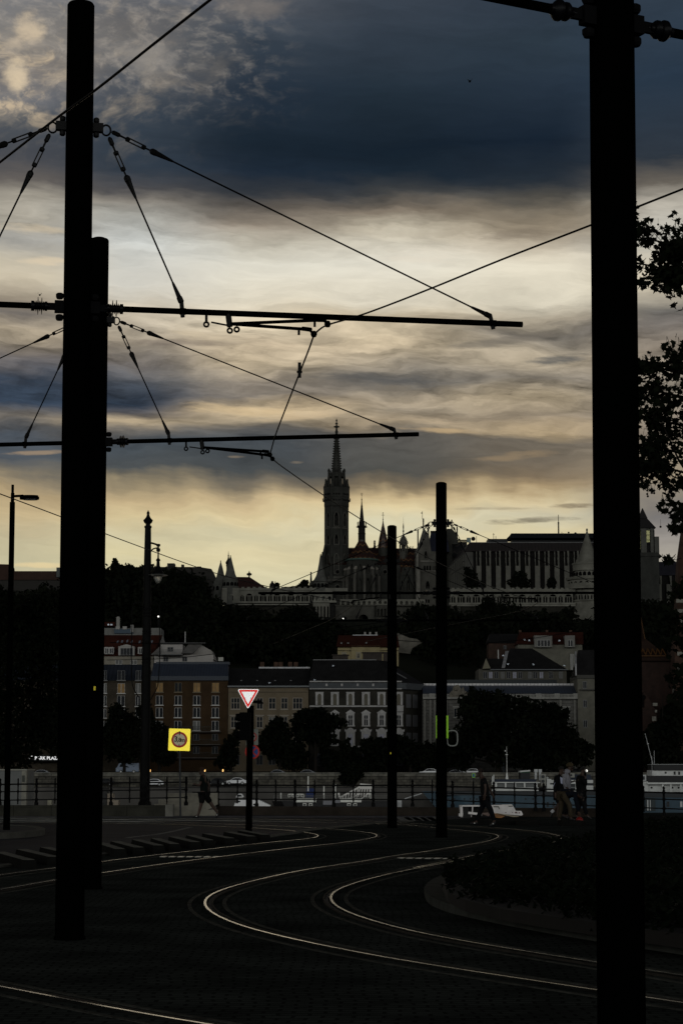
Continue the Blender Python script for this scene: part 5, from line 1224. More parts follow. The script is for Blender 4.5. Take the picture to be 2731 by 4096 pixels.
def archwin(F, root, x0, x1, y0, y1, pane, frame, kind):
    a, b, z0, z1 = F.X(x0), F.X(x1), F.Z(y1), F.Z(y0); w = b - a; ia, ib = a + w * .27, b - w * .27
    m = MB(); hz = z1 - .18
    if kind == 'arch':
        zs = hz - (ib - ia) * .75
        m.prism([(a, hz), (a, z0), (ia, z0)] + arc_pts(ia, ib, zs, (ib - ia) / 2) + [(ib, z0), (b, z0), (b, hz)], F.Y - .14, F.Y)
    else:
        m.box(a, ia, F.Y - .14, F.Y, z0, hz); m.box(ib, b, F.Y - .14, F.Y, z0, hz); m.box(ia, ib, F.Y - .14, F.Y, hz - w * .2, hz)
        xm = (ia + ib) / 2; m.box(xm - .06, xm + .06, F.Y - .1, F.Y, z0, hz - w * .2); zt = z0 + (hz - z0) * .55; m.box(ia, ib, F.Y - .1, F.Y, zt - .06, zt + .06)
        m.box(a - .1, b + .1, F.Y - .22, F.Y, z0 - .22, z0)
    m.box(a - .05, b + .05, F.Y - .2, F.Y, hz, z1)
    if kind == 'gable':
        xm = (a + b) / 2; m.prism([(a - .25, z1), (b + .25, z1), (xm, z1 + w * .42)], F.Y - .24, F.Y)
    if kind == 'shell':
        xm = (a + b) / 2; m.prism([(a - .25, z1), (b + .25, z1), (b + .25, z1 + .5), (b - .15, z1 + .35), (xm + w * .2, z1 + w * .36), (xm, z1 + w * .42), (xm - w * .2, z1 + w * .36), (a + .15, z1 + .35), (a - .25, z1 + .5)], F.Y - .24, F.Y)
    wd = m.build('window', frame, root); q = MB(); q.box(ia - .05, ib + .05, F.Y - .05, F.Y - .005, z0, hz); q.build('pane', pane, wd)
blind = mat('drawn tan blind', (.105,.095,.070), rough=.8, var=.15)
shut = mat('pale lilac shutter', (.34,.34,.42), rough=.6, var=.1)
for px in (1277.5, 1339, 1401, 1463, 1525.5, 1594):
    archwin(F, root, px - 16, px + 16, 2768, 2820, blind, tr, 'arch')
    archwin(F, root, px - 16, px + 16, 2852, 2902, glass, tr, 'gable')
    archwin(F, root, px - 18, px + 18, 2926, 2980, shut if px in (1401, 1525.5, 1463) else glass, tr, 'shell')
    archwin(F, root, px - 14, px + 14, 3012, 3060, glass, mat('dark grey trim', (.05,.052,.06), rough=.8), 'plain')  # ground-floor windows get a darker trim
q = MB(); q.box(F.X(1385), F.X(1455), F.Y - 1.3, F.Y, F.Z(2990), F.Z(2984)); q.box(F.X(1587), F.X(1612), F.Y - .8, F.Y, F.Z(2846), F.Z(2824)); q.build('balcony', tr, root)
# windows on the angled side
sd_ = (Vector((xc, F.Y + 7, 0)) - Vector((xb + .6, F.Y + .4, 0))); sL = sd_.length; sd_ /= sL; nn = Vector((sd_.y, -sd_.x, 0))
for ya, yb in ((2776, 2830), (2858, 2905), (2930, 2985)):
    for t in (.22, .60):
        p = Vector((xb + .6, F.Y + .4, 0)) + sd_ * sL * t; q = MB()
        q.bar(p + nn * .05 + Vector((0, 0, F.Z(yb))), p + nn * .05 + Vector((0, 0, F.Z(ya))), 2.0, .14, up=sd_.cross(Vector((0, 0, 1)))); q.build('window', mat('grey side shutters', (.10,.10,.105), rough=.7), root)

# --- palace with balustrade and coat of arms
F = Fac(YH + 1)
root = thing('palace', 'pale stone palace with blue-grey metal roof, balustrade and carved crest', 'building', (F.X(2000), F.Y, 1.45))
pw = brickmat('rusticated palace stone', (.105,.101,.092), (.098,.094,.085), (.06,.058,.052), 1.0, bw=3.2, bh=.72, ms=.06, rough=.85, bump=.6, var=.25, axes='XZ', dist=.08)
box_px(F, 1690, 2307, 2796, 3086, 0, 14).build('wall', pw, root)
sroof(F, (1690, 2309, 2774), (1690, 2302, 2740), 1.0, 7, zinc, 'roof', root)
f7 = Fac(F.Y + 7); q = MB(); q.box(f7.X(1690), f7.X(2302), f7.Y - .3, f7.Y + .3, f7.Z(2742), f7.Z(2734)); q.build('ridge_capping', seammat('bright ridge sheet', (.45,.44,.44), .8, rough=.4, dark=.5), root)
q = MB(); q.box(F.X(1796), F.X(2242), F.Y + 8, F.Y + 10, f7.Z(2745), f7.Z(2718)); q.build('roof_storey', mat('roof storey dark', (.028,.033,.036), rough=.7), root)
st_ = mat('pale balustrade stone', (.24,.235,.215), rough=.8, var=.25, vs=1)
b_ = MB(); b_.box(F.X(1690), F.X(2307), F.Y - .7, F.Y, F.Z(2796), F.Z(2789)); b_.box(F.X(1690), F.X(2307), F.Y - .35, F.Y - .1, F.Z(2778.5), F.Z(2776)); b_.build('cornice', st_, root)
b_ = MB()
for k in range(110): x = F.X(1692 + 613 * k / 109); b_.box(x - .10, x + .10, F.Y - .3, F.Y - .12, F.Z(2789), F.Z(2778))
for px in (1728, 2000, 2152, 2226, 2302): x = F.X(px); b_.box(x - .6, x + .6, F.Y - .4, F.Y - .05, F.Z(2789), F.Z(2774))
b_.build('balustrade', st_, root)
x = lambda p: F.X(p); z = lambda p: F.Z(p)
q = MB(); q.prism([(x(1796), z(2790)), (x(1798), z(2772)), (x(1808), z(2764)), (x(1812), z(2748)), (x(1822), z(2740)), (x(1834), z(2740)), (x(1840), z(2752)), (x(1846), z(2760)), (x(1850), z(2750)), (x(1855), z(2762)), (x(1868), z(2768)), (x(1876), z(2780)), (x(1878), z(2790))], F.Y - .5, F.Y + .2)
q.tube([Vector((x(1822) + 1.0 * math.cos(t), F.Y - .55, z(2764) + 1.0 * math.sin(t))) for t in [math.pi + math.pi * k / 10 for k in range(11)]], .13, 6)
q.ball((x(1822), F.Y - .5, z(2756)), .5, 8, 6); q.ball((x(1850), F.Y - .5, z(2765)), .45, 8, 6, (.7, .7, 2)); q.build('carved_crest', mat('crest stone', (.14,.125,.10), rough=.85, var=.3, vs=2), root)
q = MB()
for px in (1698, 1720, 1738, 1785, 1860, 2240, 2296): q.box(x(px - 4), x(px + 4), F.Y - .25, F.Y, 1.5, z(2800))
q.build('pilaster', mat('palace pilaster', (.15,.145,.13), rough=.85, var=.2, vs=.8), root)
for px in (1760, 1825, 1900, 1965, 2030, 2095, 2160, 2263):
    wpx(F, root, px - 12, px + 12, 2832, 2870, t=.12, mull=1, frame=st_, head=True, sill=True)
    wpx(F, root, px - 12, px + 12, 2920, 2965, t=.12, mull=1, frame=st_)
# --- tall pale house at the right of the palace
F = Fac(YH + .5)
root = thing('town_house', 'narrow pale house with a steep dark gable right of the palace', 'building', (F.X(2345), F.Y, 1.45))
box_px(F, 2309, 2430, 2714, 3086, 0, 14).build('wall', mat('grey green plaster', (.125,.12,.098), rough=.9, var=.25, vs=.5, spec=.1), root)
box_px(F, 2307, 2432, 2700, 2714, -.3, 14).build('cornice', mat('house dark cornice', (.06,.058,.05), rough=.8), root)
sroof(F, (2305, 2432, 2702), (2313, 2432, 2600), -.1, 5, slate, 'roof', root)
q = MB(); q.bar((F.X(2303), F.Y - .2, F.Z(2702)), (F.X(2303), F.Y - .2, F.Z(2655)), .25); q.bar((F.X(2303), F.Y - .2, F.Z(2655)), (F.X(2310), F.Y + 3, F.Z(2604)), .3); q.build('verge_flashing', gutter, root)
for y in (2725, 2800, 2880): wpx(F, root, 2330, 2346, y, y + 30, t=.1, mull=1, frame=gframe)
box_px(F, 2319, 2430, 2756, 2762, -.6, 0).build('ledge', mat('house dark cornice', (0,0,0)), root)

# ------------------------------------------------------------------ houses up the slope
# white villa
F = Fac(498)
root = thing('villa', 'white villa with grey roof planes and a roof terrace above the brown hotel', 'building', (F.X(735), F.Y, F.Z(2660)))
wv_ = mat('white villa plaster', (.36,.34,.32), rough=.9, var=.2, vs=.5); gr_ = mat('grey sheet roof', (.10,.095,.09), rough=.6, var=.3, vs=.6)
box_px(F, 612, 850, 2618, 2690, 2, 14).build('wall', wv_, root)
q = MB(); q.box(F.X(640), F.X(728), F.Y + 1, F.Y + 9, F.Z(2622), F.Z(2577)); q.build('upper_storey', wv_, root)
q = MB(); q.prism([(F.X(601), F.Z(2618)), (F.X(640), F.Z(2582)), (F.X(640), F.Z(2618))], F.Y + .6, F.Y + 12); q.build('side_roof', gr_, root)
q = MB(); q.prism([(F.X(720), F.Z(2612)), (F.X(775), F.Z(2570)), (F.X(790), F.Z(2572)), (F.X(842), F.Z(2600)), (F.X(855), F.Z(2636)), (F.X(730), F.Z(2636))], F.Y + 2.2, F.Y + 13); q.build('gable_wall', mat('villa gable plaster', (.30,.28,.26), rough=.9, var=.2, vs=.6), root)
q = MB(); q.hexa([(F.X(722), F.Y + .5, F.Z(2613)), (F.X(768), F.Y + .5, F.Z(2613)), (F.X(768), F.Y + 2.1, F.Z(2613)), (F.X(722), F.Y + 2.1, F.Z(2613)), (F.X(752), F.Y + 1.8, F.Z(2572)), (F.X(808), F.Y + 1.8, F.Z(2572)), (F.X(808), F.Y + 2.1, F.Z(2572)), (F.X(752), F.Y + 2.1, F.Z(2572))]); q.build('roof', gr_, root)
q = MB(); q.box(F.X(640), F.X(820), F.Y + .8, F.Y + 3, F.Z(2573), F.Z(2569)); q.build('roof_edge', mat('villa roof edge', (.05,.05,.05), rough=.6), root)
q = MB(); q.box(F.X(634), F.X(730), F.Y - .6, F.Y + 1, F.Z(2620), F.Z(2617))
for k in range(24): x_ = F.X(636 + 92 * k / 23); q.box(x_ - .03, x_ + .03, F.Y - .6, F.Y - .54, F.Z(2617), F.Z(2600))
q.box(F.X(634), F.X(730), F.Y - .6, F.Y - .52, F.Z(2601), F.Z(2599)); q.build('terrace_rail', mat('terrace rail grey', (.10,.10,.10), rough=.5), root)
q = MB(); q.cyl((F.X(736.5), F.Y + 2, F.Z(2572)), (F.X(736.5), F.Y + 2, F.Z(2525)), .11); q.build('flue', mat('pale flue pipe', (.5,.5,.48), rough=.4), root)
for x0, x1, ya, yb in ((728, 748, 2626, 2646), (652, 672, 2626, 2646), (668, 692, 2588, 2606)): wpx(Fac(F.Y + (2 if ya > 2610 else 1)), root, x0, x1, ya, yb, t=.1, mull=1, frame=gframe)
q = MB(); q.box(F.X(872), F.X(892), F.Y, F.Y + 1, F.Z(2644), F.Z(2629)); tag(q.build('air_unit', mat('cream air unit', (.42,.41,.37), rough=.5), org=(F.X(880), F.Y, F.Z(2644))), 'small cream air conditioning unit on the roof beside the white villa', 'air unit')
# red-roofed house
F = Fac(506)
root = thing('villa', 'house with steep red tiled roof, skylights and dormers behind the old lantern', 'building', (F.X(530), F.Y, F.Z(2660)))
box_px(F, 380, 612, 2622, 2700, 0, 12).build('wall', mat('cream house wall', (.23,.21,.17), rough=.9, var=.2, vs=.6), root)
q = MB(); q.hexa([(F.X(380), F.Y - .5, F.Z(2624)), (F.X(608), F.Y - .5, F.Z(2624)), (F.X(608), F.Y + 12, F.Z(2624)), (F.X(380), F.Y + 12, F.Z(2624)), (F.X(380), F.Y + 5, F.Z(2535)), (F.X(638), F.Y + 5, F.Z(2535)), (F.X(638), F.Y + 6, F.Z(2535)), (F.X(380), F.Y + 6, F.Z(2535))]); rf = q.build('roof', redtile, root)
q = MB(); q.prism([(F.X(628), F.Z(2570)), (F.X(641), F.Z(2538)), (F.X(652), F.Z(2570))], F.Y + 5, F.Y + 6.5); q.build('gable', mat('grey gable', (.15,.145,.14), rough=.9), root)
for px, py in ((462, 2565), (480, 2563), (501, 2561), (519, 2564), (551, 2565), (600, 2564)): 
    q = MB(); t = (2624 - py) / 89; yy = F.Y - .5 + 5.5 * t; q.hexa([(F.X(px - 4.5), yy - .35, F.Z(py + 6)), (F.X(px + 2.5), yy - .35, F.Z(py + 6)), (F.X(px + 2.5), yy, F.Z(py + 6)), (F.X(px - 4.5), yy, F.Z(py + 6)), (F.X(px - 1.5), yy + .2, F.Z(py - 6)), (F.X(px + 5), yy + .2, F.Z(py - 6)), (F.X(px + 5), yy + .6, F.Z(py - 6)), (F.X(px - 1.5), yy + .6, F.Z(py - 6))]); q.build('skylight', skm, rf)
for x0, x1, ya, yb in ((418, 433, 2592, 2616), (436, 452, 2592, 2616), (553, 568, 2592, 2616)): box_px(F, x0 - 2, x1 + 2, ya - 3, yb, -.9, 3).build('dormer', mat('dormer white', (.36,.35,.33), rough=.8), root); wpx(Fac(F.Y - .9), root, x0, x1, ya, yb, t=.1, mull=1)
q = box_px(F, 473, 537, 2586, 2622, -.8, 3); q.prism([(F.X(471), F.Z(2588)), (F.X(505), F.Z(2578)), (F.X(539), F.Z(2588))], F.Y - 1, F.Y + 3); q.build('dormer', mat('dormer white', (0,0,0)), root)
wpx(Fac(F.Y - .8), root, 480, 530, 2592, 2621, t=.1, mull=3, frame=gframe)
for x0, x1 in ((460, 488), (520, 548)): wpx(F, root, x0, x1, 2640, 2658, t=.1, mull=1, pane=glass2)
# terraced roof top house behind it
F = Fac(530)
root = thing('villa', 'flat-roofed white house with blue dormer wall above the red tiled roof', 'building', (F.X(480), F.Y, F.Z(2540)))
box_px(F, 380, 640, 2512, 2570, 0, 10).build('wall', mat('pale grey house wall', (.17,.17,.16), rough=.9, var=.3, vs=.5), root)
q = box_px(F, 455, 532, 2516, 2534, -.6, 2); q.build('blue_parapet', mat('blue parapet', (.05,.08,.11), rough=.6), root)
q = box_px(F, 380, 456, 2488, 2505, -.3, 6); q.build('roof', redtile, root)
for x0, x1, y0, y1 in ((461, 477, 2506, 2518), (489, 505, 2506, 2518), (522, 532, 2500, 2530)): box_px(F, x0, x1, y0, y1, -.8, 0).build('dormer', mat('dormer white', (0,0,0)), root)
for px in (431, 443): box_px(F, px - 4, px + 4, 2496, 2502, -.4, 0).build('skylight', skm, root)
q = MB(); q.cyl((F.X(469), F.Y, F.Z(2512)), (F.X(469), F.Y, F.Z(2475)), .5, n=10); q.ball((F.X(469), F.Y, F.Z(2474)), .55); q.build('chimney', mat('pale chimney', (.30,.29,.27), rough=.8), root)
# yellow house
F = Fac(520)
root = thing('villa', 'cream yellow house with a long red roof half way up the castle hill', 'building', (F.X(1470), F.Y, F.Z(2640)))
cy = mat('cream yellow plaster', (.30,.25,.14), rough=.9, var=.18, vs=.5, spec=.1)
box_px(F, 1350, 1594, 2586, 2665, 0, 10).build('wall', cy, root)
box_px(F, 1405, 1520, 2584, 2665, -.5, 0).build('wall_bay', cy, root)
sroof(F, (1344, 1598, 2587), (1353, 1590, 2541), -.9, 5, redtile, 'roof', root)
q = MB(); f5 = Fac(F.Y + 5); q.box(f5.X(1410), f5.X(1510), f5.Y - .2, f5.Y + .2, f5.Z(2542), f5.Z(2539)); q.build('ridge_flashing', gutter, root)
for px in (1460, 1480, 1505): q = MB(); q.box(f5.X(px - 4), f5.X(px + 4), f5.Y, f5.Y + 1, f5.Z(2545), f5.Z(2528)); q.build('chimney', mat('pale chimney', (0,0,0)), root)
for px in (1376, 1433, 1492, 1550): archwin(Fac(F.Y - (.5 if 1405 < px < 1520 else 0)), root, px - 10, px + 10, 2608, 2632, glass, mat('cream surround', (.28,.25,.18), rough=.8), 'plain')
q = MB(); q.box(F.X(1350), F.X(1594), F.Y - .6, F.Y, F.Z(2602), F.Z(2600)); q.build('string_course', cy, root)
for px in (1365, 1392, 1465): skylight(F, root, px, 2572 if px != 1465 else 2571, 7, 5, .6, gframe)
# pale retaining wall
F = Fac(535); q = MB(); q.prism([(F.X(1590), F.Z(2610)), (F.X(1590), F.Z(2532)), (F.X(1610), F.Z(2540)), (F.X(1640), F.Z(2552)), (F.X(1668), F.Z(2556)), (F.X(1688), F.Z(2570)), (F.X(1650), F.Z(2592)), (F.X(1640), F.Z(2615))], F.Y, F.Y + 4)
tag(q.build('retaining_wall', mat('rough pale stone', (.13,.12,.10), rough=.95, var=.5, vs=.5, bump=.6, bs=2), org=(F.X(1630), F.Y, F.Z(2610))), 'rough pale stone retaining wall on the slope beside the yellow house', 'wall')
# dark-roofed villa
F = Fac(500)
root = thing('villa', 'broad villa with dark hipped roof, gable and shuttered windows above the palace', 'building', (F.X(2090), F.Y, F.Z(2720)))
box_px(F, 1914, 2266, 2676, 2760, 0, 12).build('wall', mat('grey villa wall', (.085,.08,.065), rough=.9, var=.2, vs=.5), root)
m = MB(); z0 = F.Z(2679); f6 = Fac(F.Y + 6); z1 = f6.Z(2594)
low = [(F.X(2005), F.Y - .8), (F.X(2269), F.Y - .8), (F.X(2269), F.Y + 13), (F.X(2005), F.Y + 13)]; top = [(f6.X(2042), F.Y + 6), (f6.X(2130), F.Y + 6), (f6.X(2130), F.Y + 7), (f6.X(2042), F.Y + 7)]
m.v += [Vector((x_, y_, z0)) for x_, y_ in low] + [Vector((x_, y_, z1)) for x_, y_ in top]
for k in range(4): k2 = (k + 1) % 4; m.f.append((k, k2, 4 + k2, 4 + k))
m.f += [(3, 2, 1, 0), (4, 5, 6, 7)]; rf = m.build('roof', slate, root)
sroof(F, (1928, 2030, 2676), (1943, 2035, 2634), -.8, 3, slate, 'wing_roof', root)
q = MB(); q.prism([(F.X(1929), F.Z(2676)), (F.X(1943), F.Z(2634)), (F.X(1961), F.Z(2674))], F.Y - .9, F.Y - .6); q.build('gable', mat('villa gable cream', (.19,.175,.125), rough=.9), root)
q = MB(); q.bar((F.X(2012), F.Y - .9, F.Z(2672)), (F.X(2035), F.Y + 5, F.Z(2600)), .8, .15); q.build('valley_flashing', gutter, rf)
q = MB(); q.box(F.X(1960), F.X(2269), F.Y - 1.0, F.Y - .8, F.Z(2681), F.Z(2677.5)); q.build('gutter', mat('blue grey gutter', (.13,.14,.15), rough=.5), root)
for k, px in enumerate((1940, 1962, 1985, 2010, 2033, 2058, 2080, 2120, 2140, 2165, 2203, 2243)):
    wpx(F, root, px - 8, px + 8, 2687, 2714, t=.08, mull=1, frame=gframe, pane=(glass, shut, glass, glass2)[k % 4])
for px, py in ((2014, 2621), (2031, 2657), (2133, 2658), (2256, 2663)): skylight(F, rf, px, py, 8, 5, 1.0 if py < 2650 else -.6, skm)
q = MB(); q.cyl((F.X(1997), F.Y + 3, F.Z(2640)), (F.X(1997), F.Y + 3, F.Z(2596)), .14); q.build('flue', mat('pale flue pipe', (0,0,0)), root)
# terrace of red roofs with dormers
F = Fac(540)
root = thing('villa', 'row house with red roof, white roof-window boxes and a pale wall near the big pole', 'building', (F.X(2220), F.Y, F.Z(2620)))
box_px(F, 2072, 2330, 2576, 2680, 0, 10).build('wall', mat('row house pale wall', (.13,.125,.10), rough=.9, var=.25, vs=.5), root)
sroof(F, (2068, 2335, 2577), (2078, 2335, 2529), -.5, 4, redtile, 'roof', root)
for x0, x1, n in ((2137, 2208, 3), (2259, 2299, 1)):
    d_ = box_px(F, x0, x1, 2543, 2590, -1.2, 3).build('dormer', mat('row dormer grey', (.17,.165,.15), rough=.8), root)
    wpx(Fac(F.Y - 1.2), root, x0 + 14, x1 - 6, 2560, 2586, t=.06, mull=n, frame=wframe)
for px, py in ((2100, 2558), (2119, 2561), (2240, 2562)): skylight(F, root, px, py, 7, 5, .6, skm)
for px in (2196, 2292, 2088): q = MB(); q.box(F.X(px - 5), F.X(px + 5), F.Y + 4, F.Y + 5, F.Z(2535), F.Z(2516)); q.build('chimney', mat('brown brick chimney', (0,0,0)), root)
for px in (2283, 2288, 2295): q = MB(); q.cyl((F.X(px), F.Y - .4, F.Z(2680)), (F.X(px), F.Y - .4, F.Z(2616)), .10); q.build('downpipe', mat('pale flue pipe', (0,0,0)), root)
F = Fac(548); root = thing('villa', 'small brick house under trees left of the row house', 'building', (F.X(2000), F.Y, F.Z(2620)))
box_px(F, 1955, 2071, 2572, 2660, 0, 8).build('wall', brickmat('old red brick', (.06,.03,.02), (.045,.024,.016), (.03,.025,.02), 1.0, bw=.5, bh=.18, ms=.02), root)
sroof(F, (1950, 2074, 2572), (1958, 2074, 2535), -.4, 4, slate, 'roof', root)
wpx(F, root, 2015, 2027, 2582, 2597, t=.08, frame=gframe)
# ------------------------------------------------------------------ castle hill: bastion, church, hotel block, towers
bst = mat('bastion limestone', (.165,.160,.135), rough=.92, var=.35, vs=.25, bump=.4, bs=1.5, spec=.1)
bst2 = mat('pale bastion ledge', (.20,.195,.165), rough=.9, var=.3, vs=.4, spec=.1)
cone_m = mat('bastion stone cone', (.095,.095,.085), rough=.92, var=.35, vs=.4, bump=.5, bs=2, spec=.1)
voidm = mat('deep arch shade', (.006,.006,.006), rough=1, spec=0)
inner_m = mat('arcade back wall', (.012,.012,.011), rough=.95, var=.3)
YB = 690.0
F = Fac(YB, 2400)
X = F.X; Z = F.Z
def arc_wing(root, name, x0, x1, ytop, yspr, ybot, widths, d=3.0, back=inner_m):
    m = MB(); arcade(m, X(x0), X(x1), len(widths), Z(ybot), Z(yspr), Z(ytop), F.Y, F.Y + .8, .62, widths=widths)
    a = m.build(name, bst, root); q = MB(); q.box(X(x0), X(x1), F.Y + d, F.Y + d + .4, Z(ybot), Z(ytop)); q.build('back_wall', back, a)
    # mullion columns standing in the wide bays
    q = MB(); tot = sum(widths); x = X(x0); W = X(x1) - X(x0)
    for w in widths:
        ww = W * w / tot; n = 2 if w > 1.2 else 1
        for k in range(n):
            xc = x + .45 + (ww - .9) * (k + 1) / (n + 1); q.box(xc - .10, xc + .10, F.Y + .25, F.Y + .55, Z(ybot), Z(yspr) + .3)
        q.box(x + .4, x + ww - .4, F.Y + .2, F.Y + .6, Z(yspr) + .25, Z(yspr) + .42)
        x += ww
    q.build('tracery', bst2, a); return a
def crenel(m, x0, x1, zt, h, w, y0, y1):
    n = max(1, int((x1 - x0) / (2 * w)))
    for k in range(n): a = x0 + (x1 - x0) * (k + .25) / n; m.box(a, a + (x1 - x0) / n * .5, y0, y1, zt, zt + h)
def round_tower(root, px, prof, name='turret', n=24, m_=bst, Yc=None):
    m = MB(); Yc = Yc or F.Y + 3; f = Fac(Yc, 2400); m.lathe(f.X(px), Yc, [(f.Z(y), r * Yc / FPX) for y, r in prof], n); return m.build(name, m_, root, smooth=True)
def drum_windows(root, px, Yc, r, y0, y1, n, w):
    """arched dark openings let into a drum"""
    f = Fac(Yc, 2400); q = MB(); rr = r * Yc / FPX
    for k in range(n):
        a = math.pi * (k + .5) / n; cx = f.X(px) + rr * .985 * math.cos(math.pi + a); cy = Yc - rr * .985 * math.sin(a)
        t = Vector((-math.sin(math.pi + a), -math.cos(a) * -1, 0)); t = Vector((math.sin(a), -math.cos(a), 0)) if False else Vector((-math.sin(math.pi + a), math.cos(math.pi + a) * 1.0, 0)); nrm = Vector((cx - f.X(px), cy - Yc, 0)).normalized(); t = Vector((-nrm.y, nrm.x, 0))
        pts = [(-w / 2, f.Z(y1)), (w / 2, f.Z(y1))] + [(x, z) for x, z in arc_pts(w / 2, -w / 2, f.Z(y0) - w / 2, w / 2, 6)]
        P0 = [Vector((cx, cy, 0)) + t * x + Vector((0, 0, z)) + nrm * .06 for x, z in pts]; P1_ = [p - nrm * .9 for p in P0]
        i = len(q.v); m_ = len(P0); q.v += P0 + P1_; q.f.append(tuple(range(i, i + m_))); q.f.append(tuple(range(i + 2 * m_ - 1, i + m_ - 1, -1)))
        for j in range(m_): j2 = (j + 1) % m_; q.f.append((i + j, i + m_ + j, i + m_ + j2, i + j2))
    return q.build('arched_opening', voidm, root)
rb = thing('bastion', 'long pale stone bastion wing with arcades and cone roofed turrets on the hill', 'bastion', (X(1080), F.Y, Z(2500)))
m = MB(); m.box(X(888), X(1390), F.Y, F.Y + 14, Z(2365), Z(2352)); m.box(X(958), X(1300), F.Y - .3, F.Y, Z(2362), Z(2359)); crenel(m, X(960), X(1300), Z(2352), .4, .9, F.Y, F.Y + .5); m.build('parapet', bst, rb)
arc_wing(rb, 'arcade', 958, 1258, 2365, 2387, 2406, (1,1.5,1,1.5,1,1.5,1,1.5,1,1.5,1))
m = MB(); m.box(X(888), X(958), F.Y - .6, F.Y + 12, Z(2412), Z(2352)); m.build('corner_block', bst, rb)
wq = MB(); arcade(wq, X(915), X(936), 1, Z(2402), Z(2388), Z(2378), F.Y - .75, F.Y - .6, .4); w_ = wq.build('twin_window', bst2, rb)
q = MB(); q.box(X(916), X(935), F.Y - .64, F.Y - .605, Z(2402), Z(2382)); q.build('pane', voidm, w_)
q = MB(); q.box(X(884), X(1240), F.Y - .5, F.Y + 3, Z(2412), Z(2406)); q.box(X(952), X(1235), F.Y - .7, F.Y + 3, Z(2421), Z(2416)); q.build('ledge', bst2, rb)
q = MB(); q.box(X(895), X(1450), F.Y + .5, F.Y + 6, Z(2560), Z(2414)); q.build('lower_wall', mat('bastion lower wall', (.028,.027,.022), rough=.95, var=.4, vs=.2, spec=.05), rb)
# turrets at the left end
t_ = round_tower(rb, 882, [(2400,28),(2342,28),(2341,30),(2337,30),(2327,26),(2310,18),(2297,14),(2274,8.8),(2255,3.5),(2247,1.3),(2245,2.2),(2242,1.5)], n=20, Yc=YB + 9, m_=cone_m); drum_windows(t_, 882, YB + 9, 28, 2345, 2363, 4, 1.0)
t_ = round_tower(rb, 921, [(2420,33),(2352,33),(2351,34),(2346,34),(2345,31),(2322,31),(2320,32),(2316,31),(2309,25.5),(2297,20),(2277,15),(2253,8.8),(2235,4.5),(2226,1.6),(2224,2.3),(2221,1.2)], n=24, Yc=YB + 2, m_=cone_m); drum_windows(t_, 921, YB + 2, 31, 2330, 2349, 6, 1.1)
# middle turret in front of the church tower
t_ = round_tower(rb, 1282, [(2560,34),(2416,34),(2415,36),(2410,36),(2408,30),(2352,30),(2330,30),(2328,34),(2326,32),(2320,27),(2301,17),(2280,12),(2256,7.5),(2215,1.5)], n=24, Yc=YB + 2, m_=cone_m); drum_windows(t_, 1282, YB + 2, 30, 2335, 2352, 6, 1.1)
# right of it: projecting bay with columned loggia and bridge arches
q = MB(); q.box(X(1252), X(1345), F.Y - 2, F.Y + 6, Z(2412), Z(2404)); crenel(q, X(1252), X(1345), Z(2404), .6, .5, F.Y - 2, F.Y - 1.6); q.build('balcony', bst2, rb)
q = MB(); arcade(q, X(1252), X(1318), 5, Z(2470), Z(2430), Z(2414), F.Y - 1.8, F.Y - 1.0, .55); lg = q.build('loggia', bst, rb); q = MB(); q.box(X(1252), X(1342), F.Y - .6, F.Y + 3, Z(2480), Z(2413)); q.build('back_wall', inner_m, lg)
q = MB(); arcade(q, X(1258), X(1330), 3, Z(2406), Z(2392), Z(2364), F.Y - .8, F.Y, 1.0); q.build('lower_arcade', bst, rb)
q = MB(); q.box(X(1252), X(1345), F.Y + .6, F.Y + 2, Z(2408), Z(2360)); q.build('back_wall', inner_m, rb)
q = MB(); arcade(q, X(1342), X(1496), 2, Z(2560), Z(2478), Z(2425), F.Y - 1.2, F.Y + 5, 4.0, widths=(1, 1.25)); q.box(X(1340), X(1680), F.Y - 1.5, F.Y + 5, Z(2426), Z(2420)); q.build('bridge', mat('bastion bridge stone', (.058,.056,.048), rough=.95, var=.45, vs=.25, bump=.4, bs=1.5, spec=.05), rb)
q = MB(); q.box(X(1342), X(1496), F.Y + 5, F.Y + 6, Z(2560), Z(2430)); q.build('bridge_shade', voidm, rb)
q = MB(); q.box(X(1496), X(1840), F.Y - .5, F.Y + 4, Z(2480), Z(2424)); arcade(q, X(1505), X(1560), 4, Z(2465), Z(2440), Z(2426), F.Y - 1.6, F.Y - .5, .5); q.build('terrace_wall', mat('bastion bridge stone', (0,0,0)), rb)
q = MB(); arcade(q, X(1360), X(1700), 16, Z(2420), Z(2410), Z(2402), F.Y - .5, F.Y + .2, .8); q.box(X(1360), X(1700), F.Y + 1, F.Y + 1.4, Z(2420), Z(2396)); q.box(X(1500), X(1600), F.Y - 1.2, F.Y - .8, Z(2422), Z(2417)); q.build('balustrade', bst, rb)

r2 = thing('bastion', 'pale stone bastion wing with arcade and large round tower by the big pole', 'bastion', (X(2080), F.Y, Z(2450)))
q = MB(); q.box(X(1800), X(2300), F.Y, F.Y + 12, Z(2376), Z(2356)); crenel(q, X(1800), X(2280), Z(2356), .4, .9, F.Y, F.Y + .5); q.build('parapet', bst, r2)
arc_wing(r2, 'arcade', 1800, 2290, 2376, 2391, 2410, (1,1.5,1,1.5,1,1.5,1,1.5,1,1.5,1,1.5,1,1.5,1,1.5))
q = MB(); q.box(X(1795), X(2300), F.Y - .6, F.Y + 3, Z(2417), Z(2411)); q.box(X(1795), X(2300), F.Y - .3, F.Y + 3, Z(2425), Z(2417)); q.build('ledge', bst2, r2)
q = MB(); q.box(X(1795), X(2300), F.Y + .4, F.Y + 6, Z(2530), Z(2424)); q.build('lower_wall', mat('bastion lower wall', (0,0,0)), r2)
Yt = YB + 4
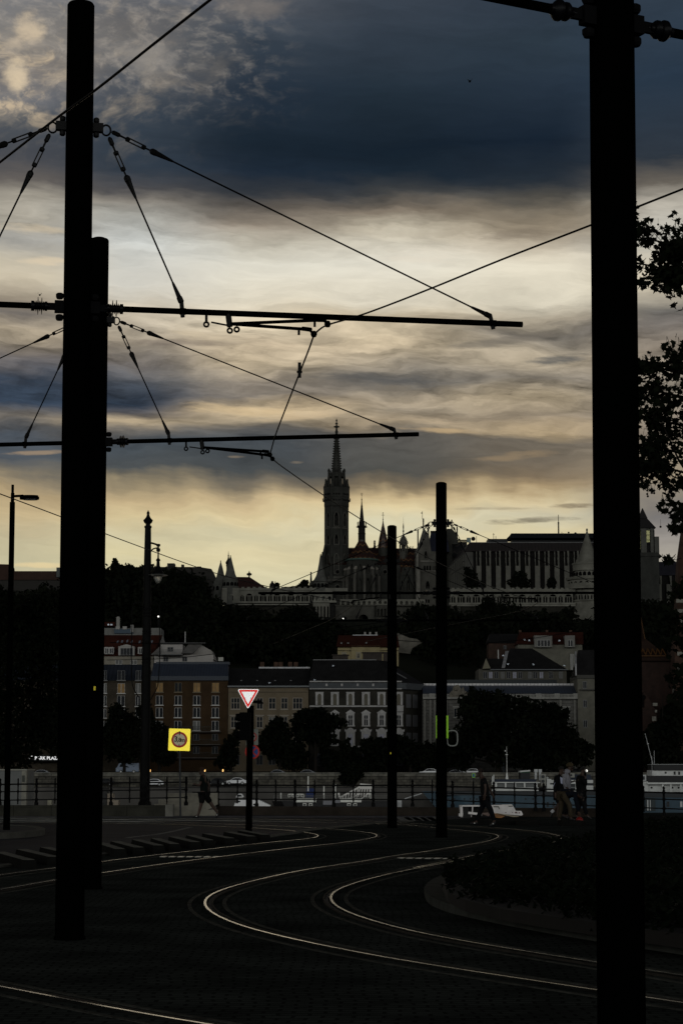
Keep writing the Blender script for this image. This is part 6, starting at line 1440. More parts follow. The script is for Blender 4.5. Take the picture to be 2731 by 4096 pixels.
t_ = round_tower(r2, 2350, [(2520,95),(2480,78),(2410,68),(2408,72),(2404,72),(2403,64),(2360,64),(2359,87),(2352,87),(2350,80),(2324,76),(2322,84),(2316,86),(2312,86),(2311,54),(2286,52),(2285,60),(2262,60),(2261,62),(2254,62),(2253,50),(2240,44),(2228,36),(2150,9),(2124,2.5),(2122,4),(2118,4),(2113,1)], n=32, Yc=Yt, m_=bst)
drum_windows(t_, 2350, Yt, 54, 2290, 2306, 9, 1.1); drum_windows(t_, 2350, Yt, 78, 2330, 2348, 10, 1.1); drum_windows(t_, 2350, Yt, 64, 2382, 2402, 8, 1.4)

# ------------------------------------------------------------------ church
YC = 760.0; F = Fac(YC, 2150); X = F.X; Z = F.Z
stn = mat('church limestone', (.042,.042,.037), rough=.92, var=.35, vs=.25, bump=.3, bs=1.5, spec=.08)
stn2 = mat('lighter church stone', (.092,.088,.076), rough=.9, var=.35, vs=.3, spec=.08)
tile1 = zigmat('zigzag glazed tiles', (.030,.009,.006), (.008,.013,.010), (.16,.08,.03), (.010,.010,.009), 1.7, 2.6)
tile2 = zigmat('dark glazed tiles', (.022,.020,.020), (.008,.012,.012), (.055,.048,.04), (.010,.010,.010), 2.2, 3.0)
rc = thing('church', 'gothic stone church with tall lace spire and zigzag tiled roofs on the hilltop', 'church', (X(1440), F.Y, Z(2480)))
s = YC / FPX; A0 = math.pi / 8
cx = X(1345.7)
m = MB(); m.lathe(cx, YC, [(Z(2480), 50*s), (Z(2185), 49*s), (Z(2120), 48.5*s), (Z(2118), 50*s), (Z(2116), 50*s), (Z(2115), 48.5*s), (Z(2033), 48.5*s), (Z(2026), 54*s), (Z(1994), 54*s), (Z(1993), 56*s), (Z(1989), 56*s), (Z(1988), 53*s), (Z(1953), 52*s), (Z(1951), 46*s), (Z(1950), 26*s), (Z(1910), 24*s)], 8, A0)
tower = m.build('tower', stn, rc)
# corner ribs of the shaft
m = MB()
for k in range(8):
    a = A0 + k * math.pi / 4; px_, py_ = cx + 49.5*s*math.cos(a), YC + 49.5*s*math.sin(a); m.box(px_ - .28, px_ + .28, py_ - .28, py_ + .28, Z(2480), Z(2030))
m.build('corner_rib', stn2 if False else stn, tower)
def lancet(parent, c, nrm, w, z0, z1, frame=stn2):
    t = Vector((-nrm.y, nrm.x, 0)); q = MB(); zs = z1 - w * .9
    o = [(x, z) for x, z in [(-w/2, z0)] + arc_pts(-w/2, w/2, zs, w * .85, 8, True) + [(w/2, z0)]]
    i_ = [(x * .62, z0 + .3 + (z - z0) * .92) for x, z in o]
    def ring(mb, outer, inner, h0, h1):
        n = len(outer); i = len(mb.v)
        for arr, h in ((outer, h1), (inner, h1), (outer, h0), (inner, h0)): mb.v += [c + t * x + Vector((0, 0, z)) + nrm * h for x, z in arr]
        for k in range(n):
            k2 = (k + 1) % n; mb.f += [(i + k, i + k2, i + n + k2, i + n + k), (i + k, i + 2*n + k, i + 2*n + k2, i + k2), (i + n + k, i + n + k2, i + 3*n + k2, i + 3*n + k)]
    ring(q, o, i_, -.2, .30); wd = q.build('lancet_window', frame, parent)
    q = MB(); n = len(i_); i = len(q.v); q.v += [c + t * x + Vector((0, 0, z)) + nrm * .02 for x, z in i_]; q.f.append(tuple(range(n)))
    q.build('pane', voidm, wd)
    q = MB(); q.bar(c + nrm * .12 + Vector((0, 0, z0)), c + nrm * .12 + Vector((0, 0, zs)), .14); q.build('mullion', stn2, wd)
for k in range(8):
    a = k * math.pi / 4; nrm = Vector((math.cos(a), math.sin(a), 0))
    if nrm.y > .3: continue
    ap = 48.5 * s * math.cos(math.pi / 8)
    for ya, yb in ((2050, 2112), (2140, 2184), (2215, 2300)):
        lancet(tower, Vector((cx, YC, 0)) + nrm * (ap + .02), nrm, 2.1, Z(yb), Z(ya))
q = MB(); q.lathe(cx, YC, [(Z(2121), 48.8*s), (Z(2118.5), 52*s), (Z(2117), 52*s), (Z(2113), 48.8*s)], 8, A0); q.build('string_course', stn2, tower)
q = MB()
for k in range(8):
    a = k * math.pi / 4; nrm = Vector((math.cos(a), math.sin(a), 0)); t = Vector((-nrm.y, nrm.x, 0))
    if nrm.y > .3: continue
    for yb in (2002, 1978):
        for dx_ in (-1.0, 0, 1.0):
            c = Vector((cx, YC, 0)) + nrm * (53.6 * s * math.cos(math.pi/8) + .03) + t * dx_; q.bar(c + Vector((0, 0, Z(yb + 6))), c + Vector((0, 0, Z(yb))), .55, .3, up=t)
q.build('small_openings', voidm, tower)
# open belfry piers, gablets, gallery, spire
q = MB()
for k in range(8):
    a = A0 + k * math.pi / 4; r1 = 33 * s; p = Vector((cx + r1 * math.cos(a), YC + r1 * math.sin(a), 0)); q.cyl((p.x, p.y, Z(1955)), (p.x, p.y, Z(1908)), .52, n=6)
q.build('belfry_pier', stn, tower)
for k in range(8):
    a = A0 + k * math.pi / 4; r1 = 47 * s; p = Vector((cx + r1 * math.cos(a), YC + r1 * math.sin(a), 0)); q = MB()
    q.lathe(p.x, p.y, [(Z(1990), .75), (Z(1952), .72), (Z(1950), .95), (Z(1947), .7), (Z(1928), .22), (Z(1926), .5), (Z(1923), .22), (Z(1921), .42), (Z(1918), .05)], 6)
    e = Vector((cx + 34 * s * math.cos(a), YC + 34 * s * math.sin(a), 0)); q.hexa([p + Vector((-.3, 0, Z(1953))), p + Vector((.3, 0, Z(1953))), e + Vector((.3, 0, Z(1953))), e + Vector((-.3, 0, Z(1953))), p + Vector((-.2, 0, Z(1938))), p + Vector((.2, 0, Z(1938))), e + Vector((.3, 0, Z(1912))), e + Vector((-.3, 0, Z(1912)))])
    q.build('gablet', stn, tower)
    r2_ = 52.5 * s; p = Vector((cx + r2_ * math.cos(a), YC + r2_ * math.sin(a), 0)); q = MB(); q.lathe(p.x, p.y, [(Z(1990), .38), (Z(1955), .34), (Z(1953), .5), (Z(1948), .05)], 6); d_ = Vector((math.cos(a), math.sin(a), 0))
    for zz_ in (1999, 2003): q.bar(p + Vector((0, 0, Z(zz_))), p + d_ * .75 + Vector((0, 0, Z(zz_) + .05)), .28)
    q.build('pinnacle', stn, tower)
q = MB(); q.lathe(cx, YC, [(Z(1913), 26*s), (Z(1909), 36*s), (Z(1906), 36*s), (Z(1905), 33*s), (Z(1896), 34*s), (Z(1893), 34*s), (Z(1892), 21*s)], 8, A0)
for k in range(8):
    a = A0 + k * math.pi / 4; px_, py_ = cx + 33.5*s*math.cos(a), YC + 33.5*s*math.sin(a); q.lathe(px_, py_, [(Z(1912), .42), (Z(1886), .36), (Z(1884), .55), (Z(1881), .3), (Z(1879), .42), (Z(1875), .04)], 6)
    px_, py_ = cx + 24*s*math.cos(a + .39), YC + 24*s*math.sin(a + .39); q.lathe(px_, py_, [(Z(1895), .3), (Z(1884), .2), (Z(1880), .04)], 5)
q.build('gallery', stn, tower)
q = MB(); pr = [(1895, 20), (1742, 6.6), (1737, 6.0), (1731, 5.2), (1729, 7), (1726, 7), (1724, 5), (1711, 3.6), (1709, 11.5), (1705.5, 12.5), (1704, 8), (1702, 3.2), (1698, 2.6), (1696, 6), (1693, 6), (1691, 2.6), (1686, 2.3), (1683, 3.8), (1679, 3.6), (1677, 1), (1672, .3)]
q.lathe(cx, YC, [(Z(y), r * s) for y, r in pr], 8, A0)
for k in range(8):
    a = A0 + k * math.pi / 4
    for j in range(13):
        t = (j + .6) / 13; y = 1880 + (1752 - 1880) * t; r = (18.8 + (7.4 - 18.8) * t) * s; c = Vector((cx + r * math.cos(a), YC + r * math.sin(a), Z(y))); d_ = Vector((math.cos(a), math.sin(a), .25)); q.bar(c - d_ * .1, c + d_ * .38, .26, .3)
q.build('spire', stn, tower)
# left flank: stair turret and stepped buttress
q = MB(); q.prism([(X(1300), Z(2195)), (X(1300), Z(2480)), (X(1262), Z(2480)), (X(1268), Z(2330)), (X(1280), Z(2255)), (X(1288), Z(2235)), (X(1291), Z(2215)), (X(1297), Z(2185))], YC - 5, YC + 5); q.build('buttress', stn, rc)
for px_, y0, y1 in ((1290, 2240, 2213), (1279, 2300, 2256), (1245, 2345, 2292), (1325, 2300, 2232)):
    q = MB(); q.lathe(X(px_), YC - 5, [(Z(y0 + 40), .7), (Z(y0), .6), (Z(y0 - 4), .75), (Z(y0 - 8), .45), (Z(y1 + 5), .22), (Z(y1 + 4), .38), (Z(y1), .04)], 8); q.build('pinnacle', stn, rc)
q = MB(); q.box(X(1240), X(1262), YC - 3, YC + 3, Z(2480), Z(2335)); q.prism([(X(1238), Z(2335)), (X(1262), Z(2335)), (X(1262), Z(2318))], YC - 3, YC + 3); q.build('side_aisle', stn, rc)
# nave with zigzag roof
q = MB(); q.box(X(1300), X(1665), YC - 4, YC + 14, Z(2480), Z(2262)); q.build('nave_wall', stn, rc)
def gable_roof(x0, x1, ye, yr, d0, d1, m_, name, hip=(0, 0)):
    q = MB(); a, b = X(x0), X(x1); ze, zr = Z(ye), Z(yr); ym = YC + (d0 + d1) / 2
    q.v += [Vector(p) for p in ((a, YC + d0, ze), (b, YC + d0, ze), (b, YC + d1, ze), (a, YC + d1, ze), (a + hip[0] * s, ym, zr), (b - hip[1] * s, ym, zr))]
    q.f += [(0, 1, 5, 4), (2, 3, 4, 5), (0, 4, 3), (1, 2, 5), (3, 2, 1, 0)]
    return q.build(name, m_, rc)
gable_roof(1316, 1666, 2262, 2188, -4.6, 14, tile1, 'nave_roof')
q = MB()
for k in range(70): x_ = X(1320 + 232 * k / 69); q.box(x_ - .10, x_ + .10, YC + 4.6, YC + 4.8, Z(2189), Z(2184.5))
q.box(X(1318), X(1560), YC + 4.55, YC + 4.85, Z(2189.5), Z(2187)); q.build('ridge_cresting', mat('ridge cresting', (.05,.02,.012), rough=.8), rc)
q = MB(); q.box(X(1312), X(1382), YC - 5, YC - 4, Z(2318), Z(2310)); q.box(X(1312), X(1382), YC - 5.4, YC - 5, Z(2331), Z(2320))
for k in range(9): x_ = X(1320 + 40 * k / 8); q.box(x_ - .12, x_ + .12, YC - 5.8, YC - 5.4, Z(2330), Z(2321))
q.build('side_gallery', stn2, rc)
for x_, y_ in ((1350, 2292), (1350, 2352), (1538, 2292)):
    q = MB(); q.rev((X(x_), YC - 4.3, Z(y_)), (0, -1, 0), [(0, .95), (.2, .95), (.2, .7)], 20); w_ = q.build('rose_window', stn2, rc); q = MB(); q.rev((X(x_), YC - 4.52, Z(y_)), (0, -1, 0), [(0, .7), (.03, .7)], 20); q.build('pane', voidm, w_)
# apse: half-round with buttresses, lancets, hipped tile roof
ax_, ay_, ar = X(1446), YC - 4, 62 * s
q = MB(); q.lathe(ax_, ay_, [(Z(2480), ar), (Z(2250), ar), (Z(2249), ar + .35), (Z(2247), ar + .5)], 16, math.pi / 16); ap = q.build('apse', stn, rc)
q = MB(); q.lathe(ax_, ay_, [(Z(2249), ar + .55), (Z(2245), ar + .7), (Z(2243), ar + .7), (Z(2242), ar)], 16, math.pi / 16); q.build('copper_gutter', mat('verdigris gutter', (.06,.10,.085), rough=.7, var=.3), ap)
q = MB(); q.lathe(ax_, ay_, [(Z(2243), ar + .3), (Z(2205), 36 * s), (Z(2172), 16 * s), (Z(2165), 15.5 * s), (Z(2148), 15 * s)], 8, math.pi / 8); q.build('apse_roof', tile1, ap)
q = MB(); q.lathe(ax_, ay_, [(Z(2170), 15.5*s), (Z(2142), 15.5*s), (Z(2140), 17*s), (Z(2138), 15*s), (Z(2116), 15*s), (Z(2113), 18.5*s), (Z(2110), 18.5*s), (Z(2107), 13*s), (Z(2092), 12*s), (Z(2088), 9.5*s), (Z(2032), 4*s), (Z(2030), 4.6*s), (Z(2027), 3*s), (Z(2008), 1.5*s), (Z(2006), 2.4*s), (Z(2002), 2.2*s), (Z(2000), .9*s), (Z(1990), .7*s), (Z(1988), 2*s), (Z(1986), .6*s), (Z(1976), .3*s)], 8, math.pi / 8)
for k in range(8):
    a = math.pi / 8 + k * math.pi / 4; q.lathe(ax_ + 17.5*s*math.cos(a), ay_ + 17.5*s*math.sin(a), [(Z(2116), .22), (Z(2100), .18), (Z(2097), .26), (Z(2092), .04)], 5); c = Vector((ax_ + 18*s*math.cos(a), ay_ + 18*s*math.sin(a), Z(2113))); d_ = Vector((math.cos(a), math.sin(a), 0)); q.bar(c, c + d_ * .5, .2)
for z_ in (1984, 1980): q.bar((ax_ - 4.5*s, ay_, Z(z_)), (ax_ + 4.5*s, ay_, Z(z_)), .10); 
turm = mat('dark flèche metal', (.014,.012,.011), rough=.6, spec=.1)
q.build('ridge_turret', turm, ap)
for k in range(12):
    a = math.pi + math.pi * (k + .5) / 12
    if k % 2 == 0:
        nrm = Vector((math.cos(a), math.sin(a), 0)); t = Vector((-nrm.y, nrm.x, 0)); c = Vector((ax_, ay_, 0)) + nrm * ar
        q = MB()
        for zt_, dd_ in ((2285, .9), (2312, 1.5)):
            q.hexa([c - t * .45 + Vector((0, 0, Z(2480))), c + t * .45 + Vector((0, 0, Z(2480))), c + t * .45 + nrm * dd_ + Vector((0, 0, Z(2480))), c - t * .45 + nrm * dd_ + Vector((0, 0, Z(2480))), c - t * .45 + Vector((0, 0, Z(zt_ - 9))), c + t * .45 + Vector((0, 0, Z(zt_ - 9))), c + t * .45 + nrm * dd_ + Vector((0, 0, Z(zt_))), c - t * .45 + nrm * dd_ + Vector((0, 0, Z(zt_)))])
        b_ = q.build('buttress', stn2, ap)
        q = MB(); q.hexa([c - t * .5 + Vector((0, 0, Z(2286))), c + t * .5 + Vector((0, 0, Z(2286))), c + t * .5 + nrm * 1.1 + Vector((0, 0, Z(2287))), c - t * .5 + nrm * 1.1 + Vector((0, 0, Z(2287))), c - t * .5 + Vector((0, 0, Z(2274))), c + t * .5 + Vector((0, 0, Z(2274))), c + t * .5 + nrm * 1.1 + Vector((0, 0, Z(2284))), c - t * .5 + nrm * 1.1 + Vector((0, 0, Z(2284)))]); q.build('weathering_cap', mat('pale buttress cap', (.22,.20,.17), rough=.85), b_)
    else:
        nrm = Vector((math.cos(a), math.sin(a), 0)); lancet(ap, Vector((ax_, ay_, 0)) + nrm * (ar * .985), nrm, 1.35, Z(2302), Z(2265), stn); lancet(ap, Vector((ax_, ay_, 0)) + nrm * (ar * .985), nrm, 1.35, Z(2372), Z(2320), stn)
# second spire (royal tower) and small turrets to the right
q = MB(); q.lathe(X(1532), YC + 2, [(Z(2480), 21*s), (Z(2190), 21*s), (Z(2188), 24*s)], 8, A0); t_ = q.build('south_turret', stn, rc)
q = MB(); q.lathe(X(1532), YC + 2, [(Z(2190), 24*s), (Z(2150), 17*s), (Z(2092), 3*s)], 8, A0); q.build('tiled_spire', tile1, t_)
q = MB(); q.lathe(X(1532), YC + 2, [(Z(2093), 3*s), (Z(2078), 1.2*s), (Z(2076), 2.4*s), (Z(2072), 1*s), (Z(2048), .5*s)], 8); q.bar((X(1526), YC + 2, Z(2059)), (X(1538), YC + 2, Z(2059)), .1); q.bar((X(1528), YC + 2, Z(2054)), (X(1536), YC + 2, Z(2054)), .1); q.bar((X(1530), YC + 2, Z(2050)), (X(1534), YC + 2, Z(2047)), .2); q.build('finial', turm, t_)
q = MB(); q.lathe(X(1498), YC + 2, [(Z(2190), .5), (Z(2172), .3), (Z(2170), .5), (Z(2166), .2), (Z(2163), .45), (Z(2158), .05)], 6); q.build('roof_finial', turm, rc)
q = MB(); c1 = X(1612.5)
q.lathe(c1, YC - 1, [(Z(2480), 17*s), (Z(2212), 17*s), (Z(2210), 19*s), (Z(2208), 17*s)], 8, A0)
for k in range(8):
    a = A0 + k * math.pi / 4; q.cyl((c1 + 15*s*math.cos(a), YC - 1 + 15*s*math.sin(a), Z(2210)), (c1 + 15*s*math.cos(a), YC - 1 + 15*s*math.sin(a), Z(2180)), .28, n=6)
q.lathe(c1, YC - 1, [(Z(2210), 4*s), (Z(2182), 4*s), (Z(2181), 17*s), (Z(2170), 17.5*s), (Z(2158), 13*s), (Z(2150), 8*s), (Z(2138), 2.5*s), (Z(2130), 2*s), (Z(2127), 3.6*s), (Z(2124), 3.2*s), (Z(2120), 1.6*s), (Z(2113), 2.6*s), (Z(2105), 2.6*s), (Z(2100), 1.4*s), (Z(2097), 1.6*s), (Z(2094), .6*s), (Z(2067), .25*s)], 8, A0)
for k in range(8):
    a = A0 + k * math.pi / 4
    for j in range(5): r = (17.5 - j * 2.6) * s; c = Vector((c1 + r * math.cos(a), YC - 1 + r * math.sin(a), Z(2174 - j * 6))); d_ = Vector((math.cos(a), math.sin(a), .2)); q.bar(c, c + d_ * .4, .2)
q.build('lantern_turret', stn2, rc)
# transept block at the right with pinnacled gables and dark patterned roof
q = MB(); q.box(X(1656), X(1750), YC - 8, YC + 10, Z(2480), Z(2215)); q.prism([(X(1656), Z(2215)), (X(1670), Z(2185)), (X(1690), Z(2120)), (X(1712), Z(2150)), (X(1720), Z(2215))], YC - 7.5, YC - 6.8); q.build('transept_wall', stn2, rc)
q = MB(); q.box(X(1745), X(1805), YC - 3, YC + 10, Z(2480), Z(2180)); q.prism([(X(1786), Z(2180)), (X(1786), Z(2118)), (X(1805), Z(2118)), (X(1826), Z(2140)), (X(1828), Z(2180))], YC - 2.5, YC + 1); q.build('west_gable', stn, rc)
gable_roof(1600, 1662, 2310, 2208, -7, 6, tile1, 'chapel_roof')
q = MB(); q.lathe(X(1628), YC - 6, [(Z(2480), 34*s), (Z(2312), 34*s), (Z(2311), 37*s), (Z(2308), 37*s), (Z(2306), 30*s), (Z(2276), 22*s)], 12); chp = q.build('chapel', stn, rc)
for a in (-2.3, -1.57, -.84): nrm = Vector((math.cos(a), math.sin(a), 0)); lancet(chp, Vector((X(1628), YC - 6, 0)) + nrm * 33.7 * s, nrm, 1.5, Z(2372), Z(2328), stn)
q = MB(); q.hexa([(X(1706), YC - 7, Z(2215)), (X(1792), YC - 7, Z(2215)), (X(1792), YC + 8, Z(2215)), (X(1706), YC + 8, Z(2215)), (X(1722), YC, Z(2132)), (X(1786), YC, Z(2132)), (X(1786), YC + 2, Z(2132)), (X(1722), YC + 2, Z(2132))]); q.build('transept_roof', mat('dark blue slate', (.020,.022,.036), rough=.5, var=.3, vs=.6), rc)
q = MB(); q.box(X(1800), X(1868), YC + 2, YC + 10, Z(2480), Z(2225)); q.build('choir_wall', stn, rc)
gable_roof(1794, 1870, 2225, 2162, 1, 10, tile2, 'choir_roof')
q = MB()
for k in range(22): x_ = X(1826 + 44 * k / 21); q.cyl((x_, YC + 5.5, Z(2163)), (x_, YC + 5.5, Z(2155)), .09, n=5); q.ball((x_, YC + 5.5, Z(2154)), .2, 6, 4)
for k in range(14): x_ = X(1722 + 26 * k / 13); q.cyl((x_, YC + 1, Z(2133)), (x_, YC + 1, Z(2122)), .12, n=5)
for k in range(10): x_ = X(1632 + 20 * k / 9); q.cyl((x_, YC, Z(2210)), (x_, YC, Z(2184 + (k % 3) * 6)), .1, n=5)
q.bar((X(1722), YC + 1, Z(2124)), (X(1748), YC + 1, Z(2124)), .15); q.build('ridge_cresting', turm, rc)
for px_, yb, yt in ((1668, 2215, 2124), (1690, 2180, 2081), (1710, 2180, 2098), (1805, 2160, 2080), (1826, 2180, 2108)):
    q = MB(); q.lathe(X(px_), YC - 6.5 if px_ < 1800 else YC - 2, [(Z(yb), 3.0*s), (Z(yt + 14), 2.6*s), (Z(yt + 12), 3.6*s), (Z(yt + 9), 2.4*s), (Z(yt + 4), 3*s), (Z(yt), .4*s)], 8); q.build('pinnacle', stn, rc)
q = MB(); q.bar((X(1690), YC - 6.5, Z(2113)), (X(1710), YC - 6.5, Z(2113)), .4); q.bar((X(1693), YC - 6.5, Z(2128)), (X(1700), YC - 6.5, Z(2114)), .3); q.bar((X(1700), YC - 6.5, Z(2114)), (X(1708), YC - 6.5, Z(2128)), .3)
q.bar((X(1786), YC - 2, Z(2095)), (X(1805), YC - 2, Z(2095)), .4); q.bar((X(1788), YC - 2, Z(2108)), (X(1795), YC - 2, Z(2096)), .3); q.bar((X(1796), YC - 2, Z(2096)), (X(1803), YC - 2, Z(2108)), .3); q.bar((X(1806), YC - 2, Z(2122)), (X(1826), YC - 2, Z(2142)), .35)
q.cyl((X(1686), YC - 6.5, Z(2085)), (X(1686), YC - 6.5, Z(2053)), .08, n=6); q.box(X(1681), X(1686), YC - 6.55, YC - 6.5, Z(2063), Z(2059)); q.build('gable_tracery', turm, rc)
for x0, x1, ya, yb, n in ((1688, 1720, 2268, 2295, 3), (1726, 1744, 2268, 2290, 3), (1692, 1714, 2402, 2418, 2)):
    wq = MB(); arcade(wq, X(x0), X(x1), n, Z(yb), Z(ya) - .6, Z(ya), YC - 8.3, YC - 8, .35); w_ = wq.build('arched_window', stn2, rc); q = MB(); q.box(X(x0), X(x1), YC - 8.06, YC - 8.02, Z(yb), Z(ya)); q.build('pane', voidm, w_)
lancet(rc, Vector((X(1705), YC - 8.0, 0)), Vector((0, -1, 0)), 2.2, Z(2366), Z(2330)); lancet(rc, Vector((X(1698), YC - 8.0, 0)), Vector((0, -1, 0)), 1.6, Z(2246), Z(2212))
q = MB(); q.box(X(1660), X(1668), YC - 9.5, YC - 8, Z(2480), Z(2220)); q.box(X(1676), X(1744), YC - 8.5, YC - 8, Z(2256), Z(2252)); q.box(X(1676), X(1744), YC - 8.4, YC - 8, Z(2294), Z(2291)); q.box(X(1666), X(1674), YC - 9.8, YC - 9.5, Z(2400), Z(2280)); q.build('buttress', mat('pale church buttress', (.19,.18,.155), rough=.9, var=.4, vs=.4), rc)

# ------------------------------------------------------------------ modern hotel block with pale fins
YHt = 735.0; F = Fac(YHt, 2250); X = F.X; Z = F.Z
rh = thing('hotel', 'modern hotel block with dark mansard roof and rows of pale vertical fins', 'hotel', (X(2100), F.Y, Z(2360)))
hb = mat('dark hotel cladding', (.011,.010,.009), rough=.7, var=.25, vs=.3, spec=.1); hw = mat('pale hotel fin', (.125,.121,.102), rough=.85, var=.25, vs=.5); hr = seammat('brown mansard sheet', (.024,.019,.018), 1.2, rough=.6, metal=.1)
q = MB(); q.box(X(1872), X(2420), F.Y + .5, F.Y + 26, Z(2480), Z(2205)); q.build('wall', hb, rh)
q = MB(); q.hexa([(X(1858), F.Y - .6, Z(2206)), (X(2420), F.Y - .6, Z(2206)), (X(2420), F.Y + 27, Z(2206)), (X(1858), F.Y + 27, Z(2206)), (X(1878), F.Y + 2.4, Z(2168)), (X(2420), F.Y + 2.4, Z(2168)), (X(2420), F.Y + 25, Z(2168)), (X(1878), F.Y + 25, Z(2168))]); q.build('roof', hr, rh)
q = MB(); q.box(X(1876), X(2420), F.Y + 2.2, F.Y + 2.6, Z(2168.5), Z(2166)); q.build('roof_edge', mat('pale roof edge', (.12,.12,.12), rough=.5), rh)
fl = Fac(F.Y + 10, 2250)
# receding side wall
q = MB(); P_0 = Vector((X(1858), F.Y - .2, 0)); P_1 = Vector((Fac(F.Y + 24, 2250).X(1790), F.Y + 24, 0))
q.hexa([P_0 + Vector((0, 0, Z(2480))), P_0 + Vector((3, .4, Z(2480))), P_1 + Vector((3, .4, Z(2480))), P_1 + Vector((0, 0, Z(2480))), P_0 + Vector((0, 0, Z(2206))), P_0 + Vector((3, .4, Z(2206))), P_1 + Vector((3, .4, Z(2236))), P_1 + Vector((0, 0, Z(2236)))]); q.build('side_wall', mat('hotel side wall', (.070,.068,.060), rough=.9, var=.2, vs=.4), rh)
q = MB(); q.v += [P_0 + Vector((0, 0, Z(2206) + .05)), P_1 + Vector((0, 0, Z(2236) + .05)), Vector((X(1878), F.Y + 2.4, Z(2168))), P_0 + Vector((2.6, 3.0, Z(2206) + .05)), P_1 + Vector((5.5, -3, Z(2206)))]; q.f += [(0, 2, 1), (1, 2, 4), (0, 3, 2)]; q.build('side_roof', hr, rh)
q = MB(); d_ = (P_1 - P_0); n_ = Vector((d_.y, -d_.x, 0)).normalized(); n_ = -n_ if n_.x > 0 else n_
for k in range(9):
    for j, (ya, yb) in enumerate(((2218, 2242), (2246, 2262), (2272, 2350))):
        t = (k + .4) / 9.3; dy = 30 * t * (1 - j * .35); c = P_0 + d_ * t - n_ * .02; q.bar(c + n_ * .1 + Vector((0, 0, Z(yb + dy))), c + n_ * .1 + Vector((0, 0, Z(ya + dy))), .7, .25, up=d_)
q.build('side_fins', mat('side fin', (.12,.117,.10), rough=.85), rh)
for k in range(14):
    xc = 1882.5 + 39.0 * k; 
    if xc > 2400: break
    # broad lower pier, upper tapered fins in two storeys
    q = MB(); q.box(X(xc + 21), X(xc + 40.5), F.Y - .9, F.Y + .5, Z(2480), Z(2264)); 
    for ya, yb in ((2264, 2230), (2229, 2204)):
        q.hexa([(X(xc + 35), F.Y - .9, Z(ya)), (X(xc + 40), F.Y - .9, Z(ya)), (X(xc + 40), F.Y + .4, Z(ya)), (X(xc + 35), F.Y + .4, Z(ya)), (X(xc + 33), F.Y - .9, Z(yb)), (X(xc + 40), F.Y - .9, Z(yb)), (X(xc + 40), F.Y + .4, Z(yb)), (X(xc + 33), F.Y + .4, Z(yb))])
        q.hexa([(X(xc + 22), F.Y - .4, Z(ya)), (X(xc + 24), F.Y - .4, Z(ya)), (X(xc + 24), F.Y + .4, Z(ya)), (X(xc + 22), F.Y + .4, Z(ya)), (X(xc + 20), F.Y - .4, Z(yb)), (X(xc + 24), F.Y - .4, Z(yb)), (X(xc + 24), F.Y + .4, Z(yb)), (X(xc + 20), F.Y + .4, Z(yb))])
    q.box(X(xc + 21), X(xc + 40.5), F.Y - .95, F.Y - .9, Z(2290), Z(2289)); q.build('fin', hw, rh)
q = MB(); q.hexa([(fl.X(2028), F.Y + 10, fl.Z(2152)), (fl.X(2420), F.Y + 10, fl.Z(2152)), (fl.X(2420), F.Y + 22, fl.Z(2152)), (fl.X(2028), F.Y + 22, fl.Z(2152)), (fl.X(2046), F.Y + 12, fl.Z(2134)), (fl.X(2420), F.Y + 12, fl.Z(2134)), (fl.X(2420), F.Y + 20, fl.Z(2134)), (fl.X(2046), F.Y + 20, fl.Z(2134))])
q.box(fl.X(2046), fl.X(2420), F.Y + 11.8, F.Y + 20, fl.Z(2134), fl.Z(2131)); q.box(fl.X(2050), fl.X(2420), F.Y + 13, F.Y + 20, fl.Z(2168), fl.Z(2152)); q.box(fl.X(1952), fl.X(2032), F.Y + 12, F.Y + 20, fl.Z(2168), fl.Z(2153)); q.build('penthouse', mat('black penthouse', (.010,.011,.013), rough=.6), rh)
q = MB(); q.box(fl.X(1866), fl.X(1882), F.Y + 9, F.Y + 10, fl.Z(2170), fl.Z(2152)); q.build('glass_screen', mat('pale green glass screen', (.14,.20,.18), rough=.3), rh)
q = MB(); q.cyl((fl.X(2240), F.Y + 15, fl.Z(2134)), (fl.X(2240), F.Y + 15, fl.Z(2084)), .24, .2, 8); q.cyl((fl.X(2240), F.Y + 15, fl.Z(2084)), (fl.X(2240), F.Y + 15, fl.Z(2052)), .13, .10, 8); q.ball((fl.X(2240), F.Y + 15, fl.Z(2084)), .32)
for k in range(10): q.ball((fl.X(2240), F.Y + 15, fl.Z(2088 + 5 * k)), .30, 6, 4)
for px_, yt in ((2253, 2121), (2281, 2120), (2308, 2124), (2068, 2126), (1978, 2126), (1987, 2138), (1909, 2138), (2259, 2126), (2271, 2128)): q.cyl((fl.X(px_), F.Y + 15, fl.Z(2165)), (fl.X(px_), F.Y + 15, fl.Z(yt)), .09, n=6)
q.box(fl.X(2277), fl.X(2284), F.Y + 14.9, F.Y + 15.2, fl.Z(2126), fl.Z(2121)); q.ball((fl.X(2308), F.Y + 15, fl.Z(2128)), .5); q.bar((fl.X(1974), F.Y + 15, fl.Z(2131)), (fl.X(1982), F.Y + 15, fl.Z(2131)), .12); q.ball((fl.X(1896), F.Y + 15, fl.Z(2149)), .8); q.build('antenna', turm, rh)
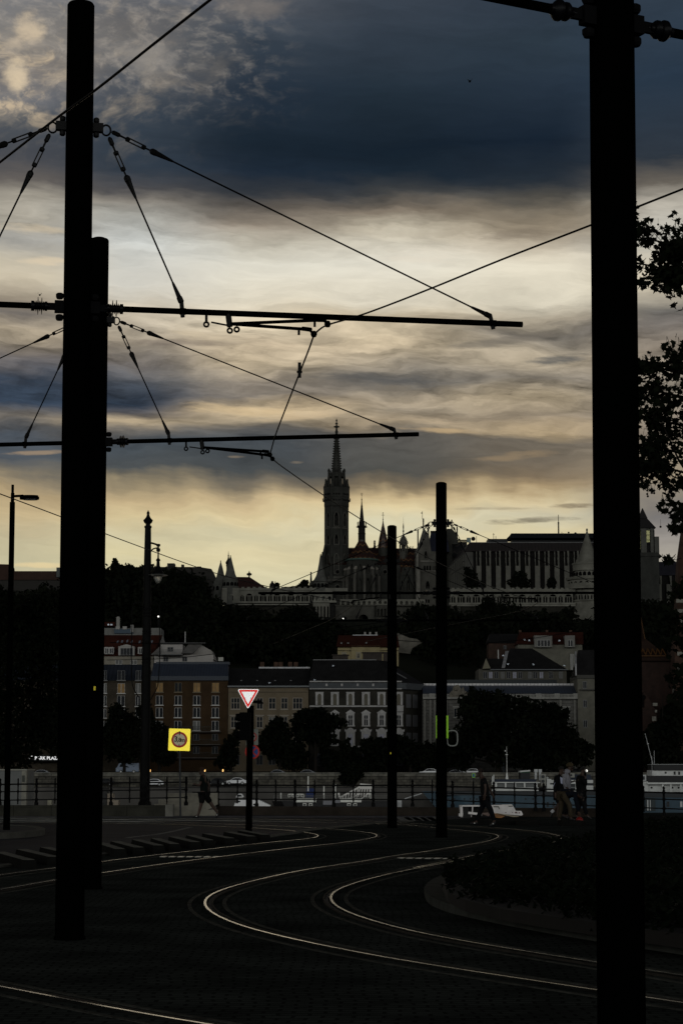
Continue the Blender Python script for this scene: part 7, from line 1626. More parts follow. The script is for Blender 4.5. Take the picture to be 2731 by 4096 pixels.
# parts of the same hotel showing right of the big pole, and its stone tower
r5 = thing('hotel', 'lower hotel wing with pale fins under a dark roof beyond the plane tree', 'hotel', (X(2670), F.Y, Z(2380)))
q = MB(); q.box(X(2600), X(2900), F.Y + 2, F.Y + 18, Z(2520), Z(2300)); q.build('wall', hb, r5)
q = MB(); q.hexa([(X(2596), F.Y + 1, Z(2300)), (X(2900), F.Y + 1, Z(2300)), (X(2900), F.Y + 18, Z(2300)), (X(2596), F.Y + 18, Z(2300)), (X(2625), F.Y + 8, Z(2238)), (X(2900), F.Y + 8, Z(2238)), (X(2900), F.Y + 12, Z(2238)), (X(2625), F.Y + 12, Z(2238))]); q.build('roof', mat('dark violet roof', (.024,.023,.032), rough=.7, var=.3, vs=.3), r5)
for k in range(5):
    xc = 2624 + 40 * k; q = MB(); q.box(X(xc), X(xc + 20), F.Y + .9, F.Y + 2, Z(2500), Z(2336)); q.hexa([(X(xc + 16), F.Y + .9, Z(2336)), (X(xc + 21), F.Y + .9, Z(2336)), (X(xc + 21), F.Y + 2, Z(2336)), (X(xc + 16), F.Y + 2, Z(2336)), (X(xc + 12), F.Y + .9, Z(2302)), (X(xc + 21), F.Y + .9, Z(2302)), (X(xc + 21), F.Y + 2, Z(2302)), (X(xc + 12), F.Y + 2, Z(2302))]); q.build('fin', hw, r5)
Yn = 722.0; F = Fac(Yn, 2250); X = F.X; Z = F.Z
rn = thing('tower', 'square stone tower with glazed belfry and pyramid roof right of the big pole', 'tower', (X(2590), F.Y, Z(2480)))
tm = mat('tower stone grey', (.042,.043,.039), rough=.9, var=.3, vs=.3, spec=.08)
q = MB(); q.box(X(2500), X(2634), F.Y, F.Y + 11, Z(2520), Z(2226)); q.prism([(X(2505), Z(2226)), (X(2648), Z(2226)), (X(2628), Z(2210)), (X(2520), Z(2210))], F.Y - .3, F.Y + 10); q.build('shaft', tm, rn)
q = MB()
for a, b in ((2544, 2552), (2564, 2586), (2602, 2614), (2618, 2636)): q.box(X(a), X(b), F.Y, F.Y + 9, Z(2226), Z(2112 if b < 2630 else 2146))
q.box(X(2544), X(2618), F.Y + .3, F.Y + 9, Z(2120), Z(2108)); q.build('belfry_pier', mat('belfry pier', (.085,.085,.075), rough=.85, var=.25, vs=.4), rn)
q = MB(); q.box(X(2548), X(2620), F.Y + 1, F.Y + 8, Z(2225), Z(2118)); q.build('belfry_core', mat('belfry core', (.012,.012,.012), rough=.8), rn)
q = MB(); q.box(X(2553), X(2563), F.Y + .8, F.Y + .99, Z(2195), Z(2121)); q.box(X(2587), X(2600), F.Y + .8, F.Y + .99, Z(2168), Z(2121)); w_ = q.build('belfry_glass', mat('yellowish belfry glass', (.30,.29,.13), rough=.15, metal=.4), rn)
q = MB()
for y in (2140, 2160, 2178): q.box(X(2553), X(2601), F.Y + .7, F.Y + .8, Z(y), Z(y - 2))
q.build('glazing_bar', hb, w_)
q = MB(); q.hexa([(X(2540), F.Y - .5, Z(2112)), (X(2624), F.Y - .5, Z(2112)), (X(2624), F.Y + 9, Z(2112)), (X(2540), F.Y + 9, Z(2112)), (X(2564), F.Y + 3, Z(2068)), (X(2594), F.Y + 3, Z(2068)), (X(2594), F.Y + 6, Z(2068)), (X(2564), F.Y + 6, Z(2068))])
q.hexa([(X(2562), F.Y + 2.6, Z(2069)), (X(2596), F.Y + 2.6, Z(2069)), (X(2596), F.Y + 6.4, Z(2069)), (X(2562), F.Y + 6.4, Z(2069)), (X(2578), F.Y + 4.4, Z(2026)), (X(2580), F.Y + 4.4, Z(2026)), (X(2580), F.Y + 4.6, Z(2026)), (X(2578), F.Y + 4.6, Z(2026))]); q.build('roof', mat('dark tower roof', (.014,.013,.013), rough=.8), rn)

# ------------------------------------------------------------------ red brick church by the river, mostly behind the big pole and the leaves
Yr = 452.0; F = Fac(Yr, 2600); X = F.X; Z = F.Z
rr_ = thing('church', 'red brick church with orange edged tiled roof at the river bank behind the leaves', 'church', (X(2620), F.Y, 1.45))
rbk = brickmat('church red brick', (.032,.014,.010), (.025,.012,.008), (.018,.014,.012), 1.0, bw=.6, bh=.2, ms=.02, var=.3); rst = mat('church pale dressing', (.22,.21,.18), rough=.85, var=.3)
q = MB(); q.box(X(2440), X(2690), F.Y + 4, F.Y + 18, 1.4, Z(2640)); q.prism([(X(2545), Z(2930)), (X(2545), Z(2810)), (X(2572), Z(2770)), (X(2600), Z(2810)), (X(2618), Z(2850)), (X(2618), Z(2930))], F.Y - .2, F.Y + 4); q.box(X(2430), X(2618), F.Y, F.Y + 4, 1.4, Z(2835)); q.build('wall', rbk, rr_)
q = MB()
for x0, x1, ya, yb in ((2600, 2616, 2866, 2884), (2604, 2622, 2812, 2824), (2612, 2620, 2840, 2850), (2553, 2559, 2796, 2832), (2687, 2697, 2750, 2778)): q.box(X(x0), X(x1), F.Y - .5, F.Y + 1, Z(yb), Z(ya))
q.build('stone_dressing', rst, rr_)
q = MB(); q.box(X(2563), X(2570), F.Y - .3, F.Y - .18, Z(2830), Z(2795)); q.rev((X(2566), F.Y - .3, Z(2790)), (0, -1, 0), [(0, .6), (.1, .6)], 14); q.build('window', voidm, rr_)
otile = mat('dark orange tiles', (.024,.011,.006), rough=.8, var=.3, vs=.5); oedge = mat('orange edge tiles', (.09,.038,.008), rough=.7)
q = MB(); q.hexa([(X(2430), F.Y + 3, Z(2640)), (X(2700), F.Y + 3, Z(2640)), (X(2700), F.Y + 18, Z(2640)), (X(2430), F.Y + 18, Z(2640)), (X(2505), F.Y + 9, Z(2545)), (X(2606), F.Y + 9, Z(2545)), (X(2606), F.Y + 12, Z(2545)), (X(2505), F.Y + 12, Z(2545))]); rf = q.build('roof', otile, rr_)
q = MB(); q.lathe(X(2570), F.Y + 10, [(Z(2550), 36 * F.Y / FPX), (Z(2446), 18 * F.Y / FPX), (Z(2444), 22 * F.Y / FPX), (Z(2410), 4 * F.Y / FPX), (Z(2340), .12)], 8, A0); q.build('roof_spire', otile, rr_)
q = MB()
for a in range(8): t = A0 + a * math.pi / 4; q.bar((X(2570) + 36.5 * F.Y / FPX * math.cos(t), F.Y + 10 + 36.5 * F.Y / FPX * math.sin(t), Z(2550)), (X(2570) + 18.4 * F.Y / FPX * math.cos(t), F.Y + 10 + 18.4 * F.Y / FPX * math.sin(t), Z(2446)), .22)
for k in range(6): x_ = 2552 + 20 * k; q.bar((X(x_), F.Y + 3.9, Z(2616)), (X(x_ + 10), F.Y + 5.2, Z(2590)), .2); q.bar((X(x_ + 10), F.Y + 5.2, Z(2590)), (X(x_ + 20), F.Y + 3.9, Z(2616)), .2)
q.bar((X(2545), F.Y + 3.6, Z(2620)), (X(2680), F.Y + 3.6, Z(2620)), .2); q.build('edge_tiles', oedge, rr_)
q = MB(); cxx = X(2806); q.lathe(cxx, F.Y + 4, [(1.4, 5.6), (Z(2480), 5.4), (Z(2478), 6.0), (Z(2470), 5.6), (Z(2250), 4.8), (Z(1900), 1.6), (Z(1700), .15)], 8, A0); q.box(X(2690), X(2760), F.Y - 2, F.Y + 8, 1.4, Z(2560)); tw = q.build('bell_tower', mat('bell tower brick', (.05,.026,.017), rough=.9, var=.35, vs=.6), rr_)
q = MB()
for y in (2400, 2440, 2480, 2610, 2670): q.box(X(2700), X(2740), F.Y - 2.4, F.Y - 2, Z(y + 14), Z(y))
q.build('stone_dressing', rst, tw)

# ------------------------------------------------------------------ distant roofs along the hill crest
Yc = 705.0; F = Fac(Yc, 2300); X = F.X; Z = F.Z
r6 = thing('town_house', 'long low building with rusty roof on the left hill crest', 'building', (X(80), F.Y, Z(2400)))
q = MB(); q.box(X(-200), X(262), F.Y, F.Y + 12, Z(2480), Z(2318)); q.build('wall', mat('crest house wall', (.03,.028,.025), rough=.95), r6)
q = MB(); q.prism([(X(-200), Z(2320)), (X(266), Z(2320)), (X(260), Z(2285)), (X(40), Z(2285)), (X(36), Z(2258)), (X(-200), Z(2252))], F.Y - .5, F.Y + 12); q.build('roof', mat('rusty crest roof', (.040,.020,.014), rough=.9, var=.3, vs=.3), r6)
q = MB(); q.box(X(228), X(248), F.Y - 1, F.Y + 2, Z(2310), Z(2271)); q.build('chimney', mat('pale green chimney', (.09,.10,.095), rough=.8), r6)
Yc = 712.0; F = Fac(Yc, 2300); X = F.X; Z = F.Z
r6 = thing('town_house', 'dark flat building with stepped parapet on the crest beside the lantern', 'building', (X(690), F.Y, Z(2400)))
q = MB(); q.box(X(560), X(760), F.Y, F.Y + 10, Z(2480), Z(2269)); q.box(X(669), X(698), F.Y, F.Y + 5, Z(2269), Z(2253)); q.box(X(725), X(735), F.Y, F.Y + 3, Z(2269), Z(2258)); q.build('wall', mat('crest house wall', (0,0,0)), r6)
q = MB(); q.box(X(555), X(765), F.Y - .3, F.Y + 10.3, Z(2271), Z(2268)); q.build('roof_edge', mat('crest roof edge', (.02,.018,.016), rough=.9), r6)
Yc = 735.0; F = Fac(Yc, 2300); X = F.X; Z = F.Z
r6 = thing('town_house', 'house with dark red hipped roof and a ball finial behind the bastion turrets', 'building', (X(1000), F.Y, Z(2400)))
q = MB(); q.box(X(935), X(1060), F.Y, F.Y + 14, Z(2480), Z(2350)); q.build('wall', mat('crest house wall', (0,0,0)), r6)
q = MB(); q.v += [Vector(p) for p in ((X(900), F.Y - .5, Z(2352)), (X(1066), F.Y - .5, Z(2352)), (X(1066), F.Y + 14, Z(2352)), (X(900), F.Y + 14, Z(2352)), (X(925), F.Y + 6, Z(2301)), (X(996), F.Y + 6, Z(2302)))]; q.f += [(0, 1, 5, 4), (2, 3, 4, 5), (0, 4, 3), (1, 2, 5), (3, 2, 1, 0)]; q.build('roof', mat('dark red hip roof', (.028,.008,.006), rough=.9, var=.25, vs=.4), r6)
q = MB(); q.lathe(X(994), F.Y + 6, [(Z(2304), .3), (Z(2297), .25), (Z(2294), .9), (Z(2288), .9), (Z(2284), .25), (Z(2276), .05)], 8); q.build('finial', turm, r6)
r6 = thing('tower', 'thin baroque onion-domed turret rising between the two cone roofs', 'tower', (X(911), F.Y + 4, Z(2400)))
q = MB(); q.lathe(X(911), F.Y + 4, [(Z(2480), 8 * .0897), (Z(2262), 8 * .0897), (Z(2258), 10 * .0897), (Z(2254), 8 * .0897)], 8); q.build('shaft', stn, r6)
q = MB(); q.lathe(X(911), F.Y + 4, [(z_, r * .0897) for z_, r in ((Z(2256), 7), (Z(2251), 10.5), (Z(2245), 11.5), (Z(2239), 8), (Z(2232), 4), (Z(2222), 2), (Z(2218), 3), (Z(2214), 1.4), (Z(2200), .4))], 10); q.build('onion_dome', turm, r6, smooth=True)
r6 = thing('town_house', 'dark house with sloping roof at the left end of the bastion', 'building', (X(835), F.Y, Z(2420)))
q = MB(); q.prism([(X(760), Z(2440)), (X(760), Z(2275)), (X(800), Z(2274)), (X(850), Z(2282)), (X(868), Z(2320)), (X(890), Z(2440))], F.Y - 6, F.Y + 6); q.build('wall', mat('crest house wall', (0,0,0)), r6)
q = MB(); q.box(X(790), X(806), F.Y - 2, F.Y, Z(2276), Z(2268)); q.build('chimney', turm, r6)
# equestrian statue on the terrace
Ys = 715.0; F = Fac(Ys, 2350); X = F.X; Z = F.Z
r7 = thing('statue', 'small dark statue of a robed figure holding a staff on the bastion terrace', 'statue', (X(1089), F.Y, Z(2356)))
q = MB(); q.lathe(X(1089), F.Y, [(Z(2372), 1.2), (Z(2348), 1.0), (Z(2338), .95), (Z(2332), .6), (Z(2330), .35), (Z(2327), .42), (Z(2323), .05)], 10); q.build('figure', turm, r7, smooth=True)
q = MB(); q.cyl((X(1099), F.Y, Z(2345)), (X(1101), F.Y, Z(2325)), .12, n=6); q.bar((X(1092), F.Y, Z(2334)), (X(1100), F.Y, Z(2338)), .3); q.build('staff', turm, r7)
# street lamps as tiny lit dots on the hill
# ------------------------------------------------------------------ boats along the far quay
shipw = mat('ship white paint', (.62,.63,.61), rough=.55, var=.2, vs=.4); shipd = mat('ship dark band', (.03,.034,.038), rough=.6); shipb = mat('ship blue hull', (.038,.072,.10), rough=.5, var=.3, vs=.3); shipg = mat('ship grey fittings', (.50,.51,.51), rough=.5); blackh = mat('black pontoon hull', (.008,.008,.009), rough=.5)
def hull(root, F, x0, x1, ytop, zb, w, m_, bow=3.0, name='hull'):
    a, b = F.X(x0), F.X(x1); zt = F.Z(ytop); q = MB()
    bot = [(a + bow * .6, F.Y + w * .15), (a + bow * 1.6, F.Y), (b, F.Y), (b, F.Y + w), (a + bow * 1.6, F.Y + w), (a + bow * .6, F.Y + w * .85)]
    top = [(a, F.Y + w * .5), (a + bow, F.Y - .2), (b, F.Y - .2), (b, F.Y + w + .2), (a + bow, F.Y + w + .2), (a, F.Y + w * .5)]
    i = len(q.v); q.v += [Vector((x, y, zb)) for x, y in bot] + [Vector((x, y, zt)) for x, y in top]
    for k in range(6): k2 = (k + 1) % 6; q.f.append((i + k, i + k2, i + 6 + k2, i + 6 + k))
    q.f += [tuple(i + k for k in range(5, -1, -1)), tuple(i + 6 + k for k in range(6))]
    return q.build(name, m_, root)
F = Fac(384.0, 3170); X = F.X; Z = F.Z; s = F.Y / FPX
rs = thing('ship', 'long blue-hulled ship with white glazed saloon and tall thin mast at the far quay', 'ship', (X(2050), F.Y, -5.6))
hull(rs, F, 1690, 2430, 3166, -6.2, 9, shipb, 6)
q = MB(); q.box(X(1760), X(2430), F.Y - .3, F.Y + 9, Z(3181), Z(3166)); q.build('deck_band', shipd, rs)
q = MB(); q.box(X(1982), X(2154), F.Y + .6, F.Y + 8, Z(3164), Z(3150)); q.box(X(1976), X(2160), F.Y + .3, F.Y + 8.5, Z(3132), Z(3128))
for px_ in (1984, 2022, 2060, 2098, 2146): q.box(X(px_) - .16, X(px_) + .16, F.Y + .4, F.Y + .8, Z(3150), Z(3132))
q.build('saloon', shipw, rs); q = MB(); q.box(X(1984), X(2152), F.Y + 1.0, F.Y + 7.6, Z(3150), Z(3132)); q.build('saloon_glass', mat('grey saloon glass', (.13,.14,.14), rough=.3), rs)
for px_ in (1792, 1816, 1856, 1880, 1905, 2100, 2130):
    q = MB(); q.rev((X(px_), F.Y - .18, Z(3196)), (0, -1, 0), [(0, .16), (.06, .16)], 10); q.build('porthole', blackh, rs)
q = MB(); q.box(X(1970), X(2145), F.Y + 1, F.Y + 8, Z(3128), Z(3121)); q.box(X(1985), X(2150), F.Y + 2, F.Y + 6, Z(3122), Z(3117)); q.build('canopy', mat('dark blue canopy', (.022,.030,.05), rough=.7), rs)
q = MB(); q.lathe(X(2032), F.Y + 3, [(Z(3121), 6*s), (Z(3112), 5.5*s), (Z(3092), 2.2*s), (Z(3090), 1.2*s), (Z(3040), .9*s), (Z(2985), .6*s)], 8); q.bar((X(2027), F.Y + 3, Z(3018)), (X(2036), F.Y + 3, Z(3018)), .12); q.rev((X(2026), F.Y + 2.8, Z(3003)), (0, -1, 0), [(0, 2.6*s), (.1, 2.6*s)], 10); q.build('mast', mat('white mast paint', (.8,.8,.77), rough=.5), rs)
for xa, xb in ((2141, 2154), (2158, 2171)):
    q = MB(); q.box(X(xa), X(xb), F.Y + 2, F.Y + 3, Z(3089), Z(3077)); q.box(X(xa + 2), X(xb - 3), F.Y + 2.1, F.Y + 2.9, Z(3122), Z(3089)); q.build('ventilator', shipg, rs)
q = MB(); q.box(X(2164), X(2184), F.Y + .5, F.Y + 1.5, Z(3142), Z(3096)); ac = q.build('air_unit', mat('cream ship box', (.28,.28,.25), rough=.6), rs)
for y in (3107, 3125): q = MB(); q.rev((X(2172), F.Y + .48, Z(y)), (0, -1, 0), [(0, 6.5*s), (.04, 6.5*s)], 14); q.build('fan', shipd, ac)
q = MB(); q.box(X(2187), X(2205), F.Y + .5, F.Y + 7, Z(3128), Z(3116)); q.box(X(2187), X(2372), F.Y + .3, F.Y + 7, Z(3182), Z(3120)); cab = q.build('cabin', shipw, rs)
q = MB()
for x0, x1, y0, y1 in ((2200, 2214, 3132, 3138), (2330, 2372, 3132, 3142), (2330, 2372, 3160, 3168), (2240, 2300, 3135, 3160)): q.box(X(x0), X(x1), F.Y + .24, F.Y + .3, Z(y1), Z(y0))
q.build('cabin_window', shipd, cab); q = MB()
for k in range(4): q.box(X(2187), X(2372), F.Y + .22, F.Y + .27, Z(3150 + 9 * k), Z(3149 + 9 * k))
q.build('cabin_seam', shipg, cab)
q = MB(); q.ball((X(2190), F.Y + 1, Z(3112)), 5*s, 10, 6); q.build('life_buoy', shipw, rs)
q = MB(); q.cyl((X(1973), F.Y + .5, Z(3165)), (X(1975), F.Y + .5, Z(3099)), .13); q.cyl((X(1968), F.Y + .5, Z(3140)), (X(1970), F.Y + .5, Z(3105)), .1); q.bar((X(1970), F.Y + .5, Z(3165)), (X(1984), F.Y + .5, Z(3140)), .5); q.build('bow_post', shipw, rs)
q = MB(); q.prism([(X(2260), Z(3116)), (X(2264), Z(3106)), (X(2300), Z(3098)), (X(2366), Z(3098)), (X(2372), Z(3120)), (X(2262), Z(3120))], F.Y + 2, F.Y + 7); q.build('rear_canopy', mat('dark blue canopy', (0,0,0)), rs)
q = MB(); q.box(X(2283), X(2300), F.Y + 1, F.Y + 2, Z(3110), Z(3093)); q.build('air_unit', mat('cream ship box', (0,0,0)), rs)
q = MB(); q.rev((X(2286), F.Y + .98, Z(3101)), (0, -1, 0), [(0, 4.5*s), (.04, 4.5*s)], 12); q.build('fan', shipd, rs)
for px_ in (2188, 2212, 2250, 2278, 2303): q = MB(); q.box(X(px_ - 4), X(px_ + 4), F.Y - .3, F.Y - .2, Z(3227), Z(3208)); q.build('hull_window', glass, rs)
# kiosk on the far quay with striped top
Fk = Fac(398.0, 3090); rk = thing('kiosk', 'dark kiosk with white and green top strip on the far quay', 'kiosk', (Fk.X(2100), Fk.Y, -1.3))
q = MB(); q.box(Fk.X(2080), Fk.X(2118), Fk.Y, Fk.Y + 4, -1.3, Fk.Z(3088)); q.build('body', blackh, rk)
q = MB(); q.prism([(Fk.X(2079), Fk.Z(3089)), (Fk.X(2079), Fk.Z(3083)), (Fk.X(2119), Fk.Z(3080)), (Fk.X(2119), Fk.Z(3085))], Fk.Y - .1, Fk.Y + 4); q.build('white_strip', shipw, rk)
q = MB(); q.prism([(Fk.X(2079), Fk.Z(3091)), (Fk.X(2079), Fk.Z(3089)), (Fk.X(2119), Fk.Z(3085)), (Fk.X(2119), Fk.Z(3090))], Fk.Y - .1, Fk.Y + 4); q.build('green_strip', mat('green strip', (.02,.07,.035), rough=.6), rk)
# big white and blue ship at the right
F = Fac(376.0, 3150); X = F.X; Z = F.Z; s = F.Y / FPX
rs = thing('ship', 'large moored ship with stacked white decks and blue hull right of the big pole', 'ship', (X(2700), F.Y, -5.6))
hull(rs, F, 2525, 3100, 3190, -6.2, 10, shipb, .5)
q = MB(); q.box(X(2555), X(3100), F.Y - .3, F.Y + 10, Z(3190), Z(3168)); q.build('dark_band', shipd, rs)
q = MB(); q.box(X(2545), X(2592), F.Y + .6, F.Y + 8, Z(3168), Z(3126)); q.box(X(2592), X(3100), F.Y + 1.2, F.Y + 9, Z(3170), Z(3136)); q.box(X(2588), X(3100), F.Y, F.Y + 9.5, Z(3137), Z(3130))
for px_ in (2650, 2682, 2722): q.box(X(px_) - .14, X(px_) + .14, F.Y + .2, F.Y + .5, Z(3170), Z(3137))
q.build('lower_deckhouse', shipw, rs)
q = MB(); q.box(X(2586), X(3100), F.Y + .8, F.Y + 9, Z(3130), Z(3103)); q.build('dark_deck', blackh, rs)
q = MB(); q.box(X(2613), X(3100), F.Y + 1.6, F.Y + 8, Z(3104), Z(3081)); up = q.build('upper_cabin', shipw, rs)
q = MB(); q.box(X(2617), X(3100), F.Y + 1.2, F.Y + 8.5, Z(3081), Z(3058)); q.build('upper_dark_deck', blackh, rs)
q = MB(); q.box(X(2617), X(3100), F.Y + 1.1, F.Y + 8.6, Z(3058), Z(3056.5)); q.build('roof_edge', shipg, rs)
for px_, y_, r_ in ((2667, 3091, 4), (2608, 3151, 4), (2692, 3151, 4), (2716, 3151, 4)):
    q = MB(); q.rev((X(px_), F.Y + (1.58 if y_ < 3100 else 1.18), Z(y_)), (0, -1, 0), [(0, r_*s), (.05, r_*s)], 14); q.build('porthole', blackh, rs)
for px_ in (2703, 2721, 2745): q = MB(); q.box(X(px_ - 3.5), X(px_ + 3.5), F.Y + 1.5, F.Y + 1.58, Z(3099), Z(3086)); q.build('cabin_window', blackh, up)
q = MB(); q.box(X(2562), X(2584), F.Y + .2, F.Y + 1, Z(3124), Z(3099)); ac = q.build('air_unit', shipg, rs); q = MB(); q.box(X(2565), X(2578), F.Y + .15, F.Y + .19, Z(3119), Z(3105)); q.build('fan', shipd, ac)
q = MB(); q.cyl((X(2621), F.Y + 3, Z(3056)), (X(2592), F.Y + 3, Z(2933)), 1.4*s, .8*s); q.bar((X(2599), F.Y + 3, Z(2974)), (X(2606), F.Y + 3, Z(2974)), .15); q.cyl((X(2627), F.Y + 3, Z(3056)), (X(2627), F.Y + 3, Z(3002)), .9*s); q.cyl((X(2612), F.Y + 1.4, Z(3104)), (X(2612), F.Y + 1.4, Z(3024)), .8*s); q.build('mast', shipg, rs)
q = MB(); q.box(X(2577), X(2617), F.Y - .3, F.Y - .21, Z(3244), Z(3192)); dr = q.build('hull_door', mat('hull door frame', (.02,.03,.035), rough=.5), rs)
q = MB()
for a, b in ((2584, 2589), (2595, 2598)): q.box(X(a), X(b), F.Y - .36, F.Y - .3, Z(3242), Z(3200))
q.build('door_glint', shipg, dr)
for a in (2663, 2716): q = MB(); q.box(X(a), X(a + 9), F.Y - .3, F.Y - .21, Z(3228), Z(3206)); q.build('hull_window', glass if a < 2700 else shipg, rs)
# gangway boat and pontoons
F = Fac(386.0, 3190); X = F.X; Z = F.Z; s = F.Y / FPX
rp = thing('pontoon_boat', 'low black pontoon boat with white side panels, blue cabin and sloping gangway', 'boat', (X(1330), F.Y, -5.6))
hull(rp, F, 1085, 1585, 3205, -6.2, 7, blackh, 2)
whp = mat('pontoon white panel', (.80,.80,.74), rough=.6, var=.15)
for a, b in ((1184, 1264), (1361, 1445)):
    q = MB(); q.box(X(a), X(b), F.Y - .5, F.Y - .2, Z(3209), Z(3196)); q.box(X(a - 2), X(b + 2), F.Y - .6, F.Y + .4, Z(3196), Z(3194)); pn_ = q.build('side_panel', whp, rp)
    for c in (a + 27, a + 51): 
        q = MB(); wpts = 7; q.box(X(c), X(c + 15), F.Y - .3, F.Y - .21, Z(3223), Z(3213)); w_ = q.build('window', whp, rp); q = MB(); q.box(X(c + 2.5), X(c + 12.5), F.Y - .34, F.Y - .3, Z(3222), Z(3216)); q.build('pane', blackh, w_)
q = MB(); q.hexa([(X(1222), F.Y + 2, Z(3192)), (X(1253), F.Y + 2, Z(3192)), (X(1253), F.Y + 5, Z(3192)), (X(1222), F.Y + 5, Z(3192)), (X(1226), F.Y + 2, Z(3154)), (X(1256), F.Y + 2, Z(3154)), (X(1256), F.Y + 5, Z(3154)), (X(1226), F.Y + 5, Z(3154))]); q.build('blue_cabin', mat('blue tarpaulin cabin', (.018,.035,.12), rough=.7, var=.2), rp)
q = MB()
for a, b, n in ((1095, 1585, 60),):
    q.box(X(a), X(b), F.Y + .2, F.Y + .25, Z(3182), Z(3181)); q.box(X(a), X(b), F.Y + .2, F.Y + .25, Z(3190), Z(3189.4))
    for k in range(n): x_ = X(a + (b - a) * k / (n - 1)); q.box(x_ - .03, x_ + .03, F.Y + .2, F.Y + .24, Z(3205), Z(3181))
q.build('guard_rail', mat('grey guard rail', (.15,.15,.14), rough=.5), rp)
q = MB()
for a, b in ((1152, 1176), (1184, 1215)):
    q.bar((X(a), F.Y + 1, Z(3190)), (X(b), F.Y + 1, Z(3177)), .14); q.bar((X(a), F.Y + 1, Z(3177)), (X(b), F.Y + 1, Z(3190)), .14); q.bar((X(a), F.Y + 1, Z(3177)), (X(b), F.Y + 1, Z(3177)), .14); q.bar((X(a), F.Y + 1, Z(3190)), (X(a), F.Y + 1, Z(3177)), .14); q.bar((X(b), F.Y + 1, Z(3190)), (X(b), F.Y + 1, Z(3177)), .14)
q.build('lattice_frame', whp, rp)
q = MB()
for px_, y0, y1 in ((1232, 3165, 3105), (1295, 3200, 3143), (1341, 3195, 3137), (1482, 3195, 3160), (1123, 3195, 3171)): q.cyl((X(px_), F.Y + 1, Z(y0)), (X(px_), F.Y + 1, Z(y1)), .12, n=6)
q.build('pole', whp, rp)
q = MB(); q.box(X(1292), X(1328), F.Y - .4, F.Y + 2, Z(3219), Z(3203)); q.box(X(1340), X(1360), F.Y - .4, F.Y + 2, Z(3212), Z(3200)); q.build('grey_locker', mat('grey locker', (.20,.20,.22), rough=.5), rp)
gw = MB(); A = Vector((X(1360), F.Y + 1, Z(3190))); Bq = Vector((X(1440), F.Y + 1, Z(3147)))
for dy in (0, 1.6):
    o = Vector((0, dy, 0)); gw.bar(A + o, Bq + o, .28, .28); gw.bar(A + o + Vector((0, 0, -1.0)), Bq + o + Vector((0, 0, -1.3)), .2)
    gw.bar(Bq + o + Vector((0, 0, .5)), Vector((X(1487), F.Y + 1 + dy, Z(3140))), .22); gw.bar(A + o + Vector((3.0, 0, -1)), Vector((X(1485), F.Y + 1 + dy, Z(3165))), .2)
    for t in (.0, .15, .3, .45, .6, .75, .9): p = A.lerp(Bq, t) + o; gw.bar(p, p + Vector((-.25, 0, -1.9)), .18)
    for t in (0, .22, .44, .66, .88): p = Bq.lerp(Vector((X(1487), F.Y + 1, Z(3150))), t) + o; gw.bar(p, p + Vector((-.3, 0, -1.9)), .18)
    gw.bar(Vector((X(1357), F.Y + 1 + dy, Z(3190))), Vector((X(1354), F.Y + 1 + dy, Z(3172))), .35)
gw.box(X(1440), X(1487), F.Y + 1, F.Y + 2.6, Z(3157), Z(3146)); gw.build('gangway', mat('gangway pale metal', (.72,.70,.66), rough=.5), rp)
ry = thing('motor_yacht', 'small white motor yacht with raked wheelhouse beside the traffic light post', 'boat', (X(990), F.Y - 4, -5.6))
F = Fac(380.0, 3200); X = F.X; Z = F.Z
q = MB(); q.prism([(X(936), Z(3224)), (X(940), Z(3212)), (X(952), Z(3201)), (X(1035), Z(3200)), (X(1082), Z(3222)), (X(1060), Z(3245)), (X(940), Z(3245))], F.Y, F.Y + 4); q.build('hull', mat('yacht white', (.85,.85,.85), rough=.35, var=.1), ry)
q = MB(); q.prism([(X(943), Z(3190)), (X(948), Z(3176)), (X(965), Z(3175)), (X(974), Z(3186)), (X(972), Z(3190))], F.Y + .4, F.Y + 3.6); q.prism([(X(945), Z(3201)), (X(948), Z(3196)), (X(1020), Z(3196)), (X(1030), Z(3202))], F.Y + .3, F.Y + 3.7); q.build('wheelhouse', mat('yacht white', (0,0,0)), ry)
q = MB(); q.prism([(X(949), Z(3188)), (X(951), Z(3179)), (X(962), Z(3178)), (X(969), Z(3186))], F.Y + .34, F.Y + .4); q.prism([(X(941), Z(3214)), (X(947), Z(3203)), (X(960), Z(3203)), (X(962), Z(3208))], F.Y - .05, F.Y); q.box(X(1013), X(1022), F.Y - .05, F.Y, Z(3221), Z(3215)); q.prism([(X(972), Z(3201)), (X(972), Z(3192)), (X(1012), Z(3192)), (X(1020), Z(3201))], F.Y + .5, F.Y + 3.5); q.build('window', blackh, ry)
rt = thing('pontoon', 'plain grey landing pontoon with a rod, right of the gangway', 'pontoon', (X(1610), F.Y, -5.6))
q = MB(); F = Fac(388.0, 3200); X = F.X; Z = F.Z; q.box(X(1560), X(1690), F.Y, F.Y + 5, -6, Z(3232)); q.box(X(1588), X(1606), F.Y, F.Y + 1.5, Z(3232), Z(3202)); q.build('deck', shipg, rt)
q = MB(); q.cyl((X(1618), F.Y, Z(3195)), (X(1686), F.Y, Z(3174)), .1, n=6); q.build('rod', shipg, rt)

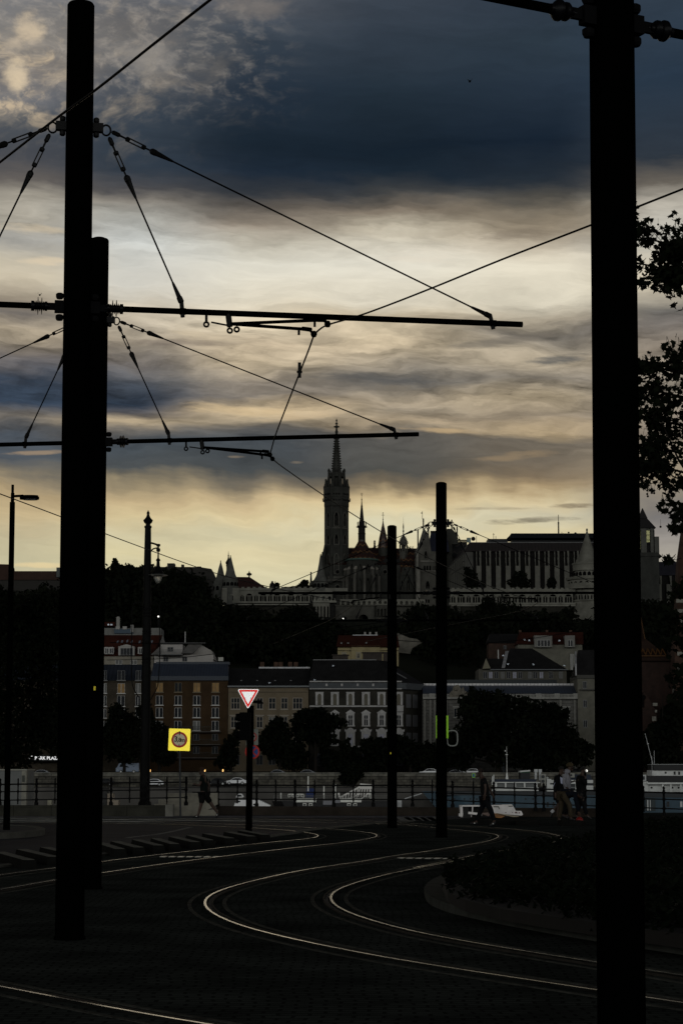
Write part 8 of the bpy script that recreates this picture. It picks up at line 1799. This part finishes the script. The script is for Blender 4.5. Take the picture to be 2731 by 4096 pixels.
# ------------------------------------------------------------------ cars on the far quay and embankment
tyre = mat('tyre rubber', (.008,.008,.008), rough=.8); cg = mat('car glass', (.010,.011,.013), rough=.1)
def make_car(label, paint, loc, van=False):
    root = thing('parked_car', label, 'van' if van else 'car', loc, 'vehicles parked along the far embankment')
    L = 2.15; H = 1.46 if not van else 2.1; ox, oy, oz = loc; q = MB()
    P = lambda pts: [(ox + x, oz + z) for x, z in pts]
    if van: body = P([(-2.4, .3), (-2.4, 1.05), (-2.15, 1.2), (-1.75, 2.0), (-1.5, 2.1), (2.35, 2.1), (2.4, .35)])
    else: body = P([(-L, .30), (-L - .05, .62), (-1.95, .80), (-1.15, .92), (-.45, 1.38), (.1, 1.46), (.95, 1.42), (1.75, 1.0), (2.12, .92), (2.15, .35)])
    q.prism(body, oy, oy + 1.75); b = q.build('body', paint, root)
    q = MB(); win = P([(-1.65, 1.3), (-1.45, 1.85), (-.6, 1.85), (-.6, 1.3)]) if van else P([(-1.0, .95), (-.42, 1.30), (.1, 1.37), (.9, 1.33), (1.5, 1.0)])
    q.prism(win, oy - .02, oy); q.build('side_window', cg, b)
    for x in (-1.35, 1.35):
        q = MB(); q.rev((ox + x, oy + .1, oz + .33), (0, -1, 0), [(0, .33), (.16, .33)], 14); w = q.build('wheel', tyre, root); q = MB(); q.rev((ox + x, oy - .062, oz + .33), (0, -1, 0), [(0, .2), (.02, .18)], 12); q.build('hub_cap', shipg, w)
    q = MB(); q.box(ox - L - .02, ox - L + .12, oy - .01, oy + .3, oz + .62, oz + .74); q.build('headlight', mat('car lamp glass', (.5,.5,.48), rough=.2), root)
    return root
wht = mat('white car paint', (.85,.86,.88), rough=.25); dk = mat('dark car paint', (.012,.013,.015), rough=.2); slv = mat('silver car paint', (.22,.23,.25), rough=.25, metal=.4); blu = mat('pale blue van panel', (.16,.20,.27), rough=.3)
FQ = Fac(424.0, 3140); zq = -1.35
make_car('white hatchback parked on the far quay between the jogger and the traffic light', wht, (FQ.X(943), 424, zq + 0.45))
make_car('white estate car parked on the far quay behind the old lantern', wht, (FQ.X(612), 424, zq + .2)); make_car('dark saloon car parked on the far quay just behind the jogger', dk, (FQ.X(865), 424, zq + .35))
make_car('dark car on the far quay seen beside the second tram pole', dk, (FQ.X(415), 424, zq + .3))
FU = Fac(432.0, 3080); zu = 1.46
make_car('pale blue van on the embankment road under the hotel canopy', blu, (FU.X(510), 432, zu), van=True)
for px_, pt, lb in ((1085, dk, 'dark car on the embankment road behind the traffic light'), (1222, slv, 'silver car on the embankment road under the round riverside tree'), (1103, slv, 'silver car at the kerb on the embankment road near the beige house'), (1716, wht, 'white car with bright headlamps on the embankment road between the far poles'), (1815, slv, 'silver car on the embankment road beside the green banded pole'), (1885, wht, 'white car on the embankment road above the small green sign'), (2300, dk, 'dark car on the embankment road behind the group of people'), (160, slv, 'silver car on the embankment road left of the big front pole')):
    if lb.startswith('dark car on the embankment road behind the traffic'): continue
    make_car(lb, pt, (FU.X(px_), 432, zu - (.5 if pt is not slv else .75)))
# small blue road sign in green frame on this bank, lamps and thin masts across the river
Ys = 76.4; c = at(1893, 3102, Ys); rg_ = thing('information_sign', 'small blue sign in a bright green frame on a thin post by the railing', 'road sign', (c.x, Ys, 0))
q = MB(); q.cyl((c.x, Ys + .03, 0), (c.x, Ys + .03, c.z), .025); q.build('post', gal, rg_); pl = Plane_(c, 5); q = MB(); pl.poly(q, rounded([(-.055, -.085), (.055, -.085), (.055, .085), (-.055, .085)], .02), -.01, 0); fr = q.build('green_frame', mat('green frame film', (.16,.36,.04), rough=.4, metal=.5), rg_); q = MB(); pl.poly(q, [(-.032, -.06), (.032, -.06), (.032, .06), (-.032, .06)], 0, .004); q.build('blue_face', mat('blue sign face', (0,0,0)), fr)
warm = mat('warm lit lamp', (.8,.5,.2), emit=(1, .55, .18), es=1.6)
for px_, py_, lb in ((601, 3083, 'small glowing amber wall lamp beside the old lantern column'), (820, 3082, 'glowing amber lamp just right of the head of the jogger'), (892, 3082, 'glowing amber lamp left of the traffic light on the hotel front'), ):
    c = at(px_, py_, 440); rl = thing('wall_lamp', lb, 'lamp', (c.x, 440, 1.46)); q = MB(); q.cyl((c.x, 440, 1.46), (c.x, 440, c.z - .25), .05, n=6); q.build('post', blackh, rl); q = MB(); q.lathe(c.x, 440, [(c.z - .26, .08), (c.z - .2, .13), (c.z + .2, .13), (c.z + .27, .07)], 10); q.build('glass', warm, rl)
dotm = mat('white street lamp glow', (.9,.9,.9), emit=(1, .97, .9), es=1.2)
for px_, py_, Y_, lb in ((634, 2466, 560, 'white lamp dot on the dark wooded slope above the red roofed house'), (957, 2474, 640, 'white lamp dot at the foot of the bastion corner'), (957, 2486, 641, 'lower white lamp dot under the bastion corner'), (1372, 2475, 684, 'white lamp inside the bridge arch'), (1426, 2485, 684, 'white lamp between the bridge arches'), (1835, 2461, 660, 'white lamp dot in the trees right of the church'), (2344, 3083, 440, 'white street lamp dot above the group of people'), (2026, 2497, 640, 'white lamp dot above the dark roofed villa')):
    c = at(px_, py_, Y_); rl = thing('street_lamp', lb, 'street lamp', (c.x, Y_, c.z - 3)); q = MB(); q.cyl((c.x, Y_ + .1, c.z - 3), (c.x, Y_ + .1, c.z), .06, n=6); q.build('post', blackh, rl); q = MB(); q.ball((c.x, Y_, c.z), .26, 8, 6); q.build('globe', dotm, rl)
F = Fac(430.0, 3000); q = MB(); q.cyl((F.X(2013), F.Y, 1.4), (F.X(2013), F.Y, F.Z(2920)), .14); q.bar((F.X(2013), F.Y, F.Z(2922)), (F.X(2025), F.Y, F.Z(2921)), .2); q.bar((F.X(2013), F.Y, F.Z(2922)), (F.X(2003), F.Y, F.Z(2918)), .14)
tag(q.build('street_lamp', mat('dark teal lamp post', (.012,.02,.026), rough=.5), org=(F.X(2013), F.Y, 1.4)), 'thin dark street lamp column across the river beside the white mast', 'street lamp')
# birds
for px_, py_, sc_, lb in ((1878, 325, 1.0, 'tiny dark bird high against the slate grey cloud'), (160, 1180, .8, 'tiny bird hovering above the left insulator')):
    c = at(px_, py_, 60); q = MB(); q.ball(c, .035 * sc_, 8, 5, (1, 2.4, .8)); q.ball(c + Vector((0, .09, .01)) * sc_, .022 * sc_, 6, 4)
    for sd in (-1, 1): i = len(q.v); q.v += [c + Vector(p) * sc_ for p in ((0, -.04, 0), (0, .04, 0), (sd * .07, .03, .06), (sd * .07, -.03, .06), (sd * .05, 0, .13))]; q.f += [(i, i + 1, i + 2, i + 3), (i + 3, i + 2, i + 4)]
    b = tag(q.build('bird', blk, org=c), lb, 'bird')
# ------------------------------------------------------------------ trees
def clump_crown(name, blobs, n, leaf, seed, m_, parent, fill=True):
    """leaf-sized faces through lumpy volumes; blobs: (centre, radius xyz)"""
    rd = random.Random(seed); q = MB(); tot = sum(r[0] * r[2] for c, r in blobs)
    for c, r in blobs:
        k = int(n * r[0] * r[2] / tot); c = Vector(c)
        for _ in range(k):
            d = Vector((rd.gauss(0, 1), rd.gauss(0, 1), rd.gauss(0, 1))).normalized(); rad = rd.random() ** .36
            w = 1 + .28 * mnoise.noise(c * .3 + d * 2.1) + .14 * mnoise.noise(c + d * 5)
            p = c + Vector((d.x * r[0], d.y * r[1], d.z * r[2])) * rad * w
            u = Vector((rd.gauss(0, 1), rd.gauss(0, 1), rd.gauss(0, 1))).normalized(); v = u.cross(Vector((rd.gauss(0, 1), rd.gauss(0, 1), rd.gauss(0, 1)))).normalized(); s = leaf * rd.uniform(.6, 1.3)
            q.quad(p - u * s, p + v * s * .55, p + u * s, p - v * s * .55)
    return q.build(name, m_, parent)
barkm = mat('dark bark', (.014,.012,.010), rough=.95, var=.4, vs=3, bump=.6, bs=10, spec=.1)
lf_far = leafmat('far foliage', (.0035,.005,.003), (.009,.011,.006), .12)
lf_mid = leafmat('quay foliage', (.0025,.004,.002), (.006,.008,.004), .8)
def tree(label, px, Y, ybase, blobs_px, n, leaf, seed, m_=lf_far, group=None, name='tree', zb=None, tw=.35):
    f = Fac(Y, 2900); zb = f.Z(ybase) if zb is None else zb; x = f.X(px); s = Y / FPX
    root = thing(name, label, 'tree', (x, Y, zb), group)
    B = [((f.X(a), Y + d, f.Z(b)), (rx * s, (rx + rz) * .5 * s, rz * s)) for a, b, rx, rz, d in blobs_px]
    rs_ = random.Random(seed + 500); E_ = []
    for c, r in B:
        for _ in range(4):
            t = rs_.uniform(-.5, math.pi + .5); k = rs_.uniform(.25, .5); E_.append(((c[0] + r[0] * math.cos(t) * .95, c[1] + rs_.uniform(-.4, .4) * r[1], c[2] + r[2] * math.sin(t) * .95), (r[0] * k, r[1] * k, r[2] * k)))
    B = B + (E_ if Y < 600 else [])
    q = MB(); top = max(b[0][2] for b in B); q.tube([(x, Y, zb - .3), (x + .1 * tw, Y, zb + (top - zb) * .3), (x - .2 * tw, Y, zb + (top - zb) * .6), (x, Y, top)], [tw, tw * .75, tw * .5, tw * .15], 8)
    for c, r in B[:len(blobs_px)]:
        st_ = Vector((x, Y, zb + (c[2] - zb) * .45)); q.tube([st_, st_.lerp(Vector(c), .5) + Vector((0, 0, .3)), Vector(c)], [tw * .45, tw * .3, tw * .12], 6)
    q.build('trunk', barkm, root); clump_crown('crown', B, n, leaf, seed, m_, root); return root
GR = 'trees along the far embankment'
tree('round dark tree in front of the dark house and beige house', 1262, 433, 3085, [(1262, 2905, 85, 60, 0), (1225, 2940, 55, 45, 1), (1330, 2890, 45, 40, -1), (1300, 2960, 45, 35, 0), (1240, 2860, 40, 22, 0)], 3600, .5, 1)
tree('slim dark tree before the beige house beside the round tree', 1120, 434, 3085, [(1120, 2935, 48, 50, 0), (1090, 2990, 45, 45, 1), (1150, 3000, 45, 50, -1), (1110, 2890, 18, 20, 0), (1060, 2960, 25, 40, 0)], 3000, .5, 2)
tree('small pointed tree by the shuttered windows of the dark house', 1395, 434, 3085, [(1395, 3030, 34, 40, 0), (1385, 2990, 22, 30, 0), (1400, 3060, 40, 30, 0)], 1600, .45, 3)
tree('leafy tree hiding the corner of the dark house left of the farthest pole', 1510, 433, 3085, [(1510, 3015, 48, 50, 0), (1470, 2990, 26, 35, 1), (1540, 2985, 25, 35, 0), (1500, 3060, 60, 30, 0)], 2800, .45, 4)
tree('bushy tree between the two farthest tram poles before the palace', 1640, 433, 3085, [(1640, 3010, 55, 55, 0), (1610, 2970, 30, 30, 0), (1680, 3040, 50, 45, 0)], 2600, .5, 5)
tree('huge dark tree covering the middle of the palace', 1990, 431, 3085, [(1960, 2890, 110, 90, 0), (1915, 2810, 60, 55, 2), (2060, 2840, 90, 60, 1), (2170, 2870, 60, 65, 0), (1870, 2960, 70, 80, -1), (2030, 2990, 120, 80, 0), (1840, 3030, 50, 50, 0)], 9000, .6, 6, tw=.6)
tree('second broad dark tree in front of the palace nearer the big pole', 2215, 429, 3085, [(2200, 2920, 90, 75, 0), (2130, 2970, 80, 80, 0), (2270, 2990, 60, 60, 0), (2180, 3040, 120, 50, 0), (2320, 3020, 50, 50, 0)], 6500, .6, 7, tw=.55)
tree('dark tree before the tan hotel wing right of the second tram pole', 500, 432, 3085, [(480, 2900, 60, 65, 0), (540, 2930, 45, 60, 0), (450, 2970, 45, 70, 0), (520, 3000, 60, 60, 0), (580, 2870, 30, 45, 0)], 4200, .5, 8)
tree('slender dark tree in front of the brown hotel beside the yellow sign', 640, 434, 3085, [(640, 2960, 35, 60, 0), (610, 3000, 30, 50, 0), (660, 3030, 40, 40, 0)], 2000, .45, 9)
tree('low dark tree between the brown hotel and the traffic light', 925, 434, 3085, [(925, 3010, 32, 50, 0), (940, 2960, 20, 32, 0), (910, 3050, 40, 30, 0)], 1700, .45, 10)
tree('dark bush-like tree hanging over the embankment wall behind the railing', 1410, 427, 3135, [(1410, 3100, 38, 28, 0), (1390, 3120, 28, 22, 0), (1430, 3080, 22, 18, 0)], 1500, .4, 11, zb=-1.3)
tree('dark tree crowding the red brick church right of the big pole', 2650, 440, 3085, [(2600, 2990, 70, 70, 0), (2680, 2930, 70, 80, 0), (2740, 2860, 60, 80, 0), (2650, 3040, 110, 50, 0)], 5200, .6, 12)
tree('dark tree at the far left before the hotel, behind the near foliage', 330, 432, 3085, [(330, 2900, 70, 80, 0), (250, 2950, 70, 90, 0), (180, 2900, 80, 90, 0)], 3200, .6, 13)
tree('low dark leafy tree filling the gap at the foot of the beige house', 1175, 435, 3085, [(1175, 3050, 60, 35, 0), (1140, 3040, 40, 30, 1), (1205, 3030, 30, 40, 0)], 1800, .45, 14)
tree('low spreading dark tree at the foot of the dark house beside the pointed tree', 1340, 435, 3085, [(1340, 3050, 60, 36, 0), (1310, 3030, 35, 30, 0), (1440, 3055, 60, 32, 0)], 2200, .45, 15)
tree('dark low tree at the corner of the palace behind the farthest pole', 1740, 434, 3085, [(1740, 3040, 60, 45, 0), (1710, 3000, 30, 30, 0), (1780, 3000, 30, 40, 0)], 2000, .45, 16)
# trees on the terrace in front of the modern hotel
for i, (lb, px, yb, bl) in enumerate((('dark tree in front of the left corner of the finned hotel', 1885, 2360, [(1885, 2310, 30, 34, 0), (1872, 2285, 18, 20, 0), (1900, 2340, 40, 22, 0)]), ('dark tree before the middle of the finned hotel', 2085, 2360, [(2085, 2310, 32, 28, 0), (2060, 2330, 28, 20, 0), (2105, 2335, 28, 22, 0)]), ('small dark tree before the right part of the finned hotel', 2210, 2360, [(2212, 2335, 18, 22, 0)]), ('dark round tree standing on the bastion terrace left of the church', 1218, 2360, [(1218, 2330, 16, 10, 0), (1212, 2345, 24, 12, 0), (1235, 2350, 20, 8, 0)]), ('small tree behind the terrace statue', 1106, 2360, [(1106, 2342, 7, 8, 0)]), ('dark low bushes poking above the terrace parapet', 1180, 2358, [(1180, 2352, 24, 5, 0), (1150, 2354, 16, 4, 0)]), ('dark tree before the arcade of the right bastion wing', 1955, 2470, [(1955, 2410, 28, 26, 0), (1940, 2435, 34, 22, 0), (1990, 2430, 28, 20, 0)]))):
    tree(lb, px, 700 if i < 3 else (684 if i == 6 else 705), yb, bl, 900, .55, 30 + i, tw=.25)
# wood on the castle slope: one mass nobody could count
rd = random.Random(11); q = MB()
def slope_ok(px, py):
    if 780 < px < 960: px = min(960, px + 34)
    if px < 262: lim = 2342 + 10 * math.sin(px * .06)
    elif px < 850: lim = 2262 + max(0, (px - 560)) * .09 + 8 * math.sin(px * .05) + 6 * math.sin(px * .17); 
    elif px < 960: lim = 2372 + (px - 850) * .45
    elif px < 1260: lim = 2432 + 12 * math.sin(px * .03)
    elif px < 1345: lim = 2468 + 10 * math.sin(px * .05)
    elif px < 1600: lim = 2500
    elif px < 2280: lim = 2432 + 14 * math.sin(px * .021) - 10 * math.sin(px * .05)
    elif px < 2420: lim = 2470
    else: lim = 2400
    if py < lim: return False
    if 1340 < px < 1600 and py > 2532: return False
    if 1585 < px < 1690 and py > 2528 and py < 2620: return False
    if 1900 < px < 2430 and py > 2512: return False
    if px < 660 and py > 2468: return False
    if 600 <= px < 870 and py > 2548: return False
    return True
cnt = 0; tries = 0
centers = []
while len(centers) < 1500 and tries < 60000:
    tries += 1; Y = rd.uniform(560, 682); px = rd.uniform(-60, 2790); f = (px - CX) / FPX * Y
    zt = hillz(f, Y) + rd.uniform(2, 7) + (6 if px < 870 else 0) * rd.random(); p = Vector((f, Y, zt))
    dd_ = p - Vector((0, 0, CAMZ)); py = CY - FPX * ((dd_.z * cp - dd_.y * sp) / (dd_.y * cp + dd_.z * sp))
    r = rd.uniform(2.2, 4.2)
    if slope_ok(px, py - r * FPX / Y * .8): centers.append((p, r))
for c, r in centers:
    for _ in range(46):
        d = Vector((rd.gauss(0, 1), rd.gauss(0, 1), rd.gauss(0, 1))).normalized(); p = c + d * r * rd.uniform(.55, 1.05)
        u = Vector((rd.gauss(0, 1), rd.gauss(0, 1), rd.gauss(0, 1))).normalized(); v = u.cross(d + Vector((.01, 0, 0))).normalized(); s = rd.uniform(.45, 1.0)
        q.quad(p - u * s, p + v * s * .6, p + u * s, p - v * s * .6)
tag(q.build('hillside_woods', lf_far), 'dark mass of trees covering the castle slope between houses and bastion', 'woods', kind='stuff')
for i, (px, yt, lb) in enumerate(((452, 2232, 'pointed conifer breaking the skyline just right of the tram poles'), (510, 2250, 'low rounded tree on the skyline left of the old lantern'), (545, 2258, 'loose leafy tree on the skyline right against the old lantern'))):
    tree(lb, px, 664, 2330, [(px, yt + 22, 12 if i == 0 else 22, 22 if i == 0 else 12, 0), (px + 4, yt + 38, 24, 18, 0)], 700, .5, 60 + i, tw=.25)

# near tree at the far left edge, on the quay
rl = thing('tree', 'large dark leafy tree filling the left edge above the kiosk', 'tree', (at(-60, 3200, 80.5).x, 80.5, 0))
Yl = 80.5; f = Fac(Yl, 2800); s = Yl / FPX; x = f.X(-60)
BL = [((f.X(a), Yl + d, f.Z(b)), (rx * s, rx * s, rz * s)) for a, b, rx, rz, d in ((-40, 2480, 150, 130, 0), (90, 2500, 120, 110, 1), (190, 2600, 90, 120, 0), (20, 2680, 170, 150, -1), (180, 2760, 80, 110, 0), (40, 2860, 160, 130, 0), (150, 2930, 90, 90, 0), (-60, 2980, 150, 100, 0), (60, 3030, 110, 50, 0), (150, 2420, 60, 50, 0), (-100, 2400, 90, 60, 0))]
q = MB(); q.tube([(x, Yl, 0), (x + .1, Yl, 2), (x - .05, Yl, 4), (x + .2, Yl, 7.5)], [.28, .22, .18, .06], 10)
for c, r in BL: q.tube([(x, Yl, max(1.6, c[2] - 1.6)), Vector((x, Yl, c[2])).lerp(Vector(c), .6), c], [.10, .06, .02], 6)
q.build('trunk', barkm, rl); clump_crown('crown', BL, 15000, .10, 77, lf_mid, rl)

# plane tree with lobed leaves and seed balls at the right edge
Yp = 38.0; f = Fac(Yp, 1500); s = Yp / FPX; rd = random.Random(5)
rp = thing('plane_tree', 'plane tree with lobed leaves and hanging seed balls beside the big pole', 'tree', (f.X(2960), Yp, 0))
lobes = [(0, -.2), (.10, -.28), (.22, -.22), (.50, -.30), (.36, -.05), (.62, .18), (.34, .22), (.30, .36), (.14, .36), (0, .82), (-.14, .36), (-.30, .36), (-.34, .22), (-.62, .18), (-.36, -.05), (-.50, -.30), (-.22, -.22), (-.10, -.28)]
BP = [(2720, 1010, 140, 140, 1400), (2640, 1080, 75, 70, 420), (2590, 960, 50, 70, 170), (2545, 900, 40, 80, 120), (2700, 1130, 90, 60, 500), (2560, 1060, 45, 45, 150), (2560, 1130, 40, 20, 60), (2545, 840, 22, 40, 50),
      (2715, 1450, 80, 90, 420), (2640, 1390, 45, 22, 60), (2600, 1470, 90, 45, 380), (2570, 1560, 80, 60, 330), (2690, 1590, 100, 90, 620), (2600, 1680, 100, 80, 560), (2700, 1750, 90, 90, 560), (2590, 1790, 80, 60, 420), (2620, 1870, 110, 55, 620), (2700, 1920, 80, 60, 420), (2560, 1960, 40, 35, 110), (2660, 2010, 50, 45, 170), (2720, 2060, 60, 60, 260), (2700, 2110, 40, 25, 70), (2715, 1240, 18, 16, 10), (2650, 2240, 40, 22, 30), (2700, 2380, 50, 60, 200), (2660, 2470, 60, 60, 220), (2710, 2560, 50, 80, 220), (2640, 2600, 50, 60, 130), (2690, 2700, 60, 60, 170), (2660, 2790, 50, 40, 60),
      (2850, 1100, 140, 220, 700), (2900, 1500, 160, 200, 700), (2900, 1900, 160, 200, 700), (2860, 2300, 140, 200, 500), (2880, 2650, 120, 150, 350)]
q = MB(); tw_ = MB(); balls = []
for a, b, rx, rz, n in BP:
    c = Vector((f.X(a), Yp, f.Z(b)))
    for _ in range(int(n * .62)):
        d = Vector((rd.gauss(0, 1), rd.gauss(0, 1), rd.gauss(0, 1))).normalized() * rd.random() ** .55 * rd.choice((.75, 1, 1, 1.25))
        p = c + Vector((d.x * rx * s, d.y * max(rx, rz) * s * 1.3, d.z * rz * s))
        if f.X(2515) > p.x: continue
        sz = rd.uniform(.085, .15)
        if mnoise.noise(p * 2.3) < -.2 or mnoise.noise(p * 5.0) < -.3: continue
        nrm = Vector((rd.gauss(0, .7), rd.gauss(0, .7) - .5, rd.gauss(0, .5) + .5)).normalized(); dn = Vector((rd.gauss(0, .6), rd.gauss(0, .3), -1 + rd.gauss(0, .5)))
        v = (dn - nrm * dn.dot(nrm)).normalized(); u = v.cross(nrm); i = len(q.v); curl = rd.uniform(-.25, .35)
        for lx, ly in lobes: q.v.append(p + u * lx * sz + v * ly * sz + nrm * (curl * (lx * lx - .1 * ly) * sz))
        ctr = len(q.v); q.v.append(p + v * .1 * sz)
        for k in range(len(lobes)): q.f.append((ctr, i + k, i + (k + 1) % len(lobes)))
        if rd.random() < .12: tw_.tube([p - v * .2 * sz, p - v * sz * .9 + Vector((.03, 0, .05)), p.lerp(c, .5)], [.0025, .004, .006], 5)
    br = Vector((f.X(2950), Yp + .2, c.z - .9))
    if n > 140: tw_.tube([br, br.lerp(c, .5) + Vector((0, 0, .3)), c + Vector((-.05, 0, .05)), c + Vector((-rx * s * .7, 0, rd.uniform(-.1, .2)))], [.05, .03, .014, .005], 6)
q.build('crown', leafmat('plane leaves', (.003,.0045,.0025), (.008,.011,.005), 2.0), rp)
tw_.tube([(f.X(2960), Yp, 0), (f.X(2965), Yp, 3), (f.X(2950), Yp + .2, 6), (f.X(2940), Yp + .2, 9), (f.X(2920), Yp + .1, 12.5)], [.32, .27, .2, .12, .04], 12)
tw_.tube([(f.X(2630), Yp - .3, f.Z(1700)), (f.X(2700), Yp - .2, f.Z(1850)), (f.X(2800), Yp, f.Z(1980)), (f.X(2950), Yp + .2, f.Z(2150))], [.012, .02, .04, .08], 8)
tw_.build('trunk', barkm, rp)
q = MB()
for px, py in ((2622,1185),(2623,1196),(2637,1202),(2565,950),(2612,948),(2577,1532),(2577,1546),(2617,1546),(2620,1554),(2682,1542),(2549,1988),(2549,2002),(2551,2011),(2565,1988),(2576,1988),(2567,1998),(2576,1999),(2635,2009),(2608,2024),(2598,2130),(2679,2118)):
    c = Vector((f.X(px), Yp - .9, f.Z(py))); q.ball(c, .021, 8, 6); q.tube([c, c + Vector((.004, .01, .07)), c + Vector((.01, .05, .14))], .0022, 5)
q.build('seed_ball', barkm, rp)
